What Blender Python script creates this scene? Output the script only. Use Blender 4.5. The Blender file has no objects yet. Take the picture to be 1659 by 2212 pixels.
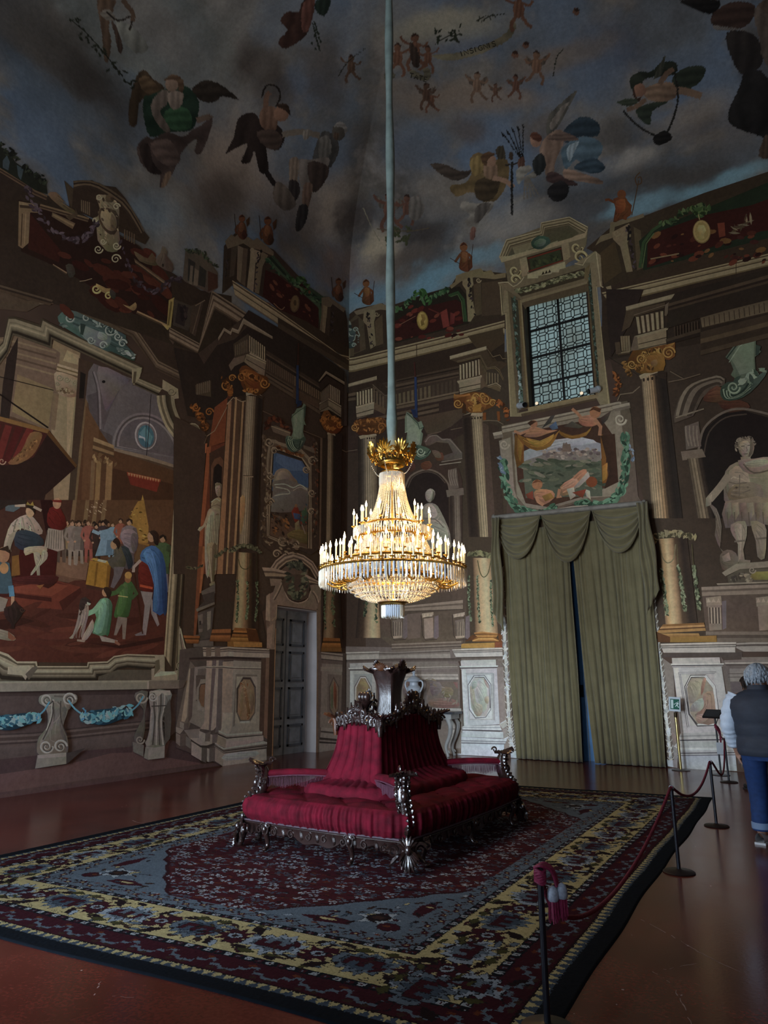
# ---------------------------------------------------------------- camera model (room corner at the origin)
import bpy, math, random
import numpy as np
from mathutils import Vector, Matrix
PI = math.pi
rnd = random.Random(7)
SC = bpy.context.scene
COL = SC.collection

# ---------------------------------------------------------------- camera model (room corner at the origin)
FPX, PCX, PCY, EYE = 1504.0, 829.5, 1106.0, 1.6
CY_ = Vector((980, -356, FPX)).normalized()
CX_ = -Vector((-2442, -369, FPX)).normalized()
CX_ = (CX_ - CY_ * (CX_.dot(CY_) * .5)).normalized()
CY_ = (CY_ - CX_ * CX_.dot(CY_)).normalized()
CZ_ = CX_.cross(CY_)
if CZ_.y < 0: CZ_ = -CZ_
CAM = Vector((10.056, -14.139, EYE))
def ray(px, py):
    d = Vector((px - PCX, PCY - py, FPX))
    return Vector((CX_.dot(d), CY_.dot(d), CZ_.dot(d)))
def on_floor(px, py, z=0.0):
    d = ray(px, py); return CAM + d * ((z - CAM.z) / d.z)
def on_left(px, py, o=0.0):
    d = ray(px, py); return CAM + d * ((o - CAM.x) / d.x)
def on_back(px, py, o=0.0):
    d = ray(px, py); return CAM + d * ((-o - CAM.y) / d.y)
def on_x(px, py, x):
    d = ray(px, py); return CAM + d * ((x - CAM.x) / d.x)
def on_y(px, py, y):
    d = ray(px, py); return CAM + d * ((y - CAM.y) / d.y)

W_ROOM, L_ROOM, Z_WALL = 11.46, 15.2, 12.2

# ---------------------------------------------------------------- colours
def s2l(c):
    return c / 12.92 if c <= .04045 else ((c + .055) / 1.055) ** 2.4
def hexlin(h, gain=1.0):
    h = h.lstrip('#')
    return tuple(min(.92, s2l(int(h[i:i + 2], 16) / 255) * gain) for i in (0, 2, 4))

# ---------------------------------------------------------------- object helpers
def link(o, parent=None):
    COL.objects.link(o)
    if parent is not None: o.parent = parent
    return o
def tag(o, label=None, cat=None, group=None, kind=None):
    if label: o['label'] = label
    if cat: o['category'] = cat
    if group: o['group'] = group
    if kind: o['kind'] = kind
    return o
def empty(name, loc=(0, 0, 0), rz=0.0, label=None, cat=None, group=None):
    o = bpy.data.objects.new(name, None); o.empty_display_size = .1
    link(o); o.location = loc; o.rotation_euler = (0, 0, rz)
    return tag(o, label, cat, group)
KIDS = {}
def copy_tree(o, parent=None):
    c = o.copy(); COL.objects.link(c)
    if parent is not None: c.parent = parent
    for ch in [k for k in o.children]: copy_tree(ch, c)
    return c

class MB:
    """collects shapes and links them as one mesh object"""
    def __init__(s): s.v = []; s.f = []; s.mi = []; s.cur = 0
    def add(s, vs, fs, mi=None):
        n = len(s.v); s.v.extend([tuple(p) for p in vs])
        for f in fs: s.f.append([i + n for i in f]); s.mi.append(s.cur if mi is None else mi)
        return s
    def box(s, lo, hi, M=None):
        (a, b, c), (d, e, f) = lo, hi
        vs = [Vector(p) for p in ((a,b,c),(d,b,c),(d,e,c),(a,e,c),(a,b,f),(d,b,f),(d,e,f),(a,e,f))]
        if M is not None: vs = [M @ p for p in vs]
        return s.add(vs, [(0,3,2,1),(4,5,6,7),(0,1,5,4),(1,2,6,5),(2,3,7,6),(3,0,4,7)])
    def tube(s, path, rad, seg=8, caps=True, flat=1.0, up=None):
        path = [Vector(p) for p in path]; n = len(path)
        if not isinstance(rad, (list, tuple)): rad = [rad] * n
        vs = []; u = None
        for i, p in enumerate(path):
            t = (path[min(i + 1, n - 1)] - path[max(i - 1, 0)])
            t = t.normalized() if t.length > 1e-9 else Vector((0, 0, 1))
            if u is None:
                a = Vector(up) if up else (Vector((0, 0, 1)) if abs(t.z) < .9 else Vector((1, 0, 0)))
            else: a = u
            u = (a - t * a.dot(t))
            u = u.normalized() if u.length > 1e-9 else t.orthogonal().normalized()
            w = t.cross(u)
            for k in range(seg):
                an = 2 * PI * k / seg
                vs.append(p + u * (math.cos(an) * rad[i] * flat) + w * (math.sin(an) * rad[i]))
        fs = []
        for i in range(n - 1):
            for k in range(seg):
                k2 = (k + 1) % seg
                fs.append((i*seg+k, i*seg+k2, (i+1)*seg+k2, (i+1)*seg+k))
        if caps: fs.append(tuple(range(seg))[::-1]); fs.append(tuple((n-1)*seg+k for k in range(seg)))
        return s.add(vs, fs)
    def lathe(s, prof, c=(0,0,0), seg=20, M=None, cap=True, a0=0, a1=2*PI):
        full = abs(a1 - a0 - 2*PI) < 1e-6
        m = seg if full else seg + 1
        vs = []
        for r, z in prof:
            for k in range(m):
                a = a0 + (a1 - a0) * k / seg
                p = Vector((r * math.cos(a), r * math.sin(a), z))
                p = (M @ p) if M is not None else p
                vs.append(p + Vector(c))
        fs = []
        for i in range(len(prof) - 1):
            for k in range(seg):
                k2 = (k + 1) % m
                fs.append((i*m+k, i*m+k2, (i+1)*m+k2, (i+1)*m+k))
        if cap and full:
            fs.append(tuple(range(m))[::-1]); fs.append(tuple((len(prof)-1)*m+k for k in range(m)))
        return s.add(vs, fs)
    def ball(s, c, r, seg=10, rings=6, M=None):
        if not isinstance(r, (tuple, list)): r = (r, r, r)
        c = Vector(c); vs = []; fs = []
        for i in range(rings + 1):
            th = PI * i / rings
            for k in range(seg):
                a = 2*PI*k/seg
                p = Vector((r[0]*math.sin(th)*math.cos(a), r[1]*math.sin(th)*math.sin(a), r[2]*math.cos(th)))
                vs.append(c + (M @ p if M is not None else p))
        for i in range(rings):
            for k in range(seg):
                k2 = (k+1) % seg
                fs.append((i*seg+k, (i+1)*seg+k, (i+1)*seg+k2, i*seg+k2))
        return s.add(vs, fs)
    def grid(s, fn, nu, nv, closed_u=False):
        vs = [fn(i/nu, j/nv) for j in range(nv+1) for i in range(nu + (0 if closed_u else 1))]
        m = nu if closed_u else nu + 1
        fs = []
        for j in range(nv):
            for i in range(nu):
                i2 = (i+1) % m
                fs.append((j*m+i, j*m+i2, (j+1)*m+i2, (j+1)*m+i))
        return s.add(vs, fs)
    def prism(s, pts, d):
        """closed polygon (3-D points) extruded along d, given thickness"""
        pts = [Vector(p) for p in pts]; d = Vector(d); n = len(pts)
        fs = [tuple(range(n))[::-1], tuple(range(n, 2*n))] + [(i, (i+1) % n, n+(i+1) % n, n+i) for i in range(n)]
        return s.add(pts + [p + d for p in pts], fs)
    def build(s, name, mat, parent=None, smooth=True, sharp=40, **kw):
        me = bpy.data.meshes.new(name)
        me.from_pydata(s.v, [], s.f)
        mats = mat if isinstance(mat, (list, tuple)) else [mat]
        for m in mats: me.materials.append(m)
        if len(mats) > 1: me.polygons.foreach_set('material_index', s.mi)
        import bmesh
        bm = bmesh.new(); bm.from_mesh(me)
        bmesh.ops.recalc_face_normals(bm, faces=bm.faces)
        bm.to_mesh(me); bm.free()
        if smooth:
            me.polygons.foreach_set('use_smooth', [True] * len(me.polygons))
            if sharp: me.set_sharp_from_angle(angle=math.radians(sharp))
        me.update()
        o = bpy.data.objects.new(name, me); link(o, parent)
        return tag(o, **kw)

def smooth_path(pts, n=6, closed=False):
    pts = [Vector(p) for p in pts]; out = []; m = len(pts)
    rng = range(m if closed else m - 1)
    for i in rng:
        if closed: p0, p1, p2, p3 = pts[i-1], pts[i], pts[(i+1) % m], pts[(i+2) % m]
        else: p0, p1, p2, p3 = pts[max(i-1, 0)], pts[i], pts[i+1], pts[min(i+2, m-1)]
        for k in range(n):
            t = k / n
            out.append(.5*((2*p1) + (p2-p0)*t + (2*p0-5*p1+4*p2-p3)*t*t + (3*p1-p0-3*p2+p3)*t**3))
    if not closed: out.append(pts[-1].copy())
    return out

# ---------------------------------------------------------------- materials
def mat(name, base, rough=.6, metal=0.0, noise=0.0, nscale=8.0, bump=0.0, bscale=30.0, spec=None, sheen=0.0, coat=0.0, trans=0.0, emit=None, estr=0.0, ior=None, dark=None, detail=4.0):
    m = bpy.data.materials.new(name); m.use_nodes = True
    nt = m.node_tree; b = nt.nodes['Principled BSDF']
    col = hexlin(base) if isinstance(base, str) else tuple(base)
    b.inputs['Base Color'].default_value = (*col, 1)
    b.inputs['Roughness'].default_value = rough; b.inputs['Metallic'].default_value = metal
    if spec is not None: b.inputs['Specular IOR Level'].default_value = spec
    if sheen: b.inputs['Sheen Weight'].default_value = sheen
    if coat: b.inputs['Coat Weight'].default_value = coat; b.inputs['Coat Roughness'].default_value = .15
    if trans: b.inputs['Transmission Weight'].default_value = trans
    if ior: b.inputs['IOR'].default_value = ior
    if emit: b.inputs['Emission Color'].default_value = (*(hexlin(emit) if isinstance(emit, str) else emit), 1); b.inputs['Emission Strength'].default_value = estr
    tc = nt.nodes.new('ShaderNodeTexCoord')
    if noise:
        n = nt.nodes.new('ShaderNodeTexNoise'); n.inputs['Scale'].default_value = nscale; n.inputs['Detail'].default_value = detail
        nt.links.new(tc.outputs['Object'], n.inputs['Vector'])
        mx = nt.nodes.new('ShaderNodeMix'); mx.data_type = 'RGBA'
        d = hexlin(dark) if dark else tuple(c * (1 - noise) for c in col)
        l = col if dark else tuple(min(1, c * (1 + noise)) for c in col)
        mx.inputs['A'].default_value = (*d, 1); mx.inputs['B'].default_value = (*l, 1)
        rp = nt.nodes.new('ShaderNodeValToRGB'); rp.color_ramp.elements[0].position = .3; rp.color_ramp.elements[1].position = .7
        nt.links.new(n.outputs['Fac'], rp.inputs['Fac']); nt.links.new(rp.outputs['Color'], mx.inputs['Factor'])
        nt.links.new(mx.outputs['Result'], b.inputs['Base Color'])
    if bump:
        n2 = nt.nodes.new('ShaderNodeTexNoise'); n2.inputs['Scale'].default_value = bscale; n2.inputs['Detail'].default_value = 3
        nt.links.new(tc.outputs['Object'], n2.inputs['Vector'])
        bp = nt.nodes.new('ShaderNodeBump'); bp.inputs['Strength'].default_value = bump; bp.inputs['Distance'].default_value = .02
        nt.links.new(n2.outputs['Fac'], bp.inputs['Height']); nt.links.new(bp.outputs['Normal'], b.inputs['Normal'])
    return m

def paint_material(name, rough=.75, mottle=.18, spec=.25):
    """pigment from the mesh's own 'paint' colours, mottled like old fresco"""
    m = bpy.data.materials.new(name); m.use_nodes = True
    nt = m.node_tree; b = nt.nodes['Principled BSDF']
    a = nt.nodes.new('ShaderNodeAttribute'); a.attribute_name = 'paint'
    tc = nt.nodes.new('ShaderNodeTexCoord')
    n = nt.nodes.new('ShaderNodeTexNoise'); n.inputs['Scale'].default_value = 2.2; n.inputs['Detail'].default_value = 9; n.inputs['Roughness'].default_value = .68
    nt.links.new(tc.outputs['Object'], n.inputs['Vector'])
    mr = nt.nodes.new('ShaderNodeMapRange'); mr.inputs['From Min'].default_value = .25; mr.inputs['From Max'].default_value = .75
    mr.inputs['To Min'].default_value = 1 - mottle; mr.inputs['To Max'].default_value = 1 + mottle
    nt.links.new(n.outputs['Fac'], mr.inputs['Value'])
    n2 = nt.nodes.new('ShaderNodeTexNoise'); n2.inputs['Scale'].default_value = 14; n2.inputs['Detail'].default_value = 7; n2.inputs['Roughness'].default_value = .7
    nt.links.new(tc.outputs['Object'], n2.inputs['Vector'])
    m2 = nt.nodes.new('ShaderNodeMapRange'); m2.inputs['From Min'].default_value = .3; m2.inputs['From Max'].default_value = .7
    m2.inputs['To Min'].default_value = 1 - mottle * 1.1; m2.inputs['To Max'].default_value = 1 + mottle * .8
    nt.links.new(n2.outputs['Fac'], m2.inputs['Value'])
    ml = nt.nodes.new('ShaderNodeMath'); ml.operation = 'MULTIPLY'
    nt.links.new(mr.outputs['Result'], ml.inputs[0]); nt.links.new(m2.outputs['Result'], ml.inputs[1])
    mx = nt.nodes.new('ShaderNodeVectorMath'); mx.operation = 'SCALE'
    nt.links.new(a.outputs['Color'], mx.inputs[0]); nt.links.new(ml.outputs['Value'], mx.inputs['Scale'])
    nt.links.new(mx.outputs['Vector'], b.inputs['Base Color'])
    b.inputs['Roughness'].default_value = rough; b.inputs['Specular IOR Level'].default_value = spec
    return m
# ---------------------------------------------------------------- scene settings, camera, light
# ---------------------------------------------------------------- scene settings, camera, light
SC.view_settings.view_transform = 'Standard'
SC.view_settings.look = 'None'
SC.view_settings.gamma = 1.0
SC.view_settings.use_curve_mapping = False
SC.view_settings.exposure = 0.0
SC.cycles.max_bounces = 6
SC.cycles.diffuse_bounces = 3
SC.cycles.glossy_bounces = 3
SC.cycles.transmission_bounces = 4
SC.cycles.sample_clamp_indirect = 2.0
SC.cycles.caustics_reflective = False
SC.cycles.caustics_refractive = False

cam = bpy.data.cameras.new('camera'); cam_o = bpy.data.objects.new('camera', cam); COL.objects.link(cam_o)
right = Vector((CX_.x, CY_.x, CZ_.x)); up = Vector((CX_.y, CY_.y, CZ_.y)); fwd = Vector((CX_.z, CY_.z, CZ_.z))
cam_o.matrix_world = Matrix(((right.x, up.x, -fwd.x, CAM.x), (right.y, up.y, -fwd.y, CAM.y), (right.z, up.z, -fwd.z, CAM.z), (0, 0, 0, 1)))
cam.sensor_fit = 'VERTICAL'; cam.sensor_height = 36.0; cam.lens = FPX / 2212 * 36.0
cam.clip_end = 100; cam.clip_start = .05
SC.camera = cam_o

w = bpy.data.worlds.new('world'); SC.world = w; w.use_nodes = True
w.node_tree.nodes['Background'].inputs['Color'].default_value = (.30, .42, .62, 1)
w.node_tree.nodes['Background'].inputs['Strength'].default_value = .4

PAINT = paint_material('fresco pigment')
# gain turns a pigment as it reads in the room's half light into its reflectance
GAIN_WALL, GAIN_SKY = 2.9, 3.5

def paint_attr(me, cols_per_loop):
    at = me.color_attributes.new(name='paint', type='FLOAT_COLOR', domain='CORNER')
    a = np.ones((len(me.loops), 4), np.float32); a[:, :3] = np.asarray(cols_per_loop, np.float32)
    at.data.foreach_set('color', a.ravel())

# ---------------------------------------------------------------- floor
def floor_material():
    m = bpy.data.materials.new('polished red plaster floor'); m.use_nodes = True
    nt = m.node_tree; b = nt.nodes['Principled BSDF']; L = nt.links
    tc = nt.nodes.new('ShaderNodeTexCoord')
    n1 = nt.nodes.new('ShaderNodeTexNoise'); n1.inputs['Scale'].default_value = 1.1; n1.inputs['Detail'].default_value = 8; n1.inputs['Roughness'].default_value = .65
    n2 = nt.nodes.new('ShaderNodeTexNoise'); n2.inputs['Scale'].default_value = 45; n2.inputs['Detail'].default_value = 6
    L.new(tc.outputs['Object'], n1.inputs['Vector']); L.new(tc.outputs['Object'], n2.inputs['Vector'])
    r1 = nt.nodes.new('ShaderNodeValToRGB')
    r1.color_ramp.elements[0].position = .3; r1.color_ramp.elements[0].color = (*hexlin('54261f', 1.0), 1)
    r1.color_ramp.elements[1].position = .72; r1.color_ramp.elements[1].color = (*hexlin('7d3d32', 1.0), 1)
    L.new(n1.outputs['Fac'], r1.inputs['Fac'])
    mx = nt.nodes.new('ShaderNodeMix'); mx.data_type = 'RGBA'; mx.blend_type = 'MULTIPLY'; mx.inputs['Factor'].default_value = .5
    r2 = nt.nodes.new('ShaderNodeValToRGB'); r2.color_ramp.elements[0].position = .35; r2.color_ramp.elements[0].color = (.45, .4, .4, 1); r2.color_ramp.elements[1].position = .65
    L.new(n2.outputs['Fac'], r2.inputs['Fac']); L.new(r1.outputs['Color'], mx.inputs['A']); L.new(r2.outputs['Color'], mx.inputs['B'])
    # pale chips
    v = nt.nodes.new('ShaderNodeTexVoronoi'); v.inputs['Scale'].default_value = 2.6; v.inputs['Randomness'].default_value = 1
    L.new(tc.outputs['Object'], v.inputs['Vector'])
    lt = nt.nodes.new('ShaderNodeMath'); lt.operation = 'LESS_THAN'; lt.inputs[1].default_value = .018
    L.new(v.outputs['Distance'], lt.inputs[0])
    mx2 = nt.nodes.new('ShaderNodeMix'); mx2.data_type = 'RGBA'
    L.new(lt.outputs['Value'], mx2.inputs['Factor']); L.new(mx.outputs['Result'], mx2.inputs['A']); mx2.inputs['B'].default_value = (.62, .5, .45, 1)
    L.new(mx2.outputs['Result'], b.inputs['Base Color'])
    mr = nt.nodes.new('ShaderNodeMapRange'); mr.inputs['To Min'].default_value = .13; mr.inputs['To Max'].default_value = .26
    L.new(n1.outputs['Fac'], mr.inputs['Value']); L.new(mr.outputs['Result'], b.inputs['Roughness'])
    bp = nt.nodes.new('ShaderNodeBump'); bp.inputs['Strength'].default_value = .04; bp.inputs['Distance'].default_value = .01
    L.new(n2.outputs['Fac'], bp.inputs['Height']); L.new(bp.outputs['Normal'], b.inputs['Normal'])
    b.inputs['Specular IOR Level'].default_value = .45
    return m
FLOOR_M = floor_material()
mb = MB(); mb.box((0, -L_ROOM, -.2), (W_ROOM, .45, 0)); mb.box((-.4, -L_ROOM, -.2), (0, .45, 0))
fl = mb.build('floor', FLOOR_M, smooth=False); tag(fl, 'polished dark red plaster floor reflecting the walls', kind='structure')
# hairline cracks filled with pale plaster, where the photograph shows them
crk = MB()
def crack(pix, w):
    p = [on_floor(*q) for q in pix]; q = smooth_path(p, 5)
    q = [Vector((a.x + rnd.uniform(-.006, .006), a.y + rnd.uniform(-.006, .006), .0006)) for a in q]
    for a, b in zip(q[:-1], q[1:]):
        if rnd.random() < .25: continue
        d = (b - a).normalized(); n = Vector((-d.y, d.x, 0)) * w * rnd.uniform(.4, 1.2)
        crk.add([a - n, a + n, b + n, b - n], [(0, 1, 2, 3)])
crack([(1385, 1986), (1440, 2015), (1490, 2045), (1540, 2072), (1600, 2100)], .003)
crack([(1410, 2098), (1440, 2118), (1462, 2145), (1478, 2175), (1492, 2212)], .003)
crack([(1435, 2095), (1470, 2088), (1502, 2082)], .002)
crack([(205, 2150), (212, 2130), (216, 2120)], .003)
crack([(240, 2152), (290, 2155)], .0015)
crack([(285, 1772), (305, 1778), (335, 1781)], .004)
for px, py, r in ((1486, 2043, .012), (1345, 2138, .008), (1332, 2170, .005), (1365, 2020, .005), (1472, 2150, .009), (1240, 2190, .004)):
    c = on_floor(px, py); n = 7; rr = [r * rnd.uniform(.5, 1.1) for _ in range(n)]
    crk.add([(c.x + rr[k]*math.cos(k*2*PI/n), c.y + rr[k]*1.4*math.sin(k*2*PI/n), .0007) for k in range(n)], [tuple(range(n))])
crk.build('crack', mat('pale filler', 'a08c86', .6), fl, smooth=False)

# ---------------------------------------------------------------- walls (with the real openings cut out)
def rects_around(u0, u1, z0, z1, holes):
    us = sorted({u0, u1, *[h[0] for h in holes], *[h[1] for h in holes]})
    zs = sorted({z0, z1, *[h[2] for h in holes], *[h[3] for h in holes]})
    out = []
    for a, b in zip(us[:-1], us[1:]):
        for c, d in zip(zs[:-1], zs[1:]):
            m, n = (a + b) / 2, (c + d) / 2
            if not any(h[0] < m < h[1] and h[2] < n < h[3] for h in holes): out.append((a, b, c, d))
    return out
DOOR_H = (-2.62, -1.12, 0.0, 3.13)       # on the left wall, along y
CURT_H = (4.45, 7.05, 0.0, 4.6)          # on the back wall, along x
WIN_H = (4.97, 6.44, 7.46, 10.16)
Z_BASE = 9.0                              # above this the painted attic and sky begin
plaster = mat('brown painted plaster', hexlin('3a2b21', GAIN_WALL), .8, noise=.22, nscale=1.6, detail=8)
stone_rev = mat('grey painted reveal', hexlin('77716f', 3.0), .7, noise=.12, nscale=2)
win_rev = mat('brown painted window reveal', hexlin('3a2f22', 3.0), .7, noise=.12, nscale=2)
T = .25
mb = MB()
for a, b, c, d in rects_around(-L_ROOM, 0, 0, 15.4, [DOOR_H]): mb.box((-T - .14, a, c), (0, b, d))
wl = mb.build('wall_left', plaster, smooth=False); tag(wl, 'long left wall frescoed with painted architecture', kind='structure')
mb = MB()
for a, b, c, d in rects_around(-.39, W_ROOM + .3, 0, 15.4, [CURT_H, WIN_H]): mb.box((a, 0, c), (b, .4, d))
wb = mb.build('wall_back', plaster, smooth=False); tag(wb, 'end wall frescoed with painted columns around a curtained doorway', kind='structure')
side_pl = mat('plain brown plaster', hexlin('4a3a2e', 4.0), .8, noise=.15, nscale=1.2)
mb = MB(); mb.box((W_ROOM, -L_ROOM, 0), (W_ROOM + .3, 0, 15.4))
tag(mb.build('wall_right', side_pl, smooth=False), 'right wall beyond the frame', kind='structure')
FW = [(1.2, 2.9, .1, 4.3), (4.9, 6.6, .1, 4.3), (8.3, 9.7, .1, 4.3), (4.97, 6.44, 7.46, 10.16)]  # last opening: unseen high window added to brighten upper walls and ceiling
mb = MB()
for a, b, c, d in rects_around(-.39, W_ROOM + .3, 0, 15.4, FW): mb.box((a, -L_ROOM - .4, c), (b, -L_ROOM, d))
tag(mb.build('wall_front', side_pl, smooth=False), 'wall of tall windows behind the viewer', kind='structure')
wood_w = mat('pale window wood', '8b8578', .5)
for i, (a, b, c, d) in enumerate(FW):
    m = MB()
    for q in (a + .04, (a + b) / 2, b - .04): m.box((q - .04, -L_ROOM - .26, c), (q + .04, -L_ROOM - .2, d))
    for k in range(5):
        z = c + (d - c) * k / 4; z = min(max(z, c + .04), d - .04)
        m.box((a, -L_ROOM - .25, z - .025), (b, -L_ROOM - .21, z + .025))
    tag(m.build('window_%d' % (i + 2), wood_w, smooth=False), 'unseen tall glazed window behind the viewer', kind='structure')

# daylight of the windows behind the viewer, the added high one included
def area(name, loc, rot, sx, sy, power, color):
    l = bpy.data.lights.new(name, 'AREA'); l.shape = 'RECTANGLE'; l.size = sx; l.size_y = sy
    l.energy = power; l.color = color
    o = bpy.data.objects.new(name, l); COL.objects.link(o); o.location = loc; o.rotation_euler = rot
    return o
DAY = (.70, .84, 1.0)
for i, (a, b, c, d) in enumerate(FW):
    l_ = area('window_daylight_%d' % i, ((a + b) / 2, -L_ROOM - .5, (c + d) / 2), (PI / 2 - (.09 if i == 1 else 0), 0, 0), b - a, d - c, (620, 110, 70, 230)[i], DAY)
    if i == 1: l_.data.spread = math.radians(46)       # middle beam narrowed and tipped down to brighten the lower end wall
# ---------------------------------------------------------------- raster helper: knots of a carpet / brush marks of the vault
def pip(px,py,poly):
 inside=np.zeros(px.shape,bool);n=len(poly)
 for i in range(n):
  x0,y0=poly[i];x1,y1=poly[(i+1)%n]
  if y0==y1:continue
  c=(y0>py)!=(y1>py)
  inside^=c&(px<(x1-x0)*(py-y0)/(y1-y0)+x0)
 return inside
CW,CL,KN=5.4,7.9,.0088
nx,ny=int(CW/KN),int(CL/KN)
rs=np.random.RandomState(3)
ux=(np.arange(nx)+.5)*CW/nx;vy=(np.arange(ny)+.5)*CL/ny
KX,KY=np.meshgrid(ux,vy)
JX=KX+rs.uniform(-.007,.007,KX.shape);JY=KY+rs.uniform(-.003,.003,KX.shape)
rug=np.zeros((ny,nx,3),np.float32)
CG=1.1
RC={k:np.array(hexlin(v,CG),np.float32)for k,v in dict(ink='15151a',black='0b1118',red='3a141a',redd='2a0f14',yel='a0946a',grey='535e68',greyl='808a93',blue='38434f',mar='331019',dark='1a0f12',green='3a391f',rust='54291a',white='8d9498',brown='33221c').items()}
def stamp(poly,col):
 poly=np.asarray(poly,float)
 x0,y0=poly.min(0)-.02;x1,y1=poly.max(0)+.02
 i0,i1=max(0,int(x0/CW*nx)),min(nx,int(x1/CW*nx)+1)
 j0,j1=max(0,int(y0/CL*ny)),min(ny,int(y1/CL*ny)+1)
 if i0>=i1 or j0>=j1:return
 m=pip(JX[j0:j1,i0:i1],JY[j0:j1,i0:i1],poly)
 rug[j0:j1,i0:i1][m]=RC[col]
def outl(poly,col,k=.008):
 p=np.asarray(poly,float);c=p.mean(0);d=p-c;stamp(c+d*(1+k/(np.hypot(d[:,0],d[:,1])[:,None]+.004)),'ink');stamp(p,col)
def ell(cx,cy,a,b,rot=0,n=9):
 t=np.linspace(0,2*PI,n,endpoint=False);x,y=a*np.cos(t),b*np.sin(t)
 return np.stack([cx+x*math.cos(rot)-y*math.sin(rot),cy+x*math.sin(rot)+y*math.cos(rot)],1)
dl,dr,dn,df=JX,CW-JX,JY,CL-JY
D=np.minimum(np.minimum(dl,dr),np.minimum(dn,df))
rug[:]=RC['black']
side_lr=np.minimum(dl,dr)<np.minimum(dn,df)
S=np.where(side_lr,JY,JX)
def band(a,b,col):rug[(D>=a)&(D<b)]=RC[col]
band(.13,.20,'yel');band(.20,.41,'mar');band(.41,.475,'black');band(.475,.95,'yel');band(.95,1.01,'black');band(1.01,1.17,'grey');band(1.17,9,'red')
zz=(D>=.13)&(D<.20);ph=(S%.075)/.075
rug[zz&(np.abs(ph-.5)*2*.07>(D-.13))]=RC['blue']
rug[(D>=.19)&(D<.205)]=RC['dark']
for a,b,p in((.41,.475,.075),(.95,1.01,.085)):
 g=(D>a+.012)&(D<b-.012);q=(S%p)/p;alt=((S//p).astype(int)%2)==0
 rug[g&(q>.22)&(q<.82)&alt]=RC['white'];rug[g&(q>.22)&(q<.82)&~alt]=RC['mar']
 dot=(D>(a+b)/2-.009)&(D<(a+b)/2+.009)&(q>.42)&(q<.62)
 rug[dot&alt]=RC['mar'];rug[dot&~alt]=RC['grey']
def side_frames():
 yield CW,lambda s,d:(s,d);yield CW,lambda s,d:(CW-s,CL-d)
 yield CL,lambda s,d:(d,CL-s);yield CL,lambda s,d:(CW-d,s)
def local(fr,pts):return[fr(*p)for p in pts]
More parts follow.
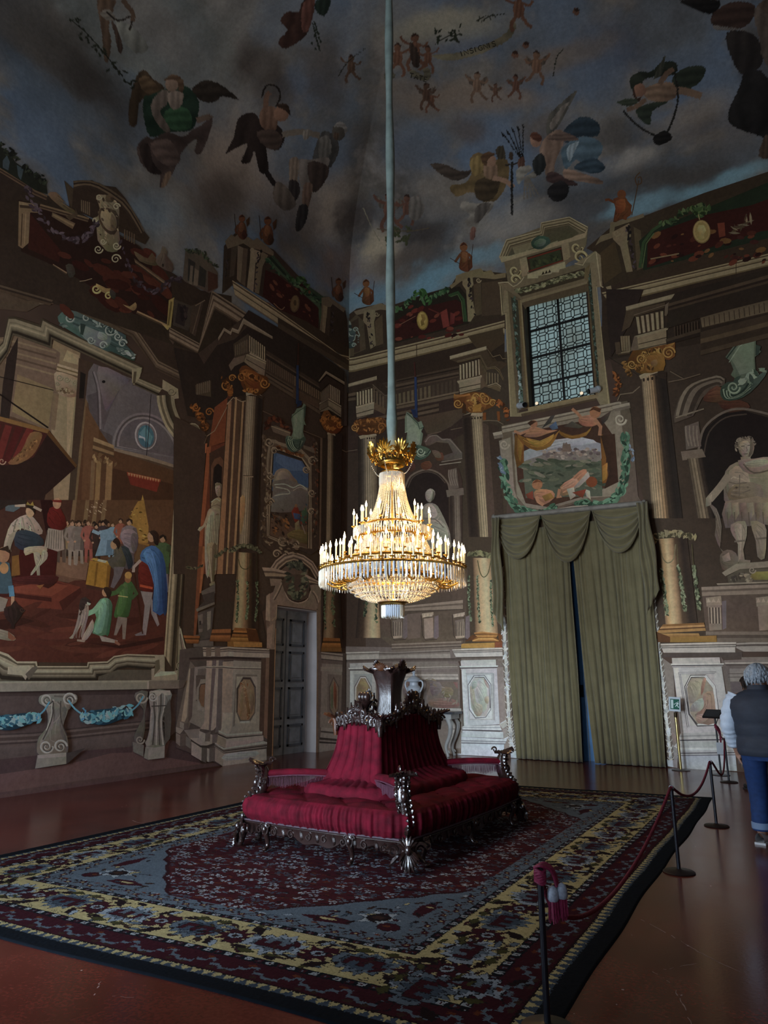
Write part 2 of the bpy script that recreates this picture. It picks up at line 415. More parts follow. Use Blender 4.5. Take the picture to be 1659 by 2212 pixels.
for Ls,fr in side_frames():
 P=.30;k0=int(.25/P);n=int((Ls-.5)/P)
 for k in range(n):
  s=.28+k*P;up=.245 if k%2 else.275
  path=[(s,.25),(s+.09,.26),(s+.10,.31),(s+.15,.30),(s+.16,.35),(s+.21,.34),(s+.22,.28),(s+.27,.29),(s+.30,.25)]
  for a,b in zip(path[:-1],path[1:]):
   w_=.014
   stamp(local(fr,[(a[0]-.006,a[1]-w_),(b[0]+.006,b[1]-w_),(b[0]+.006,b[1]+w_),(a[0]-.006,a[1]+w_)]),'grey')
  for q in range(3):
   stamp(local(fr,ell(s+.05+q*.1,.235+.13*(q%2),.026,.018)),'rust' if q%2 else 'brown')
 P=.62;n=int((Ls-1.0)/P);off=(Ls-n*P)/2
 for k in range(n+1):
  s=off+k*P;c=.71;fl=1 if k%2 else-1
  if s<.5 or s>Ls-.5:continue
  Q=lambda pts:local(fr,[(s+x,c+fl*y)for x,y in pts])
  fl_=[(-.21,.0),(-.17,.07),(-.13,.05),(-.12,.13),(-.06,.10),(-.05,.18),(0,.13),(.04,.19),(.07,.11),(.13,.14),(.14,.06),(.2,.07),(.19,-.02),(.22,-.09),(.13,-.07),(.12,-.14),(.06,-.10),(.02,-.2),(-.03,-.11),(-.1,-.15),(-.11,-.08),(-.19,-.1)]
  outl(Q(fl_),'greyl' if k%2 else 'grey')
  outl(Q([(x*.72,y*.66)for x,y in fl_]),'grey' if k%2 else 'blue')
  outl(Q([(-.12,-.06),(-.12,.05),(-.08,.05),(-.08,-.01),(-.03,-.01),(-.03,.05),(.02,.05),(.02,-.01),(.07,-.01),(.07,.05),(.11,.05),(.11,-.06)]),'mar')
  for sx in(-1,1):
   outl(Q([(sx*.02,-.17),(sx*.10,-.21),(sx*.16,-.16),(sx*.1,-.14)]),'green')
   outl(Q([(sx*.17,.08),(sx*.27,.13),(sx*.30,.2),(sx*.22,.19)]),'dark')
   outl(Q([(sx*.2,-.05),(sx*.29,-.03),(sx*.33,-.1),(sx*.24,-.12)]),'mar')
  t=s+P/2
  if t>Ls-.5:continue
  R=lambda pts:local(fr,[(t+x,c-fl*y)for x,y in pts])
  st=[]
  for a in range(16):
   r=.15 if a%2==0 else.07
   st.append((r*math.cos(a*PI/8),r*.95*math.sin(a*PI/8)))
  outl(R(st),'mar');outl(R(ell(0,0,.05,.04)),'greyl');outl(R(ell(0,0,.02,.018)),'mar')
  for q in range(6):
   a=q*PI/3+.3;r=.17+.03*(q%2)
   outl(R(ell(r*math.cos(a),r*math.sin(a),.055,.02,a+.6)),('dark','green','grey','mar','greyl','dark')[q])
  for q in range(14):
   a,r=rnd.uniform(0,2*PI),rnd.uniform(.1,.34)
   x,y=r*math.cos(a),max(-.2,min(.2,r*math.sin(a)))
   outl(R(ell(x,y,rnd.uniform(.02,.065),rnd.uniform(.01,.026),rnd.uniform(-.7,.7),6)),rnd.choice(['dark','mar','green','grey','brown','dark','yel','yel']))
  for q in range(10):
   x0=-P/2+q*P/10;y0=.18*math.sin(q*2*PI/10);x1=x0+P/10;y1=.18*math.sin((q+1)*2*PI/10)
   outl(R([(x0,y0-.008),(x1,y1-.008),(x1,y1+.008),(x0,y0+.008)]),'brown')
 P=.125;n=int((Ls-2.1)/P);off=(Ls-n*P)/2
 for k in range(n+1):
  s=off+k*P;c=1.09+(.02 if k%2 else-.02)
  stamp(local(fr,ell(s,c,.034,.026,.3)),'mar');stamp(local(fr,ell(s,c,.01,.01)),'yel')
  for sx in(-1,1):
   stamp(local(fr,ell(s+sx*.05,c+.03,.03,.009,sx*.7,6)),'dark');stamp(local(fr,ell(s+sx*.045,c-.035,.028,.008,-sx*.6,6)),'brown')
fx0,fx1,fy0,fy1=1.19,CW-1.19,1.19,CL-1.19
yy=fy0;row=0
while yy<fy1:
 xx=fx0+(.07 if row%2 else 0)
 while xx<fx1:
  a,b=xx+rnd.uniform(-.03,.03),yy+rnd.uniform(-.02,.02)
  c=rnd.choice(['greyl','greyl','grey','white','blue'])
  if rnd.random()<.8:
   for q in range(5):
    an=q*2*PI/5+rnd.random()
    stamp(ell(a+.032*math.cos(an),b+.026*math.sin(an),.019,.011,an,6),c)
   stamp(ell(a,b,.012,.010),'mar')
  stamp(ell(a+.07,b+.03,.045,.009,rnd.uniform(-.6,.6),6),rnd.choice(['grey','brown','rust','dark']))
  stamp(ell(a-.05,b+.05,.035,.008,rnd.uniform(-.8,.8),6),rnd.choice(['brown','dark','redd','grey']))
  stamp(ell(a+.03,b-.045,.03,.012,rnd.uniform(-.4,.4),6),rnd.choice(['redd','dark','brown','rust']))
  xx+=.125
 yy+=.098;row+=1
for cx_,cy_,sx,sy in((1.17,1.17,1,1),(CW-1.17,1.17,-1,1),(1.17,CL-1.17,1,-1),(CW-1.17,CL-1.17,-1,-1)):
 q=lambda pts:[(cx_+sx*x,cy_+sy*y)for x,y in pts]
 out=[(0,0),(1.14,0),(1.02,.07),(.9,.22),(.72,.35),(.62,.5),(.5,.6),(.4,.73),(.28,.8),(.2,.95),(.06,1.05),(0,1.16)]
 stamp(q([(x*1.04,y*1.04)for x,y in out]),'redd');stamp(q(out),'grey')
 stamp(q([(.4,.06),(.62,.03),(.8,.09),(.62,.16),(.45,.14)]),'mar');stamp(q([(.5,.09),(.62,.08),(.66,.11),(.55,.12)]),'yel')
 stamp(q([(.06,.4),(.04,.62),(.1,.8),(.17,.62),(.14,.45)]),'mar')
 st=[((.17 if a%2==0 else.09)*math.cos(a*PI/6)+.3,(.15 if a%2==0 else.08)*math.sin(a*PI/6)+.28)for a in range(12)]
 outl(q(st),'white');outl(q(ell(.3,.28,.085,.07)),'dark');outl(q(ell(.3,.28,.05,.035)),'brown')
 outl(q(ell(.15,.14,.085,.07,.4)),'mar');outl(q(ell(.17,.15,.03,.02)),'rust')
 for k in range(64):
  x,y=rnd.uniform(.03,.95),rnd.uniform(.03,.95)
  if x+y>.95:continue
  outl(q(ell(x,y,rnd.uniform(.02,.045),rnd.uniform(.008,.016),rnd.uniform(0,PI),6)),rnd.choice(['mar','dark','greyl','brown','blue','mar','dark','yel']))
rug*=rs.uniform(.82,1.14,(ny,nx,1)).astype(np.float32)
NL,NR,FR,FL=(3.26,-11.42),(8.74,-11.02),(8.42,-3.2),(3.08,-3.88)
gu,gv=np.meshgrid(np.linspace(0,1,nx+1),np.linspace(0,1,ny+1))
def bil(i):return(NL[i]*(1-gu)+NR[i]*gu)*(1-gv)+(FL[i]*(1-gu)+FR[i]*gu)*gv
vx,vyy=bil(0),bil(1)
vx+=.008*np.sin(gv*31)*np.clip((gu-.9)*10,0,1)+.012*np.sin(gv*9+1)*np.clip((gu-.8)*5,0,1)
vyy+=.02*np.sin(gu*11)*np.clip((.1-gv)*10,0,1)
vz=.011+.0015*np.sin(gu*23)*np.sin(gv*17)+rs.uniform(-.0012,.0012,gu.shape)
edge=(gu==0)|(gu==1)|(gv==0)|(gv==1)
vz[edge]=.0008
co=np.stack([vx,vyy,vz],-1).reshape(-1,3).astype(np.float32)
idx=np.arange((nx+1)*(ny+1)).reshape(ny+1,nx+1)
quads=np.stack([idx[:-1,:-1],idx[:-1,1:],idx[1:,1:],idx[1:,:-1]],-1).reshape(-1,4)
def grid_mesh(name,co,quads):
 me=bpy.data.meshes.new(name)
 me.vertices.add(len(co));me.vertices.foreach_set('co',co.ravel())
 me.loops.add(quads.size);me.loops.foreach_set('vertex_index',quads.ravel().astype(np.int32))
 me.polygons.add(len(quads));me.polygons.foreach_set('loop_start',np.arange(0,quads.size,4,dtype=np.int32))
 me.polygons.foreach_set('loop_total',np.full(len(quads),4,np.int32))
 me.update(calc_edges=True)
 return me
me=grid_mesh('carpet',co,quads)
at=me.attributes.new('paint','FLOAT_COLOR','FACE')
fc=np.ones((len(quads),4),np.float32);fc[:,:3]=rug.reshape(-1,3)
at.data.foreach_set('color',fc.ravel())
wool=paint_material('dyed wool pile',.95,.10,.1)
me.materials.append(wool)
carpet=bpy.data.objects.new('carpet',me);link(carpet)
tag(carpet,'large patterned wool carpet with yellow flower border under the red settee','carpet')

# ---------------------------------------------------------------- the four-sided velvet settee
def velvet(name,c,dark):
 m=mat(name,c,.85,noise=.3,nscale=9,dark=dark,sheen=.0,bump=.12,bscale=60,spec=.15)
 b=m.node_tree.nodes['Principled BSDF'];b.inputs['Sheen Tint'].default_value=(.75,.12,.28,1)
 return m
VELV=velvet('crimson velvet','620c20','3c0612')
CARV=mat('dark carved walnut','281916',.27,spec=.9,noise=.35,nscale=14,bump=.1,bscale=30,coat=.35)
GILT_W=mat('worn brown walnut','4a2a18',.35,spec=.5,noise=.3,nscale=14,coat=.2)
FRINGE=mat('mauve silk fringe','54303f',.6,noise=.25,nscale=40)
BRAID=mat('faded mauve braid','4a3b45',.7,noise=.2,nscale=60)
SX,SY,SZ0=5.87,-7.42,.0145
settee=empty('settee',(SX,SY,SZ0),label='large four-sided crimson velvet settee with carved dark wood crest on the carpet',cat='settee')
HX,HY=.925,1.235
def plan(t,hx,hy,bul=.05,p=11.0):
 a=t*2*PI;c,s_=math.cos(a),math.sin(a)
 r=(abs(c)**p+abs(s_)**p)**(-1/p)
 x,y=c*r,s_*r
 return x*hx*(1+bul*.4*(1-y*y)),y*hy*(1+bul*.4*(1-x*x))
def plan_len(t):return t
prof=[(1.01,.238),(1.035,.265),(1.062,.32),(1.068,.385),(1.05,.44),(1.01,.475),(.93,.492),(.85,.494),(.75,.492),(.65,.494),(.56,.52)]
NU=720
def seat_pt(u,v):
 f=v*(len(prof)-1);i=min(int(f),len(prof)-2);k=f-i
 sc,z=prof[i][0]*(1-k)+prof[i+1][0]*k,prof[i][1]*(1-k)+prof[i+1][1]*k
 x,y=plan(u,HX,HY)
 x,y=x*sc,y*sc
 if i<5:
  g=(math.sin(u*2*PI*150+2*math.sin(u*40))*.009+math.sin(u*2*PI*61+1.3*math.sin(u*70))*.011)*(1 if i<4 else 1-k)
  n=Vector((x/HX,y/HY));n.normalize();x+=n.x*g;y+=n.y*g
 else:
  a_,b_=(x+y)/.23,(x-y)/.23
  d=(abs(math.sin(PI*a_*.5))*abs(math.sin(PI*b_*.5)))
  fade=min(1,(i-5+k)/1.0)*(1 if i<8 else max(0,1-(i-8+k)/2))
  z+=(.030*d**.5-.022)*fade
 return(x,y,z)
m=MB();m.grid(seat_pt,NU,66,True)
seat=m.build('seat',VELV,settee,sharp=0)
m=MB()
for ix in range(-9,10):
 for iy in range(-12,13):
  if(ix+iy)%2:continue
  x,y=ix*.115,iy*.115
  e=max(abs(x)/HX,abs(y)/HY)
  if.66<e<.92:m.ball((x,y,.478),(.011,.011,.006),8,5)
tag(m.build('tufting_button',VELV,seat),kind='stuff')
m=MB()
def bol(u,v):
 x,y=plan(u,1,1,0,4.0)
 if v<.4:a=v/.4*PI/2;r,z=.57+.07*math.cos(a),.475+.10*math.sin(a)
 else:a=(v-.4)/.6;r,z=.57-.27*a,.575+.085*a**1.6
 g=1+.010*math.sin(u*2*PI*26)*math.sin(v*PI)
 hx=.36+(r-.3)*.9;hy=.66+(r-.3)*.9
 return(x*hx*g*.93,y*hy*g,z+.012*abs(math.sin(u*2*PI*20)))
m.grid(bol,320,16,True)
m.build('back_bolster',VELV,settee,sharp=0)
def back_half(z):
 k=(z-.56)/(1.13-.56);e=(1-k)**2.2
 return.25+.13*e,.61+.19*e
def back_face(nx_,ny_,nchan):
 m=MB()
 def f(u,v):
  z=.56+v*.585;hx,hy=back_half(min(z,1.13));t=u*2-1
  ch=abs(math.sin(u*PI*nchan))**.55*.030*(.55+.45*min(1,v*3))
  zz=z+(.012*abs(math.sin(u*PI*nchan))if v>.9 else 0)+(.06*(1-t*t)*max(0,v-.75)*4*(1 if nx_ else.5))
  if ny_:return(t*hx*1.02,ny_*(hy-.018+ch),zz)
  return(nx_*(hx-.018+ch),t*hy*1.02,zz)
 m.grid(f,nchan*14,26)
 return m
for nx_,ny_,n in((0,-1,6),(1,0,14),(0,1,6),(-1,0,14)):
 back_face(nx_,ny_,n).build('back_panel',VELV,settee,sharp=0)
m=MB();m.grid(lambda u,v:(plan(u,*[q-.03 for q in back_half(.56+v*.57)],0,12)[0],plan(u,*[q-.03 for q in back_half(.56+v*.57)],0,12)[1],.5+v*.66),40,6,True)
m.build('back_core',VELV,settee)
def scroll_tube(m,c,r0,turns,ax_u,ax_v,rad,a0=0,n=22,sgn=1):
 pts,rr=[],[]
 for i in range(n+1):
  k=i/n;a=a0+sgn*k*turns*2*PI;r=r0*(1-.82*k)
  pts.append(Vector(c)+Vector(ax_u)*(r*math.cos(a))+Vector(ax_v)*(r*math.sin(a)));rr.append(rad*(1-.55*k))
 m.tube(pts,rr,6)
def leaf(m,base,tip,side,w,curl=.0,n=7,t=.010):
 base,tip,side=Vector(base),Vector(tip),Vector(side).normalized()
 ax=tip-base;nrm=ax.cross(side).normalized()
 vs=[]
 for i in range(n+1):
  k=i/n;wd=w*math.sin(PI*min(1,k*.92+.08))**.7*(1-.25*(i%2))
  c=base+ax*k+nrm*(curl*k*k)
  vs+=[c-side*wd,c+nrm*t,c+side*wd,c-nrm*t]
 fs=[]
 for i in range(n):
  for q in range(4):fs.append((i*4+q,i*4+(q+1)%4,i*4+4+(q+1)%4,i*4+4+q))
 fs+=[(3,2,1,0),tuple(n*4+q for q in range(4))]
 m.add(vs,fs)
def apron_side(p0,p1,nrm):
 p0,p1,nrm=Vector(p0),Vector(p1),Vector(nrm);L=(p1-p0).length;t=(p1-p0)/L
 m=MB();n=70
 def low(k):
  s=abs(k-.5)*2
  return.155-.055*math.exp(-((k-.5)/.13)**2)+.018*math.cos(k*2*PI*6)-(.03 if s>.86 else 0)
 def wav(k):return.012*math.sin(k*PI)*3
 vs=[]
 for i in range(n+1):
  k=i/n;c=p0+t*L*k+nrm*wav(k)
  for z,o in((.25,.012),(.235,.022),(.215,.010),(low(k)+.01,.004),(low(k),-.012),(.25,-.012)):
   vs.append((c.x+nrm.x*o,c.y+nrm.y*o,z))
 fs=[]
 for i in range(n):
  for q in range(6):fs.append((i*6+q,i*6+(q+1)%6,i*6+6+(q+1)%6,i*6+6+q))
 m.add(vs,fs)
 up_=Vector((0,0,1))
 for k,r,sg,tn in((.12,.035,1,1.2),(.22,.04,-1,1.3),(.34,.04,1,1.3),(.45,.034,-1,1.2),(.55,.034,1,1.2),(.66,.04,-1,1.3),(.78,.04,1,1.3),(.88,.035,-1,1.2)):
  c=p0+t*L*k+nrm*(wav(k)+.012)+up_*.178
  scroll_tube(m,c,r,tn,t,up_,.009,a0=1.2,sgn=sg)
 for k in(.16,.28,.40,.5,.6,.72,.84):
  c=p0+t*L*k+nrm*(wav(k)+.012)
  leaf(m,c+up_*.22,c+up_*.14+t*.02,t,.022)
 m.tube([p0+t*L*k/40+nrm*(wav(k/40)+.02)+up_*.236 for k in range(41)],.0085,6)
 ap=m.build('apron',CARV,settee)
 b=MB();b.tube([p0+t*L*k/40+nrm*(wav(k/40)+.028)+up_*.255 for k in range(41)],.009,6)
 b.build('braid',BRAID,ap)
apron_side((-HX,-HY,0),(HX,-HY,0),(0,-1,0));apron_side((HX,-HY,0),(HX,HY,0),(1,0,0))
apron_side((HX,HY,0),(-HX,HY,0),(0,1,0));apron_side((-HX,HY,0),(-HX,-HY,0),(-1,0,0))
def cab_leg(x,y,nrm):
 n=Vector(nrm);m=MB();c=Vector((x,y,0))
 path=[c+n*.02+Vector((0,0,.235)),c+n*.035+Vector((0,0,.19)),c+n*.028+Vector((0,0,.14)),c+n*.006+Vector((0,0,.08)),c+n*.012+Vector((0,0,.035)),c+n*.04+Vector((0,0,.016))]
 m.tube(smooth_path(path,4),[.036-.0165*min(1,i/14)for i in range(21)],10)
 m.ball(c+n*.045+Vector((0,0,.018)),(.026,.026,.018),10,6)
 m.ball(c+n*.058+Vector((0,0,.195)),(.022,.022,.034),10,7)
 t=Vector((-n.y,n.x,0))
 for sg in(-1,1):scroll_tube(m,c+n*.05+t*sg*.034+Vector((0,0,.225)),.024,1.1,t*sg,(0,0,1),.009)
 m.tube([c+n*.05+t*(.036*math.cos(a))+Vector((0,0,.195+.048*math.sin(a)))for a in np.linspace(0,2*PI,17)],.006,6)
 m.build('leg',CARV,settee)
for x in(-.62,.36):cab_leg(x+.02,-HY-.01,(0,-1,0));cab_leg(-x,HY+.01,(0,1,0))
for y in(-.98,0,1.0):cab_leg(HX+.01,y,(1,0,0));cab_leg(-HX-.01,y,(-1,0,0))
def corner_shell(sx,sy):
 n=Vector((sx,sy,0)).normalized();t=Vector((-n.y,n.x,0));up_=Vector((0,0,1))
 c=Vector((sx*(HX+.005),sy*(HY+.005),0));m=MB()
 for i in range(9):
  a=-PI/2+(i-4)*.30
  tip=c+n*.02+up_*.15+(t*math.cos(a)+up_*math.sin(a))*(.15-.012*abs(i-4))+n*.05
  leaf(m,c+n*.03+up_*.19,tip,t*math.sin(-a)+up_*math.cos(a),.024,curl=.02,t=.014)
 for i in range(7):
  a=PI/2+(i-3)*.36
  tip=c+n*.01+up_*.19+(t*math.cos(a)+up_*math.sin(a))*.105
  leaf(m,c+n*.03+up_*.18,tip,t*math.sin(a)-up_*math.cos(a),.022,t=.012)
 m.ball(c+n*.055+up_*.185,(.028,.028,.04),12,8)
 for sg in(-1,1):
  scroll_tube(m,c+t*sg*.12+up_*.175+n*.0,.055,1.4,t*sg,up_,.014,a0=.4,sgn=1)
  scroll_tube(m,c+t*sg*.19+up_*.19-n*.03,.035,1.2,t*sg,up_,.010,a0=2.0,sgn=-1)
  leaf(m,c+t*sg*.08+up_*.14+n*.03,c+t*sg*.16+up_*.07+n*.02,up_,.03,t=.012)
 m.tube([c-n*.02+up_*.20,c+n*.015+up_*.10,c+n*.03+up_*.015],[.05,.045,.03],10)
 m.build('corner_shell',CARV,settee)
for sx in(-1,1):
 for sy in(-1,1):corner_shell(sx,sy)
def arm(sx,sy):
 a=Vector((sx*.30,sy*.70,.655));b=Vector((sx*.82,sy*1.10,.655));d=(b-a).normalized();t=Vector((-d.y,d.x,0))
 m=MB();pts=[a+d*((b-a).length*k/12)+Vector((0,0,.015*math.sin(PI*k/12)))for k in range(13)]
 m.tube(pts,[.045+.006*(k%2)*0 for k in range(13)],14,flat=.8)
 am=m.build('armrest',VELV,settee)
 m=MB();L=(b-a).length
 for side in(-1,1):
  m.tube([p+t*side*.043+Vector((0,0,-.024))for p in pts],.006,5)
  for k in range(42):
   p=a+d*L*(k+.5)/42+t*side*.045+Vector((0,0,-.026))
   ln=.075+.028*(abs(((k%14)/14)-.5)*2)*1.0+rnd.uniform(-.004,.004)
   m.tube([p,p+Vector((rnd.uniform(-.003,.003),0,-ln*.6)),p+Vector((0,0,-ln))],[.0028,.0036,.0022],4)
 m.build('fringe',FRINGE,am)
 c=Vector((sx*.815,sy*1.11,-.115));n=Vector((sx,sy,0)).normalized();t=Vector((-n.y,n.x,0));up_=Vector((0,0,1))
 m=MB();V0=len(m.v)
 path=[c+n*.085+up_*.335,c+n*.10+up_*.37,c+n*.075+up_*.44,c+n*.02+up_*.50,c-n*.005+up_*.56,c-n*.01+up_*.62,c+n*.0+up_*.675,c+n*.015+up_*.70]
 sp=smooth_path(path,4)
 m.tube(sp,[.026,.032,.036,.038,.04,.041,.042,.043,.045,.047,.048,.05,.052,.053,.053,.053,.053,.053,.052,.051,.05,.048,.044,.04,.036,.031,.027,.024,.023][:len(sp)],10)
 for k,p in enumerate(sp[2:-4:2]):
  for sg in(-1,1):
   leaf(m,p+t*sg*.035-up_*.02,p+t*sg*.055+n*.025+up_*.045,n,.018,t=.010)
  leaf(m,p+n*.03-up_*.03,p+n*.062+up_*.028,t,.026,t=.012)
 for sg in(-1,1):
  scroll_tube(m,c+t*sg*.035+n*.02+up_*.635,.035,1.3,n,up_,.012,a0=.2)
  scroll_tube(m,c+t*sg*.05-n*.01+up_*.575,.032,1.2,n,up_,.011,a0=2.2,sgn=-1)
  scroll_tube(m,c+t*sg*.045+n*.06+up_*.50,.03,1.2,n,up_,.010,a0=1.0)
 m.ball(c+n*.10+up_*.345,(.03,.03,.026),10,6)
 m.ball(c+n*.055+up_*.565,(.026,.026,.036),10,7)
 for i in range(9):
  a=(i-4)*.30
  dirn=(n*math.cos(a)+t*math.sin(a))
  leaf(m,c+up_*.695-n*.02,c+up_*(.76-.02*abs(i-4)*.5)+dirn*.115-n*.0,t*math.cos(a)-n*math.sin(a),.024,curl=-.01,t=.012)
 scroll_tube(m,c-n*.07+up_*.735,.028,1.2,-n,up_,.009,a0=0)
 m.tube([c+up_*.69,c-n*.03+up_*.715,c-n*.07+up_*.71],[.024,.018,.01],8)
 m.v=[((q[0]-c.x)*1.2+c.x,(q[1]-c.y)*1.2+c.y,(q[2]-.22)*1.22+.30)for q in m.v]
 m.build('arm_post',CARV,settee)
for sx in(-1,1):
 for sy in(-1,1):arm(sx,sy)
def crest(half,out_n,along,off,peak,mt,name='crest'):
 n,t,up_=Vector(out_n),Vector(along),Vector((0,0,1));c0=n*off;m=MB()
 def zt(k):return 1.14+peak*math.exp(-(k/.42)**2)+.02
 pts=[c0+t*half*k/12+up_*(zt(k/12)-.03)for k in range(-12,13)]
 m.tube(pts,[.022+.010*math.exp(-(k/5)**2)for k in range(-12,13)],8)
 for k in range(-5,6):
  q=k/5.5;p=c0+t*half*q+up_*(zt(q)+.0)+n*.015
  scroll_tube(m,p,.05+.012*math.exp(-q*q*4),1.3,t*(1 if k>=0 else-1),up_,.014,a0=.5,sgn=1 if k%2 else-1)
  leaf(m,p-up_*.03,p+up_*(.085+.06*math.exp(-q*q*8))+n*.01+t*(.015*(1 if k>0 else-1)),t,.024,t=.013)
  leaf(m,p+n*.01,p-up_*(.10 if k%2 else.06)+n*.012,t,.02,t=.012)
  for _ in range(1):m.ball(p+t*rnd.uniform(-.04,.04)+up_*rnd.uniform(-.04,.06)+n*.015,rnd.uniform(.010,.018),8,5)
 c=c0+up_*(zt(0)+.01)+n*.02
 for i in range(7):
  a=PI/2+(i-3)*.32
  leaf(m,c,c+(t*math.cos(a)+up_*math.sin(a))*(.06+.35*peak),t*math.sin(a)-up_*math.cos(a),.02,t=.013)
 m.ball(c+n*.012,(.02,.02,.03),10,6)
 leaf(m,c,c-up_*.12,t,.03,t=.015)
 return m.build(name,mt,settee)
crest(.265,(0,-1,0),(1,0,0),.625,.07,CARV);crest(.63,(1,0,0),(0,1,0),.265,.17,CARV)
crest(.265,(0,1,0),(-1,0,0),.625,.07,CARV);crest(.63,(-1,0,0),(0,-1,0),.265,.17,CARV)
def corner_cup(sx,sy):
 c=Vector((sx*.27,sy*.625,1.14));n=Vector((sx,sy*1.0,0)).normalized();t=Vector((-n.y,n.x,0));up_=Vector((0,0,1));m=MB()
 m.tube([c-up_*.12,c-up_*.05,c+up_*.02,c+n*.03+up_*.07],[.02,.032,.034,.03],10)
 scroll_tube(m,c+n*.03+up_*.0,.04,1.3,n,up_,.015)
 for i in range(7):
  a=(i-3)*.33;dirn=n*math.cos(a)+t*math.sin(a)
  leaf(m,c+up_*.04,c+up_*.105+dirn*.125,t*math.cos(a)-n*math.sin(a),.024,curl=-.01,t=.012)
 scroll_tube(m,c-n*.05+up_*.085,.024,1.1,-n,up_,.008)
 m.build('corner_cup',GILT_W if(sx,sy)==(-1,-1)else CARV,settee)
for sx in(-1,1):
 for sy in(-1,1):corner_cup(sx,sy)
m=MB()
def plant(u,v):
 k=v;z=1.14+k*.55
 h=.085+.04*(1-k)**2+.062*max(0,k-.4)**1.7*3.0
 x,y=plan(u,1,1,0,9)
 lob=1+(.10*max(0,k-.8)*5*(abs(math.cos(2*u*2*PI))**6)*-.4)
 return(x*h*.95*lob,y*h*1.15*lob,z)
m.grid(plant,96,24,True)
def plant_in(u,v):
 x,y,z=plant(u,1-v*.3);return(x*.94,y*.94,z)
m.grid(plant_in,96,4,True)
pl_=m.build('planter',CARV,settee)
m=MB();rim=[Vector(plant(k/64,1))for k in range(65)]
m.tube(rim,.012,6)
for sx in(-1,1):
 for sy in(-1,1):
  c=Vector((sx*.145,sy*.175,1.685));n=Vector((sx,sy,0)).normalized();t=Vector((-n.y,n.x,0))
  for i in range(5):
   a=(i-2)*.42
   leaf(m,c-n*.06-Vector((0,0,.05)),c+n*(.08*math.cos(a))+t*(.08*math.sin(a))+Vector((0,0,.035-.02*abs(i-2))),t*math.cos(a)-n*math.sin(a),.026,t=.010)
m.build('planter_rim',CARV,pl_)
for(cx_,cy_,mt)in((.0,-.18,GILT_W),(.15,0,CARV),(-.15,0,CARV),(.0,.18,CARV)):
 m=MB();c=Vector((cx_,cy_,1.69));n=Vector((cx_,cy_,0)).normalized();t=Vector((-n.y,n.x,0))
 h=.10 if abs(cx_)>.1 else.065
 for i in range(7):
  a=PI/2+(i-3)*.33
  leaf(m,c-Vector((0,0,.02)),c+t*(math.cos(a)*.085)+Vector((0,0,math.sin(a)*h))+n*.02,t*math.sin(a)-Vector((0,0,math.cos(a))),.022,t=.012)
 for sg in(-1,1):scroll_tube(m,c+t*sg*.07+n*.01,.03,1.2,t*sg,(0,0,1),.010)
 m.build('rim_leaf',mt,pl_)
for(bx,by)in((-.02,-.47),(.02,.47)):
 m=MB()
 m.lathe([(.03,0),(.05,.02),(.03,.05),(.045,.09),(.06,.13),(.10,.165),(.105,.172),(.0,.174)],(bx,by,1.19),20)
 for a in range(6):scroll_tube(m,(bx+.05*math.cos(a),by+.05*math.sin(a),1.24),.025,1.2,(math.cos(a),math.sin(a),0),(0,0,1),.009)
 for i in range(3):m.ball((bx-.04+i*.04,by,1.40),(.032,.045,.05),10,7)
 m.build('bracket',CARV,settee)
for sx,sy in((1,-.55),(1,.55),(-1,-.55),(-1,.55),(.4,-1),(-.4,-1),(.4,1),(-.4,1)):
 m=MB();c=(sx*.25,sy*.5,1.22)
 m.lathe([(.016,0),(.022,.02),(.014,.035),(.020,.05),(.012,.07),(.016,.085),(.004,.11),(0,.112)],c,12)
 m.build('finial',CARV,settee)

# ---------------------------------------------------------------- the crystal chandelier
CHX,CHY=5.72,-7.1
GOLD=mat('gilt bronze',hexlin('dfb35a'),.28,metal=1.0,noise=.2,nscale=20,bump=.1,bscale=80)
CRYS=mat('cut crystal',(.97,.88,.70),.06,spec=1.0,ior=1.6,trans=.25)  # golden tint puts the warm lamplight into the crystal colour
CRYS_B=mat('bluish cut crystal',(.74,.83,.96),.06,spec=1.0,ior=1.6,trans=.4)
WAX=mat('ivory candle sleeve','e6d9b4',.5)
BULB=mat('lit candle bulb','fff0d0',.4,emit=(1.0,.68,.33),estr=42)
SLEEVE=mat('grey-green silk sleeve','8d9a90',.75,noise=.2,nscale=6,bump=.3,bscale=14)
ch=empty('chandelier',(CHX,CHY,2.29),label='great gilt crystal chandelier with lit candle bulbs hanging above the red settee',cat='chandelier')
def Zc(z):return z-2.29
m=MB()
zs=np.linspace(4.36,15.45,60)
m.tube([(0.004*math.sin(z*1.7),.003*math.cos(z*2.3),Zc(z))for z in zs],[.055+.008*math.sin(z*3.1)if z>4.9 else.06+.012*math.sin(z*40)for z in zs],14)
m.build('suspension_sleeve',SLEEVE,ch,sharp=0)
def ring(m,r,z,rad,seg=64,sq=1.0):m.tube([(r*math.cos(a),r*math.sin(a),Zc(z))for a in np.linspace(0,2*PI,seg+1)],rad,6,caps=False,flat=sq,up=(0,0,1))
def hoop(r,z,h,th,name,mt=None):
 m=MB();m.lathe([(r,Zc(z)),(r+th*.6,Zc(z)+h*.2),(r+th,Zc(z)+h*.5),(r+th*.6,Zc(z)+h*.8),(r,Zc(z)+h),(r-th*.6,Zc(z)+h*.5),(r,Zc(z))],(0,0,0),72,cap=False)
 return m.build(name,mt or GOLD,ch)
R_OUT,Z_OUT=.86,2.86
R_MID,Z_MID=.62,3.01
R_UP,Z_UP=.47,3.38
hoop(R_OUT,Z_OUT-.03,.03,.02,'outer_ring');hoop(R_MID,Z_MID-.06,.035,.02,'middle_ring')
hoop(.36,3.26,.06,.02,'gallery_ring');hoop(.52,2.74,.06,.02,'basket_ring');hoop(.15,2.45,.05,.03,'base_ring');hoop(.145,4.16,.07,.02,'crown_ring')
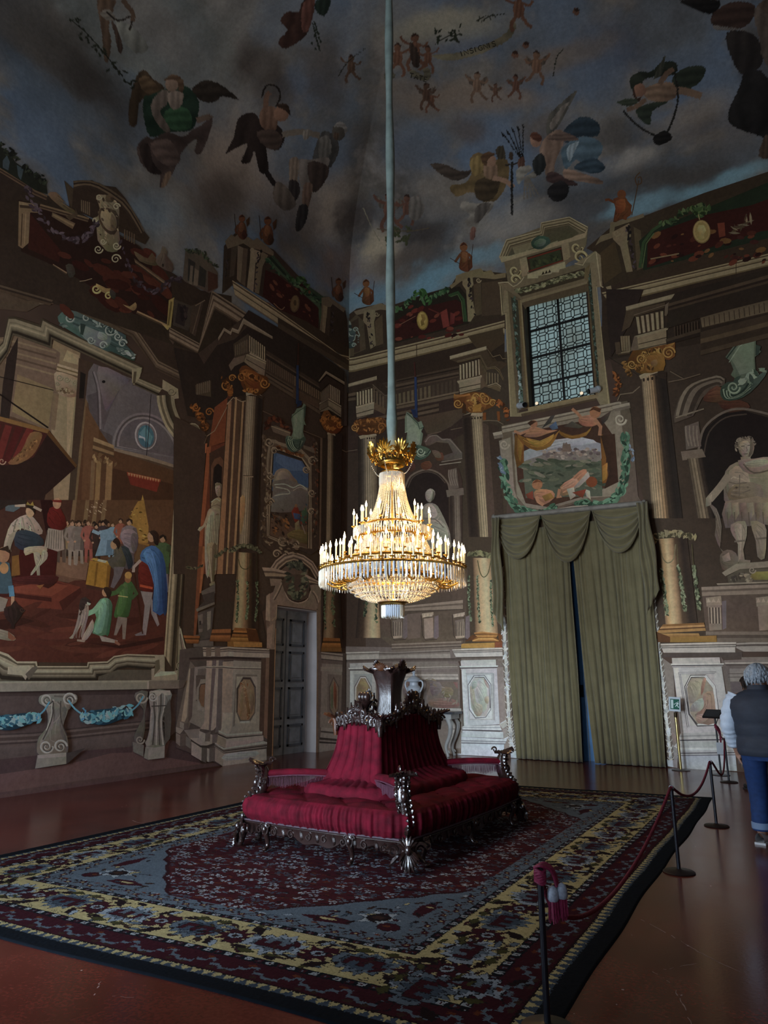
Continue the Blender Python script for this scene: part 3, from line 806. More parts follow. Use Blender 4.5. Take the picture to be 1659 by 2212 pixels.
hoop(.135,4.06,.03,.01,'collar_ring');hoop(.335,3.40,.025,.012,'flare_ring')
m=MB();m.lathe([(.0,Zc(2.44)),(.06,Zc(2.44)),(.15,Zc(2.47)),(.12,Zc(2.50)),(0,Zc(2.51))],(0,0,0),32);m.build('base_plate',GOLD,ch)
m=MB();m.tube([(0,0,Zc(2.46)),(0,0,Zc(3.3)),(0,0,Zc(4.3))],[.014,.014,.014],8);m.build('stem',GOLD,ch)
def scroll_arm(a,r0,z0,r1,z1,sag,rad,curl):
 m=MB();c,s_=math.cos(a),math.sin(a)
 P=lambda r,z:Vector((r*c,r*s_,Zc(z)))
 m.tube(smooth_path([P(r0,z0),P(r0+(r1-r0)*.25,z0-sag*.8),P(r0+(r1-r0)*.6,z0-sag),P(r0+(r1-r0)*.92,(z0+z1)/2-sag*.4),P(r1,z1)],5),rad,7)
 scroll_tube(m,P(r0+(r1-r0)*.35,z0-sag*.3),curl,1.5,(c,s_,0),(0,0,1),rad*1.1,a0=-PI/2)
 scroll_tube(m,P(r0+(r1-r0)*.72,(z0+z1)/2-sag*.1),curl*.8,1.4,(-c,-s_,0),(0,0,1),rad,a0=-PI/2)
 leaf(m,P(r0+.03,z0-sag*.5),P(r0+(r1-r0)*.5,z0+.02),(-s_,c,0),.02,t=.006)
 return m
for k in range(16):scroll_arm(k*PI/8+.1,.50,2.74,R_OUT,Z_OUT-.03,.07,.010,.055).build('outer_arm',GOLD,ch)
for k in range(10):scroll_arm(k*PI/5,.42,2.94,R_MID,Z_MID-.05,.05,.010,.06).build('middle_arm',GOLD,ch)
for k in range(10):scroll_arm(k*PI/5+.3,.33,3.27,R_UP,Z_UP-.05,.03,.010,.05).build('upper_arm',GOLD,ch)
def candle_proto():
 m=MB();m.lathe([(0,0),(.0098,0),(.0098,.156),(.0078,.160),(0,.160)],(0,0,0),10)
 c=m.build('candle',WAX,ch)
 m=MB();m.lathe([(0,-.028),(.008,-.028),(.012,-.012),(.030,-.004),(.034,.002),(.012,.0015),(0,.0015)],(0,0,0),12);m.build('drip_pan',GOLD,c)
 m=MB();m.lathe([(0,.158),(.009,.162),(.0135,.174),(.0135,.187),(.009,.203),(.004,.222),(.001,.240),(0,.241)],(0,0,0),10);m.build('bulb',BULB,c)
 return c
proto=candle_proto();used=[False]
def candle(r,a,z,k=1.0):
 c=proto if not used[0]else copy_tree(proto,ch)
 used[0]=True
 c.location=(r*math.cos(a),r*math.sin(a),Zc(z));c.scale=(1,1,k)
for k in range(46):candle(R_OUT,(k+.5)*2*PI/46,Z_OUT+.028)
for k in range(20):candle(R_MID+(.02 if k%2 else-.03),k*2*PI/20+.12,Z_MID+.02,1.0)
for k in range(12):candle(R_UP,k*2*PI/12+.2,Z_UP+.0,.9)
for k in range(10):candle(R_UP-.11,k*2*PI/10+.45,Z_UP+.08,.9)
def prism_shape(m,p,ln,w,rot):
 x,y,z=p;pts=[]
 for(kk,zz)in((.35,0),(1,-.06),(1,-.82),(.25,-1.0)):
  for q in range(4):
   a=rot+q*PI/2
   pts.append((x+math.cos(a)*w*kk,y+math.sin(a)*w*kk*.7,z+zz*ln))
 fs=[(3,2,1,0),(12,13,14,15)]
 for i in range(3):
  for q in range(4):fs.append((i*4+q,i*4+(q+1)%4,i*4+4+(q+1)%4,i*4+4+q))
 m.add(pts,fs)
cam_az=math.atan2(CAM.y-CHY,CAM.x-CHX)
singles,rest=0,MB()
def prisms(r,z,ln,w,n,mt,a_off=0.0):
 global singles
 for k in range(n):
  a=a_off+(k+.5)*2*PI/n
  near=math.cos(a-cam_az)>.75
  p=(r*math.cos(a),r*math.sin(a),Zc(z))
  if near and singles<96:
   m=MB();prism_shape(m,p,ln*rnd.uniform(.96,1.04),w,a+rnd.uniform(-.3,.3));m.build('prism',mt,ch,smooth=False);singles+=1
  else:prism_shape(rest,p,ln*rnd.uniform(.96,1.04),w,a+rnd.uniform(-.3,.3))
prisms(.13,2.44,.145,.010,36,CRYS_B)
prisms(R_OUT+.012,Z_OUT-.028,.17,.0095,116,CRYS_B)
prisms(R_OUT-.06,Z_OUT-.03,.165,.009,70,CRYS,.02)
prisms(R_MID,Z_MID-.06,.15,.009,110,CRYS)
prisms(.37,3.26,.18,.009,80,CRYS);prisms(.155,4.06,.17,.006,60,CRYS);prisms(R_UP,Z_UP-.02,.11,.007,100,CRYS)
prisms(.52,2.76,.09,.008,90,CRYS)
tag(rest.build('prism_fringe',CRYS,ch,smooth=False),kind='stuff')
def octa(m,p,r,sq=1.0):
 x,y,z=p
 m.add([(x+r,y,z),(x,y+r,z),(x-r,y,z),(x,y-r,z),(x,y,z+r*sq),(x,y,z-r*sq)],[(0,1,4),(1,2,4),(2,3,4),(3,0,4),(1,0,5),(2,1,5),(3,2,5),(0,3,5)])
def bead_strand(a,curve,n,r0,r1):
 m=MB()
 for k in range(n):
  q=k/(n-1);r,z=curve(q);octa(m,(r*math.cos(a),r*math.sin(a),Zc(z)),r0+(r1-r0)*q,1.1)
 return m
def neck(q):return.135+.07*q+.125*q**3.2,4.06-q*.66
def lower_neck(q):return.33+.05*math.sin(q*PI)-.02*q,3.40-.16*q
def basket(q):
 a=q*PI/2;return(.15+.37*max(0,math.cos(a))**.85),2.80-.32*math.sin(a)**1.15
def drum(q):return.40+.12*q**.6,3.2-.42*q
for k in range(40):bead_strand(k*2*PI/40,neck,34,.0085,.0125).build('bead_string',CRYS,ch,smooth=False)
for k in range(52):bead_strand(k*2*PI/52+.03,basket,28,.0145,.008).build('basket_string',CRYS,ch,smooth=False)
m=MB()
for k in range(56):
 q=bead_strand(k*2*PI/56,drum,22,.012,.012);m.add(q.v,q.f)
for z,r in((2.70,.545),(2.655,.535),(2.61,.51),(2.56,.45),(2.53,.38)):
 n=int(r*2*PI/.024)
 for k in range(n):octa(m,(r*math.cos(k*2*PI/n),r*math.sin(k*2*PI/n),Zc(z)),.012)
tag(m.build('bead_net',CRYS,ch,smooth=False),kind='stuff')
for k in range(8):
 a=k*PI/4+.2;n=Vector((math.cos(a),math.sin(a),0));t=Vector((-n.y,n.x,0));up_=Vector((0,0,1));m=MB()
 b=n*.15+up_*Zc(4.22)
 m.tube([b,b+n*.03+up_*.06,b+n*.08+up_*.10],[.012,.012,.010],8)
 for i in range(7):
  q=(i-3)*.42
  leaf(m,b+n*.05+up_*.03,b+n*(.09+.02*math.cos(q))+t*(.095*math.sin(q))+up_*(.05+.115*math.cos(q)),t*math.cos(q)-up_*math.sin(q),.022,curl=.015,t=.010)
 for sg in(-1,1):scroll_tube(m,b+n*.045+t*sg*.055+up_*.02,.034,1.4,t*sg,up_,.011)
 m.ball(b+n*.07+up_*.05,.018,10,6)
 m.v=[(q[0]*1.22,q[1]*1.22,(q[2]-b.z)*1.3+b.z)for q in m.v]
 cr=m.build('crown_palmette',GOLD,ch)
 if k%2==0:
  m=MB()
  for q in range(12):
   f=q/11;octa(m,b+n*(.12-.13*f)+up_*(-.03-.14*math.sin(f*PI*.6)),.009)
  m.build('drop_chain',CRYS,cr,smooth=False)
for z,e in((2.66,30),(2.98,34),(3.4,20),(3.95,6)):
 l=bpy.data.lights.new('chandelier_lamp','POINT');l.energy=e;l.color=(1,.60,.26);l.shadow_soft_size=.06
 o=bpy.data.objects.new('chandelier_lamp',l);COL.objects.link(o);o.parent=ch;o.location=(.03,.02,Zc(z))

# ---------------------------------------------------------------- doors
DOORW=mat('blue-grey painted door wood','a2abb4',.6,noise=.22,nscale=5,bump=.1)
DOORD=mat('blue-grey door moulding','6b737c',.6,noise=.2,nscale=6)
mb=MB()
x0=-.33
mb.box((x0-.05,-2.62,.0),(x0,-1.12,3.13))
door=mb.build('door_1',DOORW,smooth=False);tag(door,'tall blue-grey panelled door beside the corner',kind='structure')
def door_panels(plane,parent,cols,rows,axis):
 for(u0,u1)in cols:
  for(z0,z1)in rows:
   m=MB()
   def bar(a0,a1,b0,b1,t):
    if axis=='x':m.box((plane,a0,b0),(plane+t,a1,b1))
    else:m.box((a0,plane-t,b0),(a1,plane,b1))
   g=.045
   bar(u0,u1,z0,z0+g,.025);bar(u0,u1,z1-g,z1,.025);bar(u0,u0+g,z0,z1,.025);bar(u1-g,u1,z0,z1,.025)
   p=m.build('door_panel',DOORD,parent,smooth=False)
   m=MB();bar(u0+.09,u1-.09,z0+.09,z1-.09,.016);m.build('raised_field',DOORW,p,smooth=False)
door_panels(x0,door,[(-2.5,-1.98),(-1.76,-1.24)],[(.16,.62),(.74,1.42),(1.54,2.2),(2.32,2.92)],'x')
mb=MB();mb.box((x0-.004,-1.88,0),(x0+.012,-1.86,3.1));mb.build('meeting_edge',DOORD,door,smooth=False)
mb=MB()
mb.box((-.33,-1.135,0),(0.002,-1.115,3.13));mb.box((-.33,-2.625,0),(0.002,-2.605,3.13));mb.box((-.33,-2.62,3.115),(.002,-1.12,3.135))
mb.build('door_jamb',stone_rev,door,smooth=False)
BLUED=mat('blue door paint','5f93c8',.5,noise=.15,nscale=3)
mb=MB();mb.box((4.45,.30,0),(7.05,.36,4.6));door2=mb.build('door_2',BLUED,smooth=False);tag(door2,'blue door glimpsed between the green curtains',kind='structure')
mb=MB();mb.box((5.71,.285,0),(5.73,.30,4.6));mb.build('meeting_edge',DOORD,door2,smooth=False)
mb=MB();mb.box((5.60,.27,1.22),(5.68,.30,1.46));mb.tube([(5.64,.28,1.38),(5.64,.22,1.38),(5.56,.22,1.37)],.014,8);mb.build('door_handle',mat('black iron','14120f',.4),door2)
def leaded_window():
 x0,x1,z0,z1=WIN_H;Y=.30
 frame=mat('dark window bars','17120c',.6)
 lead=mat('lead cames','1a1b18',.6)
 gl=bpy.data.materials.new('pale leaded glass');gl.use_nodes=True
 nt=gl.node_tree;b=nt.nodes['Principled BSDF']
 b.inputs['Base Color'].default_value=(.25,.3,.3,1);b.inputs['Roughness'].default_value=.25
 tc=nt.nodes.new('ShaderNodeTexCoord');n=nt.nodes.new('ShaderNodeTexNoise');n.inputs['Scale'].default_value=1.3;n.inputs['Detail'].default_value=5
 nt.links.new(tc.outputs['Object'],n.inputs['Vector'])
 rp=nt.nodes.new('ShaderNodeValToRGB');e=rp.color_ramp.elements
 e[0].position=.35;e[0].color=(.085,.105,.085,1);e[1].position=.62;e[1].color=(.145,.215,.215,1)
 nt.links.new(n.outputs['Fac'],rp.inputs['Fac']);nt.links.new(rp.outputs['Color'],b.inputs['Emission Color']);b.inputs['Emission Strength'].default_value=.95
 m=MB();m.box((x0-.05,Y,z0-.05),(x1+.05,Y+.02,z1+.05))
 win=m.build('window_1',gl,smooth=False);tag(win,'high leaded window glowing pale green above the curtained doorway',kind='structure')
 m=MB();bw=.045
 for x in(x0+.02,(x0+x1)/2,x1-.02):m.box((x-bw/2,Y-.05,z0),(x+bw/2,Y-.005,z1))
 for k in range(5):
  z=z0+(z1-z0)*k/4;m.box((x0,Y-.045,z-bw/2),(x1,Y-.006,z+bw/2))
 m.build('window_frame',frame,win,smooth=False)
 m=MB();P=(x1-x0)/7.0;w=.0085
 def came(a,b):
  d=Vector((b[0]-a[0],0,b[1]-a[1]));d.normalize();n_=Vector((-d.z,0,d.x))*w
  a,b=Vector((a[0],Y-.012,a[1])),Vector((b[0],Y-.012,b[1]));m.prism([a-n_,b-n_,b+n_,a+n_],(0,.010,0))
 nz=int((z1-z0)/P)+1
 s=P*.32
 for i in range(8):
  for j in range(nz+1):
   cx_,cz=x0+i*P+P/2,z0+j*P+P*.5
   if cz+s>z1 or cx_+s>x1+.02:continue
   q=[(cx_-s,cz-s),(cx_+s,cz-s),(cx_+s,cz+s),(cx_-s,cz+s)]
   for k in range(4):came(q[k],q[(k+1)%4])
   for sx,sz in((-1,-1),(1,-1),(1,1),(-1,1)):came((cx_+sx*s,cz+sz*s),(cx_+sx*P/2,cz+sz*P/2))
 m.build('came',lead,win,smooth=False)
 m=MB();m.box((x0,0,z0-.01),(x1,Y,z0+.012));m.box((x0-.012,0,z0),(x0+.01,Y,z1));m.box((x1-.01,0,z0),(x1+.012,Y,z1));m.box((x0,0,z1-.01),(x1,Y,z1+.012))
 m.build('window_reveal',win_rev,win,smooth=False)
leaded_window()
CAMW=mat('white camera housing','c9cfd0',.35);CAMB=mat('black lens','08080a',.15)
def sec_cam(p,sx,label):
 e=empty('security_camera',p,label=label,cat='camera',group='security cameras on the window sill')
 m=MB();m.ball((0,0,.02),(.075,.075,.07),14,9);m.tube([(0,.05,-.03),(0,.0,0)],.03,10);m.build('mount',CAMW,e)
 m=MB();m.tube([(sx*.02,-.02,.0),(sx*.16,-.11,-.035)],[.062,.062],16);b=m.build('housing',CAMW,e)
 m=MB();m.tube([(sx*.155,-.107,-.034),(sx*.185,-.127,-.042)],[.058,.055],16);m.build('lens',CAMB,b)
p=on_back(1122,878,.06);sec_cam((p.x,p.y,p.z),1,'white security camera at the left end of the high window sill')
p=on_back(1292,842,.06);sec_cam((p.x,p.y,p.z),-1,'white security camera at the right end of the high window sill')
LAMPF=mat('small lit spotlight lens','ffe8c8',.3,emit=(1,.80,.55),estr=.7)
DARKM=mat('dark spotlight metal','20262c',.4,metal=.5)
for(px,py,lb)in((1158,870,'small spotlight with pale lens on the window sill, near the left camera'),(1255,848,'small spotlight with pale lens on the window sill, near the right camera')):
 p=on_back(px,py,.0);e=empty('spotlight',(p.x,.06,p.z-.10),label=lb,cat='spotlight',group='spotlights on the window sill')
 m=MB();m.tube([(0,0,0),(0,0,.08)],.012,8);m.tube([(0,.06,.10),(0,-.02,.10)],[.035,.045],14);m.build('housing',DARKM,e)
 m=MB();m.tube([(0,-.02,.10),(0,-.028,.10)],[.038,.036],16);m.build('lens',LAMPF,e)
p=on_back(1184,876,0);m=MB();m.box((-.07,-.05,-.02),(.07,.05,.05));m.tube([(.0,-.03,.05),(.03,-.06,.075)],.04,10)
o=m.build('projector_box',DARKM,smooth=False);o.location=(p.x,.08,p.z-.01);tag(o,'small dark projector box on the window sill between the spotlights','projector')
CURT=mat('olive velvet curtain','7d7456',.9,noise=.1,nscale=5,sheen=.25,bump=.15,bscale=70,spec=.1)
def curtain(name,label,top,bot,zt,npl,ph,dmax):
 """pleated sheet hung between (x0,x1) at the top and (x0,x1) on the floor"""
 r=random.Random(ph);am=[r.uniform(.55,1.1)for _ in range(npl+2)];sh=[r.uniform(-.3,.3)for _ in range(npl+2)]
 def f(u,v):
  z=zt*(1-v)+.012*v
  x0=top[0]+(bot[0]-top[0])*v;x1=top[1]+(bot[1]-top[1])*v
  uu=u*npl;i=int(min(uu,npl-1));a=am[i]*(1-(uu-i))+am[i+1]*(uu-i)
  s=math.sin(2*PI*(uu+.12*math.sin(v*4+i))+sh[i]*0)
  y=-.085-dmax*a*(s*.5+.18*math.sin(4*PI*uu+1.0))*(.5+.5*v)
  flare=.02*v**3*math.sin(uu*3.7)
  return(x0+(x1-x0)*u+.012*math.sin(v*7+uu*2),y+flare,z)
 m=MB();m.grid(f,npl*16,40)
 o=m.build(name,CURT,sharp=0);tag(o,label,'curtain','olive curtains at the end wall doorway')
 md=o.modifiers.new('thickness','SOLIDIFY');md.thickness=.012;md.offset=-1
 h=MB();h.grid(lambda u,v:(lambda q:(q[0],q[1]-.009,.02+.16*v))(f(u,1-.012-.03*v)),npl*16,3)
 return o
curtain('curtain','olive velvet curtain on the urn side of the doorway, left of the blue gap',(4.22,5.70),(4.33,5.70),4.72,11,3,.085)
curtain('curtain','olive velvet curtain on the exit sign side of the doorway, right of the blue gap',(5.74,7.28),(5.92,7.22),4.72,11,8,.085)
ROD=mat('pale painted timber','8f887c',.6,noise=.2,nscale=9)
def swag(xl,xr,zl,zr,drop,label):
 m=MB()
 def f(u,v):
  x=xl+(xr-xl)*u;zt=zl+(zr-zl)*u
  s=4*u*(1-u)
  z=zt-.02-drop*v*(s**.75)*(1.0+.0*v)-.10*v*(1-s)
  fold=math.sin(v*PI*9)*.05*(.25+.75*s)
  y=-.19-.08*s*math.sin(v*PI*.8)-fold
  w=(1-s)*.05*v
  return(x+(w if u<.5 else-w),y,z+fold*.2)
 m.grid(f,40,72);o=m.build('curtain_swag',CURT,sharp=0)
 md=o.modifiers.new('thickness','SOLIDIFY');md.thickness=.010
 return tag(o,label,'valance','draped swags over the olive curtains')
zA=lambda x:5.02-(x-4.1)*.035
swag(4.10,5.16,zA(4.1),zA(5.16),.92,'olive draped swag over the curtain nearest the urn, left end of the valance')
swag(5.17,6.23,zA(5.17),zA(6.23),1.05,'olive draped swag in the middle of the valance, over the blue gap')
swag(6.24,7.26,zA(6.24),zA(7.26),.92,'olive draped swag nearest the exit sign, right end of the valance')
def tail(x0,x1,zt,zb,label,sg):
 m=MB()
 def f(u,v):
  z=zt-(zt-(zb+(.45*u if sg>0 else.45*(1-u))))*v
  x=x0+(x1-x0)*(u*(.75+.25*v)+(.0 if sg>0 else.25*(1-v)))
  return(x+.02*math.sin(v*9+u*3),-.36-.03*math.sin(u*PI*5)-.02*math.sin(v*6),z)
 m.grid(f,40,24);o=m.build('curtain_tail',CURT,sharp=0)
 md=o.modifiers.new('thickness','SOLIDIFY');md.thickness=.010
 return tag(o,label,'valance','hanging tails beside the olive curtains')
tail(4.04,4.30,5.0,2.55,'olive hanging tail at the urn side edge of the curtains',-1)
tail(7.16,7.46,4.92,2.75,'olive hanging tail at the exit sign side edge of the curtains',1)
e=empty('curtain_rod',(5.7,-.14,4.96),label='pale timber curtain pole above the olive swags',cat='curtain pole')
m=MB();m.tube([(-1.62,0,.10),(-1.2,0,.085),(1.2,0,.0),(1.56,0,-.012)],[.05,.055,.055,.05],12);m.build('pole',ROD,e)
for x,z in((-1.63,.10),(1.57,-.012)):
 m=MB();m.ball((x,0,z),(.05,.055,.07),12,8);m.tube([(x,.0,z),(x,.13,z)],.02,8);m.build('pole_end',ROD,e)
URN=mat('white marble','bcc3ca',.35,noise=.08,nscale=6)
CONS_T=mat('dark marble top','4a4c52',.25,noise=.3,nscale=12);CONS_W=mat('pale painted carved wood','a5a49f',.5,noise=.12,nscale=10)
cs=empty('console_table',(2.35,-.30,0),label='pale carved console table with dark marble top against the end wall',cat='table')
m=MB();m.box((-.78,-.22,.86),(.78,.22,.91));m.tube([(-.78,-.22,.885),(.78,-.22,.885)],.025,8);m.build('table_top',CONS_T,cs,smooth=False)
m=MB();m.box((-.72,-.19,.76),(.72,.2,.86));m.build('apron',CONS_W,cs,smooth=False)
for sx in(-1,1):
 for sy in(-1,1):
  m=MB();c=Vector((sx*.62,sy*.14,0))
  m.tube(smooth_path([c+Vector((0,0,.77)),c+Vector((sx*.07,sy*.03,.62)),c+Vector((sx*.03,0,.42)),c+Vector((-sx*.06,0,.2)),c+Vector((-sx*.01,0,.0))],6),[.06-.0013*k for k in range(25)],10)
  scroll_tube(m,c+Vector((sx*.06,sy*.02,.66)),.055,1.4,(sx,0,0),(0,0,1),.018);scroll_tube(m,c+Vector((-sx*.03,0,.08)),.045,1.3,(sx,0,0),(0,0,1),.016)
  m.build('leg',CONS_W,cs)
ur=empty('urn',(2.07,-.30,.91),label='white marble urn with two handles standing on the console table',cat='urn')
m=MB();m.lathe([(0,0),(.10,0),(.10,.025),(.05,.05),(.035,.09),(.06,.12),(.12,.22),(.15,.36),(.16,.48),(.13,.52),(.10,.54),(.095,.60),(.15,.63),(.16,.66),(.12,.70),(.05,.74),(0,.745)],(0,0,0),28);m.build('body',URN,ur)
m=MB();m.lathe([(.055,.735),(.03,.76),(.025,.79),(.045,.82),(.02,.86),(.012,.90),(0,.905)],(0,0,0),16);m.build('lid',URN,ur)
for sx in(-1,1):
 m=MB();m.tube(smooth_path([(sx*.13,0,.64),(sx*.20,0,.63),(sx*.225,0,.55),(sx*.19,0,.46),(sx*.155,0,.40)],5),.018,8);m.build('handle',URN,ur)
POST=mat('dark steel post','1c1d26',.35,metal=.3,spec=.6);BASE_M=mat('dark cast base','1d1413',.45)
ROPE=mat('crimson twisted rope','6d1730',.8,noise=.3,nscale=60,bump=.4,bscale=120)
RING=mat('steel ring','8d9096',.25,metal=.9)
def stanchion(x,y,label,proto=[None]):
 if proto[0]is None:
  e=empty('barrier_post',(x,y,0));proto[0]=e
  m=MB();m.tube([(0,0,.012),(0,0,.655)],.0155,14);m.tube([(0,0,.645),(0,0,.665)],[.019,.017],14);m.build('pole',POST,e)
  m=MB();m.lathe([(0,0),(.125,0),(.13,.006),(.12,.014),(.03,.022),(.02,.03),(0,.03)],(0,0,0),28);m.build('base',BASE_M,e)
  m=MB();m.tube([(.018*math.cos(a),0,.672+.018*math.sin(a))for a in np.linspace(0,2*PI,17)],.004,6);m.build('ring',RING,e)
 else:
  e=copy_tree(proto[0]);e.location=(x,y,0)
 tag(e,label,'barrier post','dark rope barrier posts')
P1,P2,P3,P4=(8.70,-10.58),(8.717,-7.39),(8.717,-5.18),(8.41,-1.47)
stanchion(*P1,'dark barrier post nearest the viewer, wrapped in crimson tassels');stanchion(*P2,'dark barrier post at the carpet edge, second from the viewer')
stanchion(*P3,'dark barrier post near the far carpet corner, third from the viewer');stanchion(*P4,'dark barrier post furthest from the viewer, beside the man')
def rope(a,b,za,zb,sag,label,skew=.5,r=.0125):
 a,b=Vector((a[0],a[1],za)),Vector((b[0],b[1],zb));n=36;pts=[]
 for k in range(n+1):
  q=k/n;s=4*q*(1-q);t=q**(math.log(.5)/math.log(skew));s=4*t*(1-t)
  pts.append(a.lerp(b,.012+.976*q)+Vector((0,0,-sag*s)))
 m=MB();m.tube(pts,r,9);o=m.build('barrier_rope',ROPE,sharp=0)
 tag(o,label,'rope','crimson barrier ropes');return o
rope((P1[0],P1[1]+.0),P2,.60,.675,.335,'crimson barrier rope sagging along the carpet edge, nearest the viewer',skew=.36)
rope(P2,P3,.675,.675,.19,'crimson barrier rope between the middle two barrier posts',.5,.012)
rope(P3,P4,.675,.64,.36,'crimson barrier rope running from the far carpet corner towards the wall',.62,.0125)
rope(P4,(8.21,-.72),.64,.80,.05,'short crimson rope tied between the furthest post and the lectern',.5,.012)
TAS=mat('magenta silk tassel','86294a',.6,noise=.3,nscale=80);TASB=mat('silvery tassel band','9aa3b2',.5,noise=.25,nscale=90)
t=empty('rope_tassel',(P1[0],P1[1],.66),label='magenta and silver rope tassels knotted over the nearest barrier post',cat='tassel')
m=MB()
for k in range(7):
 a=k*2*PI/7;m.tube([(.024*math.cos(b),.024*math.sin(b),-.03+k*.009+.006*math.sin(b*2+k))for b in np.linspace(0,2*PI,15)],.0075,6)
for k in range(5):m.tube(smooth_path([(-.02,.01*k-.02,.035),(.015,.015*k-.03,.05),(.05,.02+.008*k,.02),(.068,.035+.006*k,-.05)],5),.0075,6)
m.build('knot',TAS,t)
for k,(x,y,z)in enumerate(((.05,.03,-.075),(.085,.06,-.065))):
 m=MB();m.lathe([(.004,.03),(.020,.02),(.027,0),(.028,-.03),(.022,-.04),(.006,-.042)],(x,y,z),14);m.build('band',TASB,t)
 m=MB()
 for q in range(26):
  a=q*2.4;r=.020*math.sqrt((q+.5)/26)
  m.tube([(x+r*math.cos(a),y+r*math.sin(a),z-.03),(x+1.3*r*math.cos(a),y+1.3*r*math.sin(a),z-.115-.01*(q%3))],[.004,.003],5)
 m.build('fringe',TAS,t)
BRASS=mat('polished brass',hexlin('dcc888'),.3,metal=1.0)
SX_,SY_=7.50,-.30
es=empty('exit_sign_stand',(SX_,SY_,0),label='brass post holding a tilted green emergency exit sign beside the curtain',cat='sign')
m=MB();m.tube([(0,0,.02),(0,0,.98)],.024,18);m.build('post',BRASS,es)
m=MB();m.lathe([(0,0),(.15,0),(.155,.008),(.14,.016),(.03,.026),(0,.026)],(0,0,0),32);m.build('base',mat('steel disc base','6e6a66',.3,metal=.6),es)
m=MB();m.tube([(0,0,.90),(0,0,.985)],.028,16);m.build('collar',mat('dark brass collar','3a2c16',.4,metal=.7),es)
Rm=Matrix.Translation((0.0,0,1.13))@Matrix.Rotation(math.radians(16),4,'Z')@Matrix.Rotation(math.radians(4),4,'Y')
m=MB();m.tube([(0,0,.98),(0,0,1.04)],.008,8);m.build('bracket',RING,es)
m=MB();m.box((-.098,-.012,-.125),(.098,.012,.125),Rm);bd=m.build('sign_board',mat('white sign frame','c4ccd0',.5),es,smooth=False)
GRN=mat('exit sign green','0b5a46',.5);WHT=mat('exit sign white','cfe0da',.5)
def flat(pts,mt,name,y=-.0135):
 m=MB();m.prism([Rm@Vector((x,y,z))for x,z in pts],Rm.to_3x3()@Vector((0,.001,0)));return m.build(name,mt,bd,smooth=False)
flat([(-.072,-.09),(.078,-.09),(.078,.09),(-.072,.09)],GRN,'green_field')
flat([(-.06,-.075),(-.022,-.075),(-.022,.075),(-.06,.075)],WHT,'door_symbol',-.015)
flat([(-.012,-.012),(.006,0),(-.012,.012)],WHT,'arrow_symbol',-.015)
flat([(.052,.05),(.064,.05),(.066,.036),(.052,.036)],WHT,'runner_head',-.015)
flat([(.024,.03),(.05,.032),(.068,.02),(.072,.0),(.062,.0),(.056,.012),(.05,-.01),(.06,-.03),(.074,-.055),(.062,-.058),(.046,-.035),(.036,-.022),(.018,-.045),(.006,-.04),(.022,-.018),(.034,.005),(.034,.02),(.022,.016),(.01,.0),(.004,.008)],WHT,'runner_symbol',-.015)
lc=empty('information_lectern',(8.19,-.62,0),label='black tilted information panel on a thin post beside the man',cat='lectern')
BLK=mat('black panel','121316',.35)
m=MB();m.tube([(0,0,.015),(0,0,.93)],.015,12);m.build('post',BLK,lc)
m=MB();m.lathe([(0,0),(.14,0),(.145,.008),(.03,.02),(0,.02)],(0,0,0),28);m.build('base',BLK,lc)
Rl=Matrix.Translation((-.02,-.03,.99))@Matrix.Rotation(math.radians(-22),4,'Z')@Matrix.Rotation(math.radians(38),4,'X')
m=MB();m.box((-.155,-.10,-.012),(.155,.10,.012),Rl);pn=m.build('panel',BLK,lc,smooth=False)
m=MB();m.box((-.13,-.08,.012),(.13,.08,.0135),Rl);m.build('panel_sheet',mat('dark printed sheet','24272b',.5,noise=.3,nscale=60),pn,smooth=False)
m=MB()
for k in range(3):m.tube(smooth_path([(-.02,-.02,.82-.02*k),(.03,-.05,.78-.03*k),(.06,-.06,.70),(.05,-.05,.60-.04*k)],5),.013,8)
o=m.build('rope_coil',ROPE);o.location=(8.20,-.655,0);tag(o,'coil of crimson rope hung on the lectern post','rope')
m=MB();m.box((-.05,-.003,-.09),(.05,.003,.09));o=m.build('paper_tag',mat('paper tag','a9adb2',.7),smooth=False);o.location=(8.33,-1.46,.50);o.rotation_euler=(.0,0,-.3);tag(o,'small white paper tag hanging at the furthest barrier post','tag')

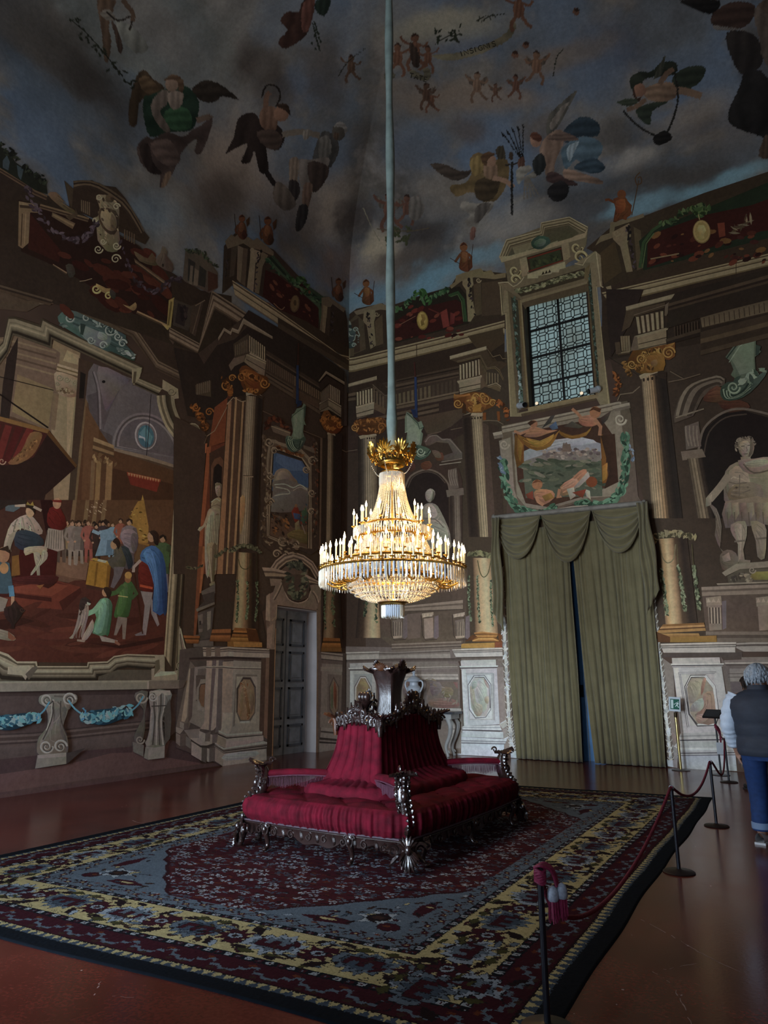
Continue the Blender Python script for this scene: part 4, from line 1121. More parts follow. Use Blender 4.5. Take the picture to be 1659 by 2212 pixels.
# ---------------------------------------------------------------- visitors
SKIN=mat('skin','b08570',.55,noise=.08,nscale=20)
def make_person(loc,rz,k,label,hair_c,top_c,sleeve_c,leg_c,shoe_c,quilt=True,long_hair=False,stride=.1):
 me=bpy.data.meshes.new('person');V_,E_,R_=[],[],[]
 def vtx(p,r,par=None):
  V_.append(p);R_.append(r);i=len(V_)-1
  if par is not None:E_.append((par,i))
  return i
 pel=vtx((0,0,.95),(.13,.10));sp=vtx((0,0,1.12),(.13,.10),pel);chs=vtx((0,-.01,1.32),(.15,.10),sp);nk=vtx((0,.0,1.47),(.06,.06),chs)
 hb=vtx((0,.02,1.545),(.058,.062),nk);hm=vtx((0,.035,1.62),(.075,.090),hb);ht=vtx((0,.03,1.69),(.062,.075),hm)
 vtx((0,.135,1.60),(.014,.014),hm);vtx((0,.105,1.555),(.03,.03),hb)
 for s in(-1,1):vtx((s*.088,.025,1.61),(.014,.022),hm)
 for s in(-1,1):
  sh=vtx((s*.175,-.01,1.41),(.065,.065),chs);el=vtx((s*.245,-.045,1.13),(.045,.045),sh);wr=vtx((s*.25,.06,.90),(.030,.030),el)
  pm=vtx((s*.245,.085,.845),(.034,.022),wr);kn=vtx((s*.24,.10,.81),(.034,.020),pm)
  for q,(dx,ln)in enumerate(((-.027,.062),(-.009,.074),(.009,.070),(.026,.054))):
   a=vtx((s*(.24+0*dx),.10+dx+.008,.785),(.009,.009),kn);b=vtx((s*.228,.10+dx+.016,.785-ln*.6),(.008,.008),a);vtx((s*.212,.10+dx+.018,.785-ln),(.007,.007),b)
  t=vtx((s*.222,.125,.83),(.010,.010),pm);vtx((s*.208,.145,.795),(.009,.009),t)
  hp=vtx((s*.095,0,.88),(.10,.10),pel);kk=vtx((s*.115,.04-s*stride*.4,.50),(.06,.06),hp);an=vtx((s*.125,-.03-s*stride,.10),(.042,.042),kk);vtx((s*.14,.11-s*stride,.045),(.038,.03),an)
 me.from_pydata(V_,E_,[]);body=bpy.data.objects.new('person',me);link(body)
 md=body.modifiers.new('skin','SKIN');md.use_smooth_shade=True
 for i,r in enumerate(R_):me.skin_vertices[0].data[i].radius=r
 me.skin_vertices[0].data[0].use_root=True
 ss=body.modifiers.new('subdivision','SUBSURF');ss.levels=1;ss.render_levels=2
 me.materials.append(SKIN);body.location=loc;body.rotation_euler=(0,0,rz);body.scale=(k,k,k)
 tag(body,label,'person')
 topm=mat('garment',top_c,.7,noise=.15,nscale=14,bump=.1);slm=mat('sleeve cloth',sleeve_c,.75,noise=.1,nscale=18,bump=.2);lgm=mat('trouser denim',leg_c,.8,noise=.2,nscale=25);shm=mat('shoe leather',shoe_c,.5)
 def loft(rings,seg=32,fn=None):
  m=MB()
  def f(u,v):
   q=v*(len(rings)-1);i=min(int(q),len(rings)-2);t=q-i;a,b=rings[i],rings[i+1];r=[a[j]*(1-t)+b[j]*t for j in range(5)]
   an=2*PI*u;g=1+(fn(u,v)if fn else 0)
   return(r[0]+r[3]*g*math.copysign(abs(math.cos(an))**.8,math.cos(an)),r[1]+r[4]*g*math.copysign(abs(math.sin(an))**.8,math.sin(an)),r[2])
  m.grid(f,seg,(len(rings)-1)*6,True);return m
 m=loft([(0,0,.84,.20,.15),(0,0,.90,.215,.16),(0,0,1.02,.205,.155),(0,-.01,1.15,.215,.155),(0,-.02,1.28,.235,.155),(0,-.02,1.38,.225,.135),(0,-.01,1.44,.165,.11),(0,.0,1.48,.085,.085),(0,.005,1.525,.075,.078)],40,(lambda u,v:.028*abs(math.sin(v*PI*8))**.6)if quilt else(lambda u,v:.012*math.sin(u*25+v*9)))
 m.build('quilted_vest' if quilt else 'jacket',topm,body,sharp=0)
 for s in(-1,1):
  m=MB();pts=smooth_path([(s*.165,-.01,1.415),(s*.215,-.03,1.32),(s*.255,-.045,1.14),(s*.26,.0,1.02),(s*.255,.05,.915)],9)
  m.tube(pts,[(.085-.035*i/len(pts))*(1+.06*math.sin(i*1.7)+.03*math.sin(i*3.9))for i in range(len(pts))],16);m.build('sleeve',slm,body,sharp=0)
  m=MB();pts=smooth_path([(s*.09,0,.93),(s*.10,0,.80),(s*.115,.03-s*stride*.4,.50),(s*.122,-.01-s*stride*.8,.24),(s*.125,-.025-s*stride,.125)],8)
  m.tube(pts,[(.112-.042*min(1,i/20))*(1+.025*math.sin(i*2.1))for i in range(len(pts))],18);m.build('trouser_leg',lgm,body,sharp=0)
  m=MB();y0=-.03-s*stride
  m.grid(lambda u,v:(s*.13+(.034+.012*math.sin(v*PI))*math.cos(2*PI*u)*(1 if v<.95 else.5),y0-.075+.27*v,max(.004,.045+(.052-.03*v)*math.sin(2*PI*u)*(1.25 if math.sin(2*PI*u)>0 else 1))),20,14,True)
  m.box((s*.13-.042,y0-.075,.0),(s*.13+.042,y0+.19,.02));sh=m.build('shoe',shm,body)
  m=MB();m.lathe([(.068,.105),(.074,.11),(.075,.165),(.068,.172)],(s*.125,-.02-s*stride*.95,.03),18,cap=False);m.build('trouser_cuff',mat('pale denim','7f97b8',.8),body)
 m=loft([(0,0,.80,.175,.125),(0,0,.88,.185,.14),(0,0,.98,.18,.13)],28);m.build('trouser_seat',lgm,body,sharp=0)
 hm_=mat('hair',hair_c,.6,noise=.25,nscale=50,bump=.4,bscale=90);m=MB()
 def hair(u,v):
  a=2*PI*u;th=v*PI*.70;back=max(0,-math.sin(a));r=1+.05*math.sin(a*9+v*7)+.03*math.sin(a*23)
  low=th*(1.0 if math.sin(a)<.3 else.62)+(.25*back*v if not long_hair else.45*back*v)
  return(.092*r*math.sin(low)*math.cos(a),.03+.112*r*math.sin(low)*math.sin(a)-.012*back,1.625+.112*math.cos(low)*r)
 m.grid(hair,60,18,True)
 for q in range(70):
  a=PI+q/70*PI+rnd.uniform(-.05,.05);z=rnd.uniform(1.56,1.70);w=.088*math.sqrt(max(.1,1-((z-1.63)/.13)**2))
  p=Vector((w*1.02*math.cos(a),.03+w*1.2*math.sin(a),z));m.tube([p,p*1.0+Vector((.012*math.cos(a),.012*math.sin(a)-.004,-.02)),p+Vector((.01*math.cos(a),.01*math.sin(a),-.055))],[.006,.007,.003],5)
 m.build('hair',hm_,body,sharp=0)
 return body
man=make_person((9.36,-5.95,0),-.18,1.0,'person seen from behind in dark quilted vest, white sleeves and blue jeans','a9b3bd','2f3644','cfdcec','1f3d70','d5d9dc')
man.scale=(1.2,1.12,1.0)
make_person((8.90,-2.05,0),.9,.93,'person with brown hair standing further off, mostly hidden behind the man in the vest','2a1b13','3a3532','3a3532','1d1f26','2a2725',quilt=False,long_hair=True,stride=.03)
make_person((9.93,-5.35,0),.5,.99,'person with dark hair cut off by the right edge of the photo','15110f','1d2029','1d2029','1b2233','b9bfc4',quilt=False,stride=.05)

# ---------------------------------------------------------------- fresco painter: flat pigment shapes on the wall planes
def lerp(a,b,t):return a+(b-a)*t
def mixc(a,b,t):return tuple(lerp(p,q,t)for p,q in zip(a,b))
def pp(s):
 if isinstance(s,str):return[tuple(float(q)for q in t.split(','))for t in s.split()]
 return list(s)
def crm(pts,n=4,closed=True):
 return[(v.x,v.y)for v in smooth_path([(x,y,0)for x,y in pts],n,closed)]
class Fresco:
 def __init__(s,fn,owner,gain):
  s.fn,s.owner,s.gain,s.n=fn,owner,gain,0
  s.T=(0,0,1);s.items=[];s.r=random.Random(11)
 def z(s,x0,y0,k):s.T=(x0,y0,k);return s
 def el(s,name,label=None):s.items.append([name,label,[],[],[]]);return s
 def c(s,h):return h if isinstance(h,tuple)else s.pig(hexlin(h))
 mix=None;tint=(1.0,1.02,.92)
 def pig(s,q):
  if s.mix:q=mixc(q,hexlin(s.mix),.55)
  l=max(.004,.3*q[0]+.6*q[1]+.1*q[2]);k=(.10/l)**.21
  return tuple(min(.9,(l+(v-l)*.9)*k*s.gain*t)for v,t in zip(q,s.tint))
 def raw(s,pts,cols):
  x0,y0,k=s.T;s.n+=1;off=.002+s.n*.000008
  it=s.items[-1];b=len(it[2])
  for x,y in pts:it[2].append(s.fn(x0+x/k,y0+y/k,off))
  it[3].append(list(range(b,b+len(pts))));it[4].extend(cols)
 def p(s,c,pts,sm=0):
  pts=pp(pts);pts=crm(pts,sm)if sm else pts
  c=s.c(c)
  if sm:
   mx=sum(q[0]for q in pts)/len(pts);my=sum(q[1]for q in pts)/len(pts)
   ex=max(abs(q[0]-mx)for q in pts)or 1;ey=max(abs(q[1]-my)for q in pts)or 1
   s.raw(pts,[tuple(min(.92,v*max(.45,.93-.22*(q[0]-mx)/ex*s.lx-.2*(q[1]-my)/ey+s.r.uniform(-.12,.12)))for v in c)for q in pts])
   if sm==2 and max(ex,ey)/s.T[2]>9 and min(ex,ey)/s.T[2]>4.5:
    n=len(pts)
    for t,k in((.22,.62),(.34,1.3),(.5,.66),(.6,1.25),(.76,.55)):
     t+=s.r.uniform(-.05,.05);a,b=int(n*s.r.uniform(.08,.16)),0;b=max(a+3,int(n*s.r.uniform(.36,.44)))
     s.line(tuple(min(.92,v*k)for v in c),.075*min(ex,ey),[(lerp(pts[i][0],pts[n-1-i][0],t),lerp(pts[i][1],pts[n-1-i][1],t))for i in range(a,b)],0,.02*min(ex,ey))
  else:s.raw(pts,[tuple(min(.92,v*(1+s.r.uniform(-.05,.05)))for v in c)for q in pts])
  return s
 lx=1.0
 def g(s,c1,c2,pts):
  pts=pp(pts);a,b=s.c(c1),s.c(c2);s.raw(pts,[a,a,b,b]);return s
 def line(s,c,w,pts,sm=0,w2=None):
  pts=pp(pts);pts=crm(pts,sm,False)if sm else pts
  n=len(pts);L,R=[],[]
  for i in range(n):
   ax,ay=pts[max(i-1,0)];bx,by=pts[min(i+1,n-1)];d=math.hypot(bx-ax,by-ay)or 1
   ww=(w if w2 is None else lerp(w,w2,i/(n-1)))/2
   nx_,ny_=-(by-ay)/d*ww,(bx-ax)/d*ww
   L.append((pts[i][0]+nx_,pts[i][1]+ny_));R.append((pts[i][0]-nx_,pts[i][1]-ny_))
  col=s.c(c)
  for i in range(n-1):s.raw([L[i],L[i+1],R[i+1],R[i]],[col]*4);s.n-=1
  s.n+=1;return s
 def bands(s,top,bot,cols,sm=0):
  """moulding between two polylines; cols = 'f:colour' stops, flat between stops, or c1>c2 for a rounded member"""
  top,bot=pp(top),pp(bot)
  if len(bot)!=len(top):
   n=len(top)
   def at(q):
    i=min(int(q),len(bot)-2);return(lerp(bot[i][0],bot[i+1][0],q-i),lerp(bot[i][1],bot[i+1][1],q-i))
   bot=[at(k*(len(bot)-1)/(n-1))for k in range(n)]
  if sm:top,bot=crm(top,sm,False),crm(bot,sm,False)
  st=[t.split(':')for t in cols.split()]
  fs=[float(t[0])for t in st]+[1.0]
  for j,t in enumerate(st):
   cc=t[1].split('>');a,b=s.c(cc[0]),s.c(cc[-1])
   for i in range(len(top)-1):
    q=[(lerp(top[k][0],bot[k][0],f),lerp(top[k][1],bot[k][1],f))for k,f in((i,fs[j]),(i+1,fs[j]),(i+1,fs[j+1]),(i,fs[j+1]))]
    s.raw(q,[a,a,b,b]);s.n-=1
  s.n+=1;return s
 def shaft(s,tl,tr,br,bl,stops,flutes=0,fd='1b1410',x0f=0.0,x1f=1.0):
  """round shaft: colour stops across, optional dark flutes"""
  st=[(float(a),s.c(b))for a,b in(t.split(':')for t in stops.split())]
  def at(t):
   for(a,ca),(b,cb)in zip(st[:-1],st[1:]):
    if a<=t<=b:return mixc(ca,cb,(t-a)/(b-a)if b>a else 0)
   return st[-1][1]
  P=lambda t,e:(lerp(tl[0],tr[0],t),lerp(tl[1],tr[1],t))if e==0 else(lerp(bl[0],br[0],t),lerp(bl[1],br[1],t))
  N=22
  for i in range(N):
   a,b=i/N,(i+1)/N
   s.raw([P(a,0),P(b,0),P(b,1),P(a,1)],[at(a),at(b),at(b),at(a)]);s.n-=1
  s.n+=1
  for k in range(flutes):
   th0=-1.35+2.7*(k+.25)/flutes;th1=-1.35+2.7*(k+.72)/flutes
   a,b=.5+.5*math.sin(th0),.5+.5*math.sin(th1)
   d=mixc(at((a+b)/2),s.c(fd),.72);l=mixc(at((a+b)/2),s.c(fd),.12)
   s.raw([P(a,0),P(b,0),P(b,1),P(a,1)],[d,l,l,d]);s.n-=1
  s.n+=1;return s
 def ell(s,c,x,y,a,b,rot=0,n=14):
  return s.p(c,[(x+a*math.cos(t)*math.cos(rot)-b*math.sin(t)*math.sin(rot),y+a*math.cos(t)*math.sin(rot)+b*math.sin(t)*math.cos(rot))for t in(k*2*PI/n for k in range(n))])
 def scroll(s,c,x,y,r,turns=1.6,w=6,sgn=1,a0=0,hi=None):
  pts=[]
  for i in range(30):
   k=i/29;a=a0+sgn*k*turns*2*PI;q=r*(1-.85*k);pts.append((x+q*math.cos(a),y+q*math.sin(a)))
  s.line(c,w,pts,w2=w*.45)
  if hi:s.line(hi,w*.35,[(px-w*.12,py-w*.12)for px,py in pts],w2=w*.15)
  return s
 def leaves(s,pts,size,n,cols,spread=1.0,sm=4,asp=.42,along=.5):
  pts=crm(pp(pts),sm,False)if sm else pp(pts)
  for k in range(n):
   q=s.r.random()*(len(pts)-1.001);i=int(q);f=q-i
   x,y=lerp(pts[i][0],pts[i+1][0],f),lerp(pts[i][1],pts[i+1][1],f)
   d=math.atan2(pts[i+1][1]-pts[i][1],pts[i+1][0]-pts[i][0])+s.r.uniform(-1,1)*along*2
   o=s.r.uniform(-1,1)*spread
   nx_,ny_=-math.sin(d),math.cos(d)
   L=size*s.r.uniform(.7,1.3);c_,s_=math.cos(d),math.sin(d);x+=nx_*o;y+=ny_*o
   s.p(s.r.choice(cols),[(x-L*c_,y-L*s_),(x-.3*L*c_+L*asp*nx_,y-.3*L*s_+L*asp*ny_),(x+.4*L*c_+L*asp*.8*nx_,y+.4*L*s_+L*asp*.8*ny_),(x+L*c_,y+L*s_),(x+.4*L*c_-L*asp*.8*nx_,y+.4*L*s_-L*asp*.8*ny_),(x-.3*L*c_-L*asp*nx_,y-.3*L*s_-L*asp*ny_)])
  return s
 def dabs(s,box,n,cols,r0,r1,ang=0.0,asp=.5):
  x0,y0,x1,y1=box
  for _ in range(n):s.ell(s.r.choice(cols),s.r.uniform(x0,x1),s.r.uniform(y0,y1),*(lambda q:(q,q*asp))(s.r.uniform(r0,r1)),ang+s.r.uniform(-.4,.4),8)
  return s
 def person(s,x,y,h,body,legs='6e645c',skin='8a6a55',hair='1d1410',arm=None,lean=0,skirt=.55,back=False):
  """small painted standing figure, feet at x,y, height h"""
  q=lambda pts:[(x+a*h+lean*h*b,y-b*h)for a,b in pts]
  d=mixc(s.c(body),s.c('100b08'),.45)
  s.p(legs,q([(-.085,.02),(-.03,0),(-.01,.3),(.02,.3),(.03,.02),(.10,.0),(.085,.5),(-.085,.5)]))
  s.p(body,q([(-.10,skirt-.22),(.11,skirt-.24),(.09,.66),(.125,.80),(.05,.845),(-.05,.845),(-.125,.80),(-.09,.66)]))
  s.p(d,q([(.02,skirt-.23),(.11,skirt-.24),(.09,.66),(.125,.80),(.07,.8),(.04,.6)]))
  s.line(arm or body,.055*h,q([(-.11,.79),(-.16,.62),(-.09,.52)]));s.line(d,.055*h,q([(.11,.79),(.15,.62),(.10,.50)]))
  s.ell(skin,*q([(-.09,.505)])[0],.026*h,.026*h,0,8)
  s.ell(skin,*q([(0,.905)])[0],.048*h,.062*h,0,10)
  s.p(hair,q([(-.055,.9),(-.055,.955),(0,.985),(.06,.95),(.065,.86),(.035,.9),(.01,.945)])if not back else q([(-.055,.86),(-.058,.95),(0,.985),(.058,.95),(.055,.86)]))
  return s
 def finish(s):
  for name,label,vs,fs,cols in s.items:
   if not fs:continue
   me=bpy.data.meshes.new(name);me.from_pydata([tuple(v)for v in vs],[],fs);me.materials.append(PAINT)
   paint_attr(me,cols);me.update()
   o=bpy.data.objects.new(name,me);link(o,s.owner)
   if label:o['label']=label
A=Fresco(on_left,wl,GAIN_WALL*1.25);A.tint=(1.05,1.0,.86)
ZA1,ZA2,ZA3,ZA4,ZA5,ZA6=(0,350,3.318),(0,600,3.456),(0,1080,3.456),(380,680,3.95),(380,1180,3.95),(380,1360,6.9125)
ZM,ZC=(440,440,2.5136),(660,680,8.295)
P0=(0,0,1)

# ================================================================ LEFT WALL
A.z(*P0).el('painted_recess','brown painted wall between the columns')
A.p('2b201a','-90,760 748,850 748,1306 -90,1306').p('2b201a','-90,1300 590,1300 588,1440 -90,1480').p('2b201a','692,1300 748,1300 746,1420 692,1420').p('1d1511','380,620 748,820 748,905 560,800 380,790')
A.p('33271f','560,1000 748,1010 748,1306 560,1306').p('33271f','692,1300 748,1300 746,1400 692,1400').p('241a15','720,850 748,850 746,1400 722,1400')
A.z(*ZA3).el('painted_floor_strip','mauve painted floor below the consoles')
A.p('483638','-300,1960 500,1880 1000,1840 1240,1790 1420,1850 1490,1965 1570,1985 1663,1978 1000,2082 500,2155 -300,2278')
A.p('33272a','-300,1960 500,1880 990,1835 985,1885 830,1890 500,1975 -300,2090').p('33272a','1235,1920 1500,1965 1420,1840 1270,1790')
A.p('3c2d30','-300,2230 500,2110 1000,2040 1663,1950 1663,1978 1000,2082 500,2155 -300,2278')
A.el('painted_dado','grey-brown painted dado behind the blue garlands')
A.p('393031','-300,1400 1350,1380 1420,1390 1420,1640 1240,1790 1000,1840 500,1885 -300,1965')
A.bands('-300,1760 250,1735 1000,1655 1250,1630','-300,1860 250,1830 1000,1745 1250,1720','0:2b2425 .12:4a4040 .3:332a2a .55:4d4343 .7:2d2526 .85:433939')
A.bands('-300,1860 250,1830 1000,1745 1250,1720','-300,1970 250,1910 1000,1835 1250,1790','0:453c3d>3d3435')
A.p('2b2324','-300,1430 1100,1412 1350,1400 1350,1450 1100,1450 500,1460 -300,1470')
A.z(*P0).el('painted_scene','large frescoed coronation scene in a painted stone frame')
A.p('3b2a20','-90,700 40,745 300,850 370,900 385,1000 355,1425 -90,1425')
A.z(*ZA2)
A.p('57473a','-300,480 140,430 400,500 560,560 640,900 560,1250 360,1140 100,1040 -300,950')
for k in range(5):A.line('3f3128' if k%2 else '6a5946',14,[(-200,470+k*42-30),(130,480+k*42),(420,560+k*42)])
A.p('66563f','130,720 400,830 360,1130 90,1000').p('4a3b2e','-300,560 40,600 10,980 -300,940')
A.p('1a1310','50,600 135,440 130,560 70,1050 0,1040 20,800')
A.p('786752','395,860 570,890 500,1797 410,1797 380,1200').p('5d4d3c','395,860 440,870 410,1140 380,1130').p('8a7860','500,880 560,890 520,1300 500,1400')
A.p('6e5d48','400,465 470,500 600,560 590,680 560,690 440,640 450,560 390,520').p('8f7d63','500,540 590,580 580,650 470,620').bands('430,640 590,690','420,700 575,745','0:93806a .3:54452f .5:8a7860 .8:4d3e2e')
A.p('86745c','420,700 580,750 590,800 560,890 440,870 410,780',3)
for x,y,r,sg in((445,745,26,1),(560,790,24,-1),(500,760,22,1),(430,790,16,1)):A.scroll('4a3b2c',x,y,r,1.4,9,sg,hi='a8957a')
A.leaves('430,830 490,840 555,860',18,22,['9b886d','5d4c39','7b6a53','453628'],26,along=1)
A.p('2c211a','590,600 700,640 660,700 640,900 560,1797 500,1797 560,1000').p('56442f','640,880 655,900 600,1500 570,1797 545,1797 590,1300').p('100c0a','600,700 640,720 625,900 590,900')
A.p('4b4447','700,640 1000,760 1200,900 1300,1250 1320,1420 1250,1390 850,1280 760,1140 640,900 660,700')
A.p('3a3436','650,880 730,850 760,1140 840,1180 830,1280 700,1200')
A.p('40393b','720,650 985,760 900,830 830,960 770,1140 740,900').p('544c50','735,660 960,760 880,850 800,1000 760,880',3)
A.line('665d61',13,'700,700 740,850 750,1130',4).line('2c2628',6,'690,700 725,850 735,1130',4)
for r,c in((1.0,'625a5d'),(.93,'3a3335'),(.87,'6a6164'),(.81,'474044')):
 A.p(c,[(1060+262*r*math.cos(t)*1.0+40,1250+70*math.cos(t)*.6-300*r*max(0,math.sin(t))+60*r)for t in(PI*k/20 for k in range(21))])
A.ell('8d8689',1088,1180,82,106,-.12,22).ell('554d50',1090,1182,72,95,-.12,22).ell('35505c',1090,1184,60,84,-.12,20)
A.p('4c6a76','1040,1160 1085,1110 1140,1190 1120,1250').line('1b2a30',5,'1092,1100 1088,1268').p('93a3a5','1040,1175 1085,1195 1085,1225 1070,1200 1035,1195').ell('0d0a0a',774,776,13,11)
A.line('151010',5,'1128,870 1110,1150 1083,1440').line('151010',4,'1083,1440 1000,1445').line('151010',4,'1083,1440 1210,1500')
A.bands('850,1270 1100,1330 1300,1395','830,1340 1090,1420 1300,1470','0:6a5a4c .3:3a2c22 .6:54422f .85:2b1f17')
A.p('3a2618','640,1000 740,1130 850,1290 1300,1440 1320,1797 560,1797').p('2d1c12','840,1420 1290,1540 1290,1797 830,1797').p('46301f','640,950 740,1120 700,1797 600,1797')
for x0,x1,c in((700,735,'6b5136'),(735,775,'3a281b'),(775,820,'6e5439'),(660,690,'5a4530')):A.p(c,[(x0+22,1360),(x1+22,1370),(x1,1797),(x0,1797)])
A.leaves('715,1340 835,1380',20,16,['7d6446','523d29','8f7551'],40,along=1).bands('700,1190 850,1250','690,1290 850,1340','0:7a6448 .3:3c2b1d .6:6a533a .85:35261a')
A.p('4f1d14','945,1450 1200,1505 1170,1600 975,1545').p('6b2c1d','950,1450 1200,1505 1197,1525 950,1475')
for k in range(12):A.p('8a6a4a',[(955+k*20,1455+k*4.3),(972+k*20,1459+k*4.3),(963+k*20,1482+k*4.3)])
A.p('8d6f33','1065,1620 1072,1650 1090,1720 1100,1797 955,1797 985,1740 1040,1700 1055,1660',0).p('6c5122','1060,1690 1100,1797 1040,1797')
for k in range(8):A.line('4c3814',5,[(985+k*14,1735),(980+k*15,1797)])
A.p('170d0b','0,1040 370,1140 575,1410 340,1620 300,1797 -300,1797 -300,1000')
A.p('2a1310','0,1040 360,1160 250,1340 130,1395 0,1400 -300,1380 -300,1000')
A.p('5f4324','-300,960 0,1035 370,1135 365,1165 0,1068 -300,1000').p('3d2814','365,1140 575,1400 565,1420 350,1168')
for k in range(6):A.p('471a17' if k%2 else '30100f',[(-200+k*80,1060+k*12),(-150+k*80,1075+k*12),(-170+k*60,1390-k*4),(-240+k*62,1390)],0)
A.p('5e4128','310,1160 225,1160 160,1290 60,1380 130,1392 240,1330 300,1230',3).leaves('280,1190 200,1290 110,1370',13,26,['7d5b34','3d2717','6b4b2c'],30)
A.line('0d0807',12,'0,870 90,935 360,1120').line('0d0807',6,'-200,700 0,740 400,840')
A.scroll('8a6f5c',15,1370,28,1.2,9)
A.z(*ZA3)
A.p('2c1a14','-300,0 1300,0 1265,560 1220,1160 -300,1160')
A.p('3e2a1d','560,0 1300,0 1280,330 820,500 470,480 520,200').p('4a3523','1030,330 1115,330 1100,500 1000,460').p('6b4c22','1035,300 1115,330 1112,345 1032,325')
A.p('7a5c29','1075,0 1085,60 1110,200 1105,320 1035,320 960,150 1000,60 1030,10').dabs((970,60,1100,310),26,['4c3612','9b7c3c','3a290e'],5,16)
for x in(545,640,705,770):A.p('5a4632',[(x,0),(x+28,0),(x+8,190),(x-24,190)])
A.dabs((650,0,800,120),20,['96806a','7b6553'],5,12,.7,.4)
A.p('5b4335','430,420 660,470 640,600 415,560').p('4a352a','415,555 640,605 630,640 420,600')
A.p('331a14','-300,900 560,600 660,600 640,660 1250,760 1225,1160 650,1215 -300,1205')
A.p('492119','420,600 600,650 480,820 200,800 -300,780 -300,680').p('3b1914','420,605 505,640 380,725 100,690 -300,700 -300,640').p('5a2b20','350,610 510,640 385,720 100,690 100,650').p('27100d','100,695 385,730 385,760 100,725 -300,740 -300,705')
A.p('2a120e','440,760 600,655 610,690 470,830')
A.dabs((-100,830,1200,1150),46,['3c1f18','2b1510','44231b','361a14'],60,190,-.1,.16)
A.p('200f0c','620,1060 900,1085 1220,1020 1225,1050 900,1110').p('200f0c','-100,900 180,880 260,905 -100,1010')
cr=random.Random(5)
for k in range(15):
 A.ell('1a110d',500+k*22+cr.uniform(-6,6),178+cr.uniform(-16,14),15,20).ell(cr.choice(['7d5f4a','6a4e3c','4a372b']),503+k*22,186+cr.uniform(-12,12),9,13)
A.p('201713','480,200 860,200 840,420 480,420')
for x,y,h,b,lg,hr in((500,470,330,'6d5a3f','4c4038','2a1c14'),(455,470,340,'594c44','3c312b','30211a'),(540,490,350,'6a5f58','71665e','33241a'),(590,480,335,'5b504b','6d625b','20160f'),(660,470,330,'714139','6f3c34','3a271b'),(720,470,300,'241a18','1d1512','140e0b'),(770,420,270,'2a2024','1d1512','140e0b')):
 A.person(x,y,h,b,lg,'8b6b55',hr)
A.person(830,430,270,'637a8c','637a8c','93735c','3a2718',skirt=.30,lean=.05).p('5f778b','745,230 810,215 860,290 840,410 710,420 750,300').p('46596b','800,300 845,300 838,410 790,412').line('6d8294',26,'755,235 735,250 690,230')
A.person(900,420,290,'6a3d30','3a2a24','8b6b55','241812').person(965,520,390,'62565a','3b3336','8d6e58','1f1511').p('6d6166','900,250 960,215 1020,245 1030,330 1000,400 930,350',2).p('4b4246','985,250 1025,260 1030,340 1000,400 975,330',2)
A.p('7d5a1f','670,450 830,480 805,665 640,630').p('9a7330','675,445 700,432 840,462 830,485').p('5a3f14','800,490 830,482 808,668 790,660').p('5a3f14','720,470 735,472 715,640 700,640').p('b3a48c','735,440 800,455 785,470 725,455')
A.p('3c3833','850,340 900,345 940,420 925,520 850,520 800,450 850,420',2).p('1f2226','905,345 960,360 995,470 960,520 935,430',2).p('4b4448','850,500 930,500 900,580 850,660 825,650 850,560').line('3c3833',34,'905,400 860,450 810,455').ell('8a6a52',850,335,26,34).p('1c130f','840,310 870,280 900,320 885,370 865,330',2)
A.person(1215,690,440,'37462f','5b5055','8d6c54','17100c').p('324028','1215,370 1265,390 1260,500 1230,500')
A.p('4b1a14','1040,460 1100,440 1150,520 1140,690 1040,660',2).p('8b3a22','1045,630 1140,650 1138,668 1045,648')
A.p('6e6468','1050,680 1140,690 1125,780 1090,1010 1060,1000 1080,790').p('6e6468','1120,700 1150,780 1190,930 1175,945 1130,850').p('5c5357','1005,1005 1075,975 1080,1010 1015,1015')
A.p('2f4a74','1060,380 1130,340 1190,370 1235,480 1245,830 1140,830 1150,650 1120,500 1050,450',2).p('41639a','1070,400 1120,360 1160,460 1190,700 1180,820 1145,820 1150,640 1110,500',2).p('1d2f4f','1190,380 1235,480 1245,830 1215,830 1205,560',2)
A.ell('8f6e56',1130,275,30,40).p('1d130e','1115,240 1150,225 1185,260 1180,340 1150,320 1140,270',2).line('8f7f78',22,'1050,450 1000,500 995,540')
A.line('2a160d',9,'1000,540 1040,820 1065,1000')
A.p('2f4426','905,640 960,600 1000,640 985,730 960,870 880,880 850,860 880,740',2).p('3d5731','905,650 950,620 950,730 910,860 870,850 890,740',2).line('2f4426',34,'920,640 870,690 815,705').line('2b3a22',30,'985,640 1020,700 980,735').p('655a54','880,870 950,880 935,1040 915,1040 912,920 870,1010 850,1010').ell('6d4a2e',955,590,24,30).ell('a5713c',958,562,27,27).line('8f8a5a',7,'880,715 955,725')
A.p('4d6f58','750,740 810,735 840,790 820,860 810,1005 690,995 720,880 700,820',2).p('6d927a','745,760 790,745 790,860 760,990 700,985 730,880',2).p('30493a','810,740 840,800 815,1000 790,1000 815,860',2).line('6d927a',38,'755,770 700,830 640,855').line('8b6d56',20,'650,850 615,850')
A.p('8b7d78','690,890 700,960 650,1040 620,1050 610,1030 650,960',2).p('7f7470','740,1010 880,1050 870,1070 760,1055').p('6c473a','860,1045 900,1075 890,1088 855,1070').p('796a60','575,1040 640,1045 630,1062 575,1055').ell('8d6b52',785,690,24,32).p('1d130f','770,660 805,650 835,690 810,740 790,700',2)
A.p('7d736b','610,770 660,780 660,860 650,900 620,1020 605,1020 610,930 560,1000 545,1035 515,1030 545,1000 580,880 590,820',2).p('231c1a','600,745 640,725 680,765 670,785 640,775 630,810 605,830 590,810',2).p('a39a94','650,760 680,775 668,787 648,780').line('2c221d',12,'595,860 610,830')
A.p('250b09','150,370 430,370 410,600 110,590').p('160807','300,0 430,0 430,200 350,280')
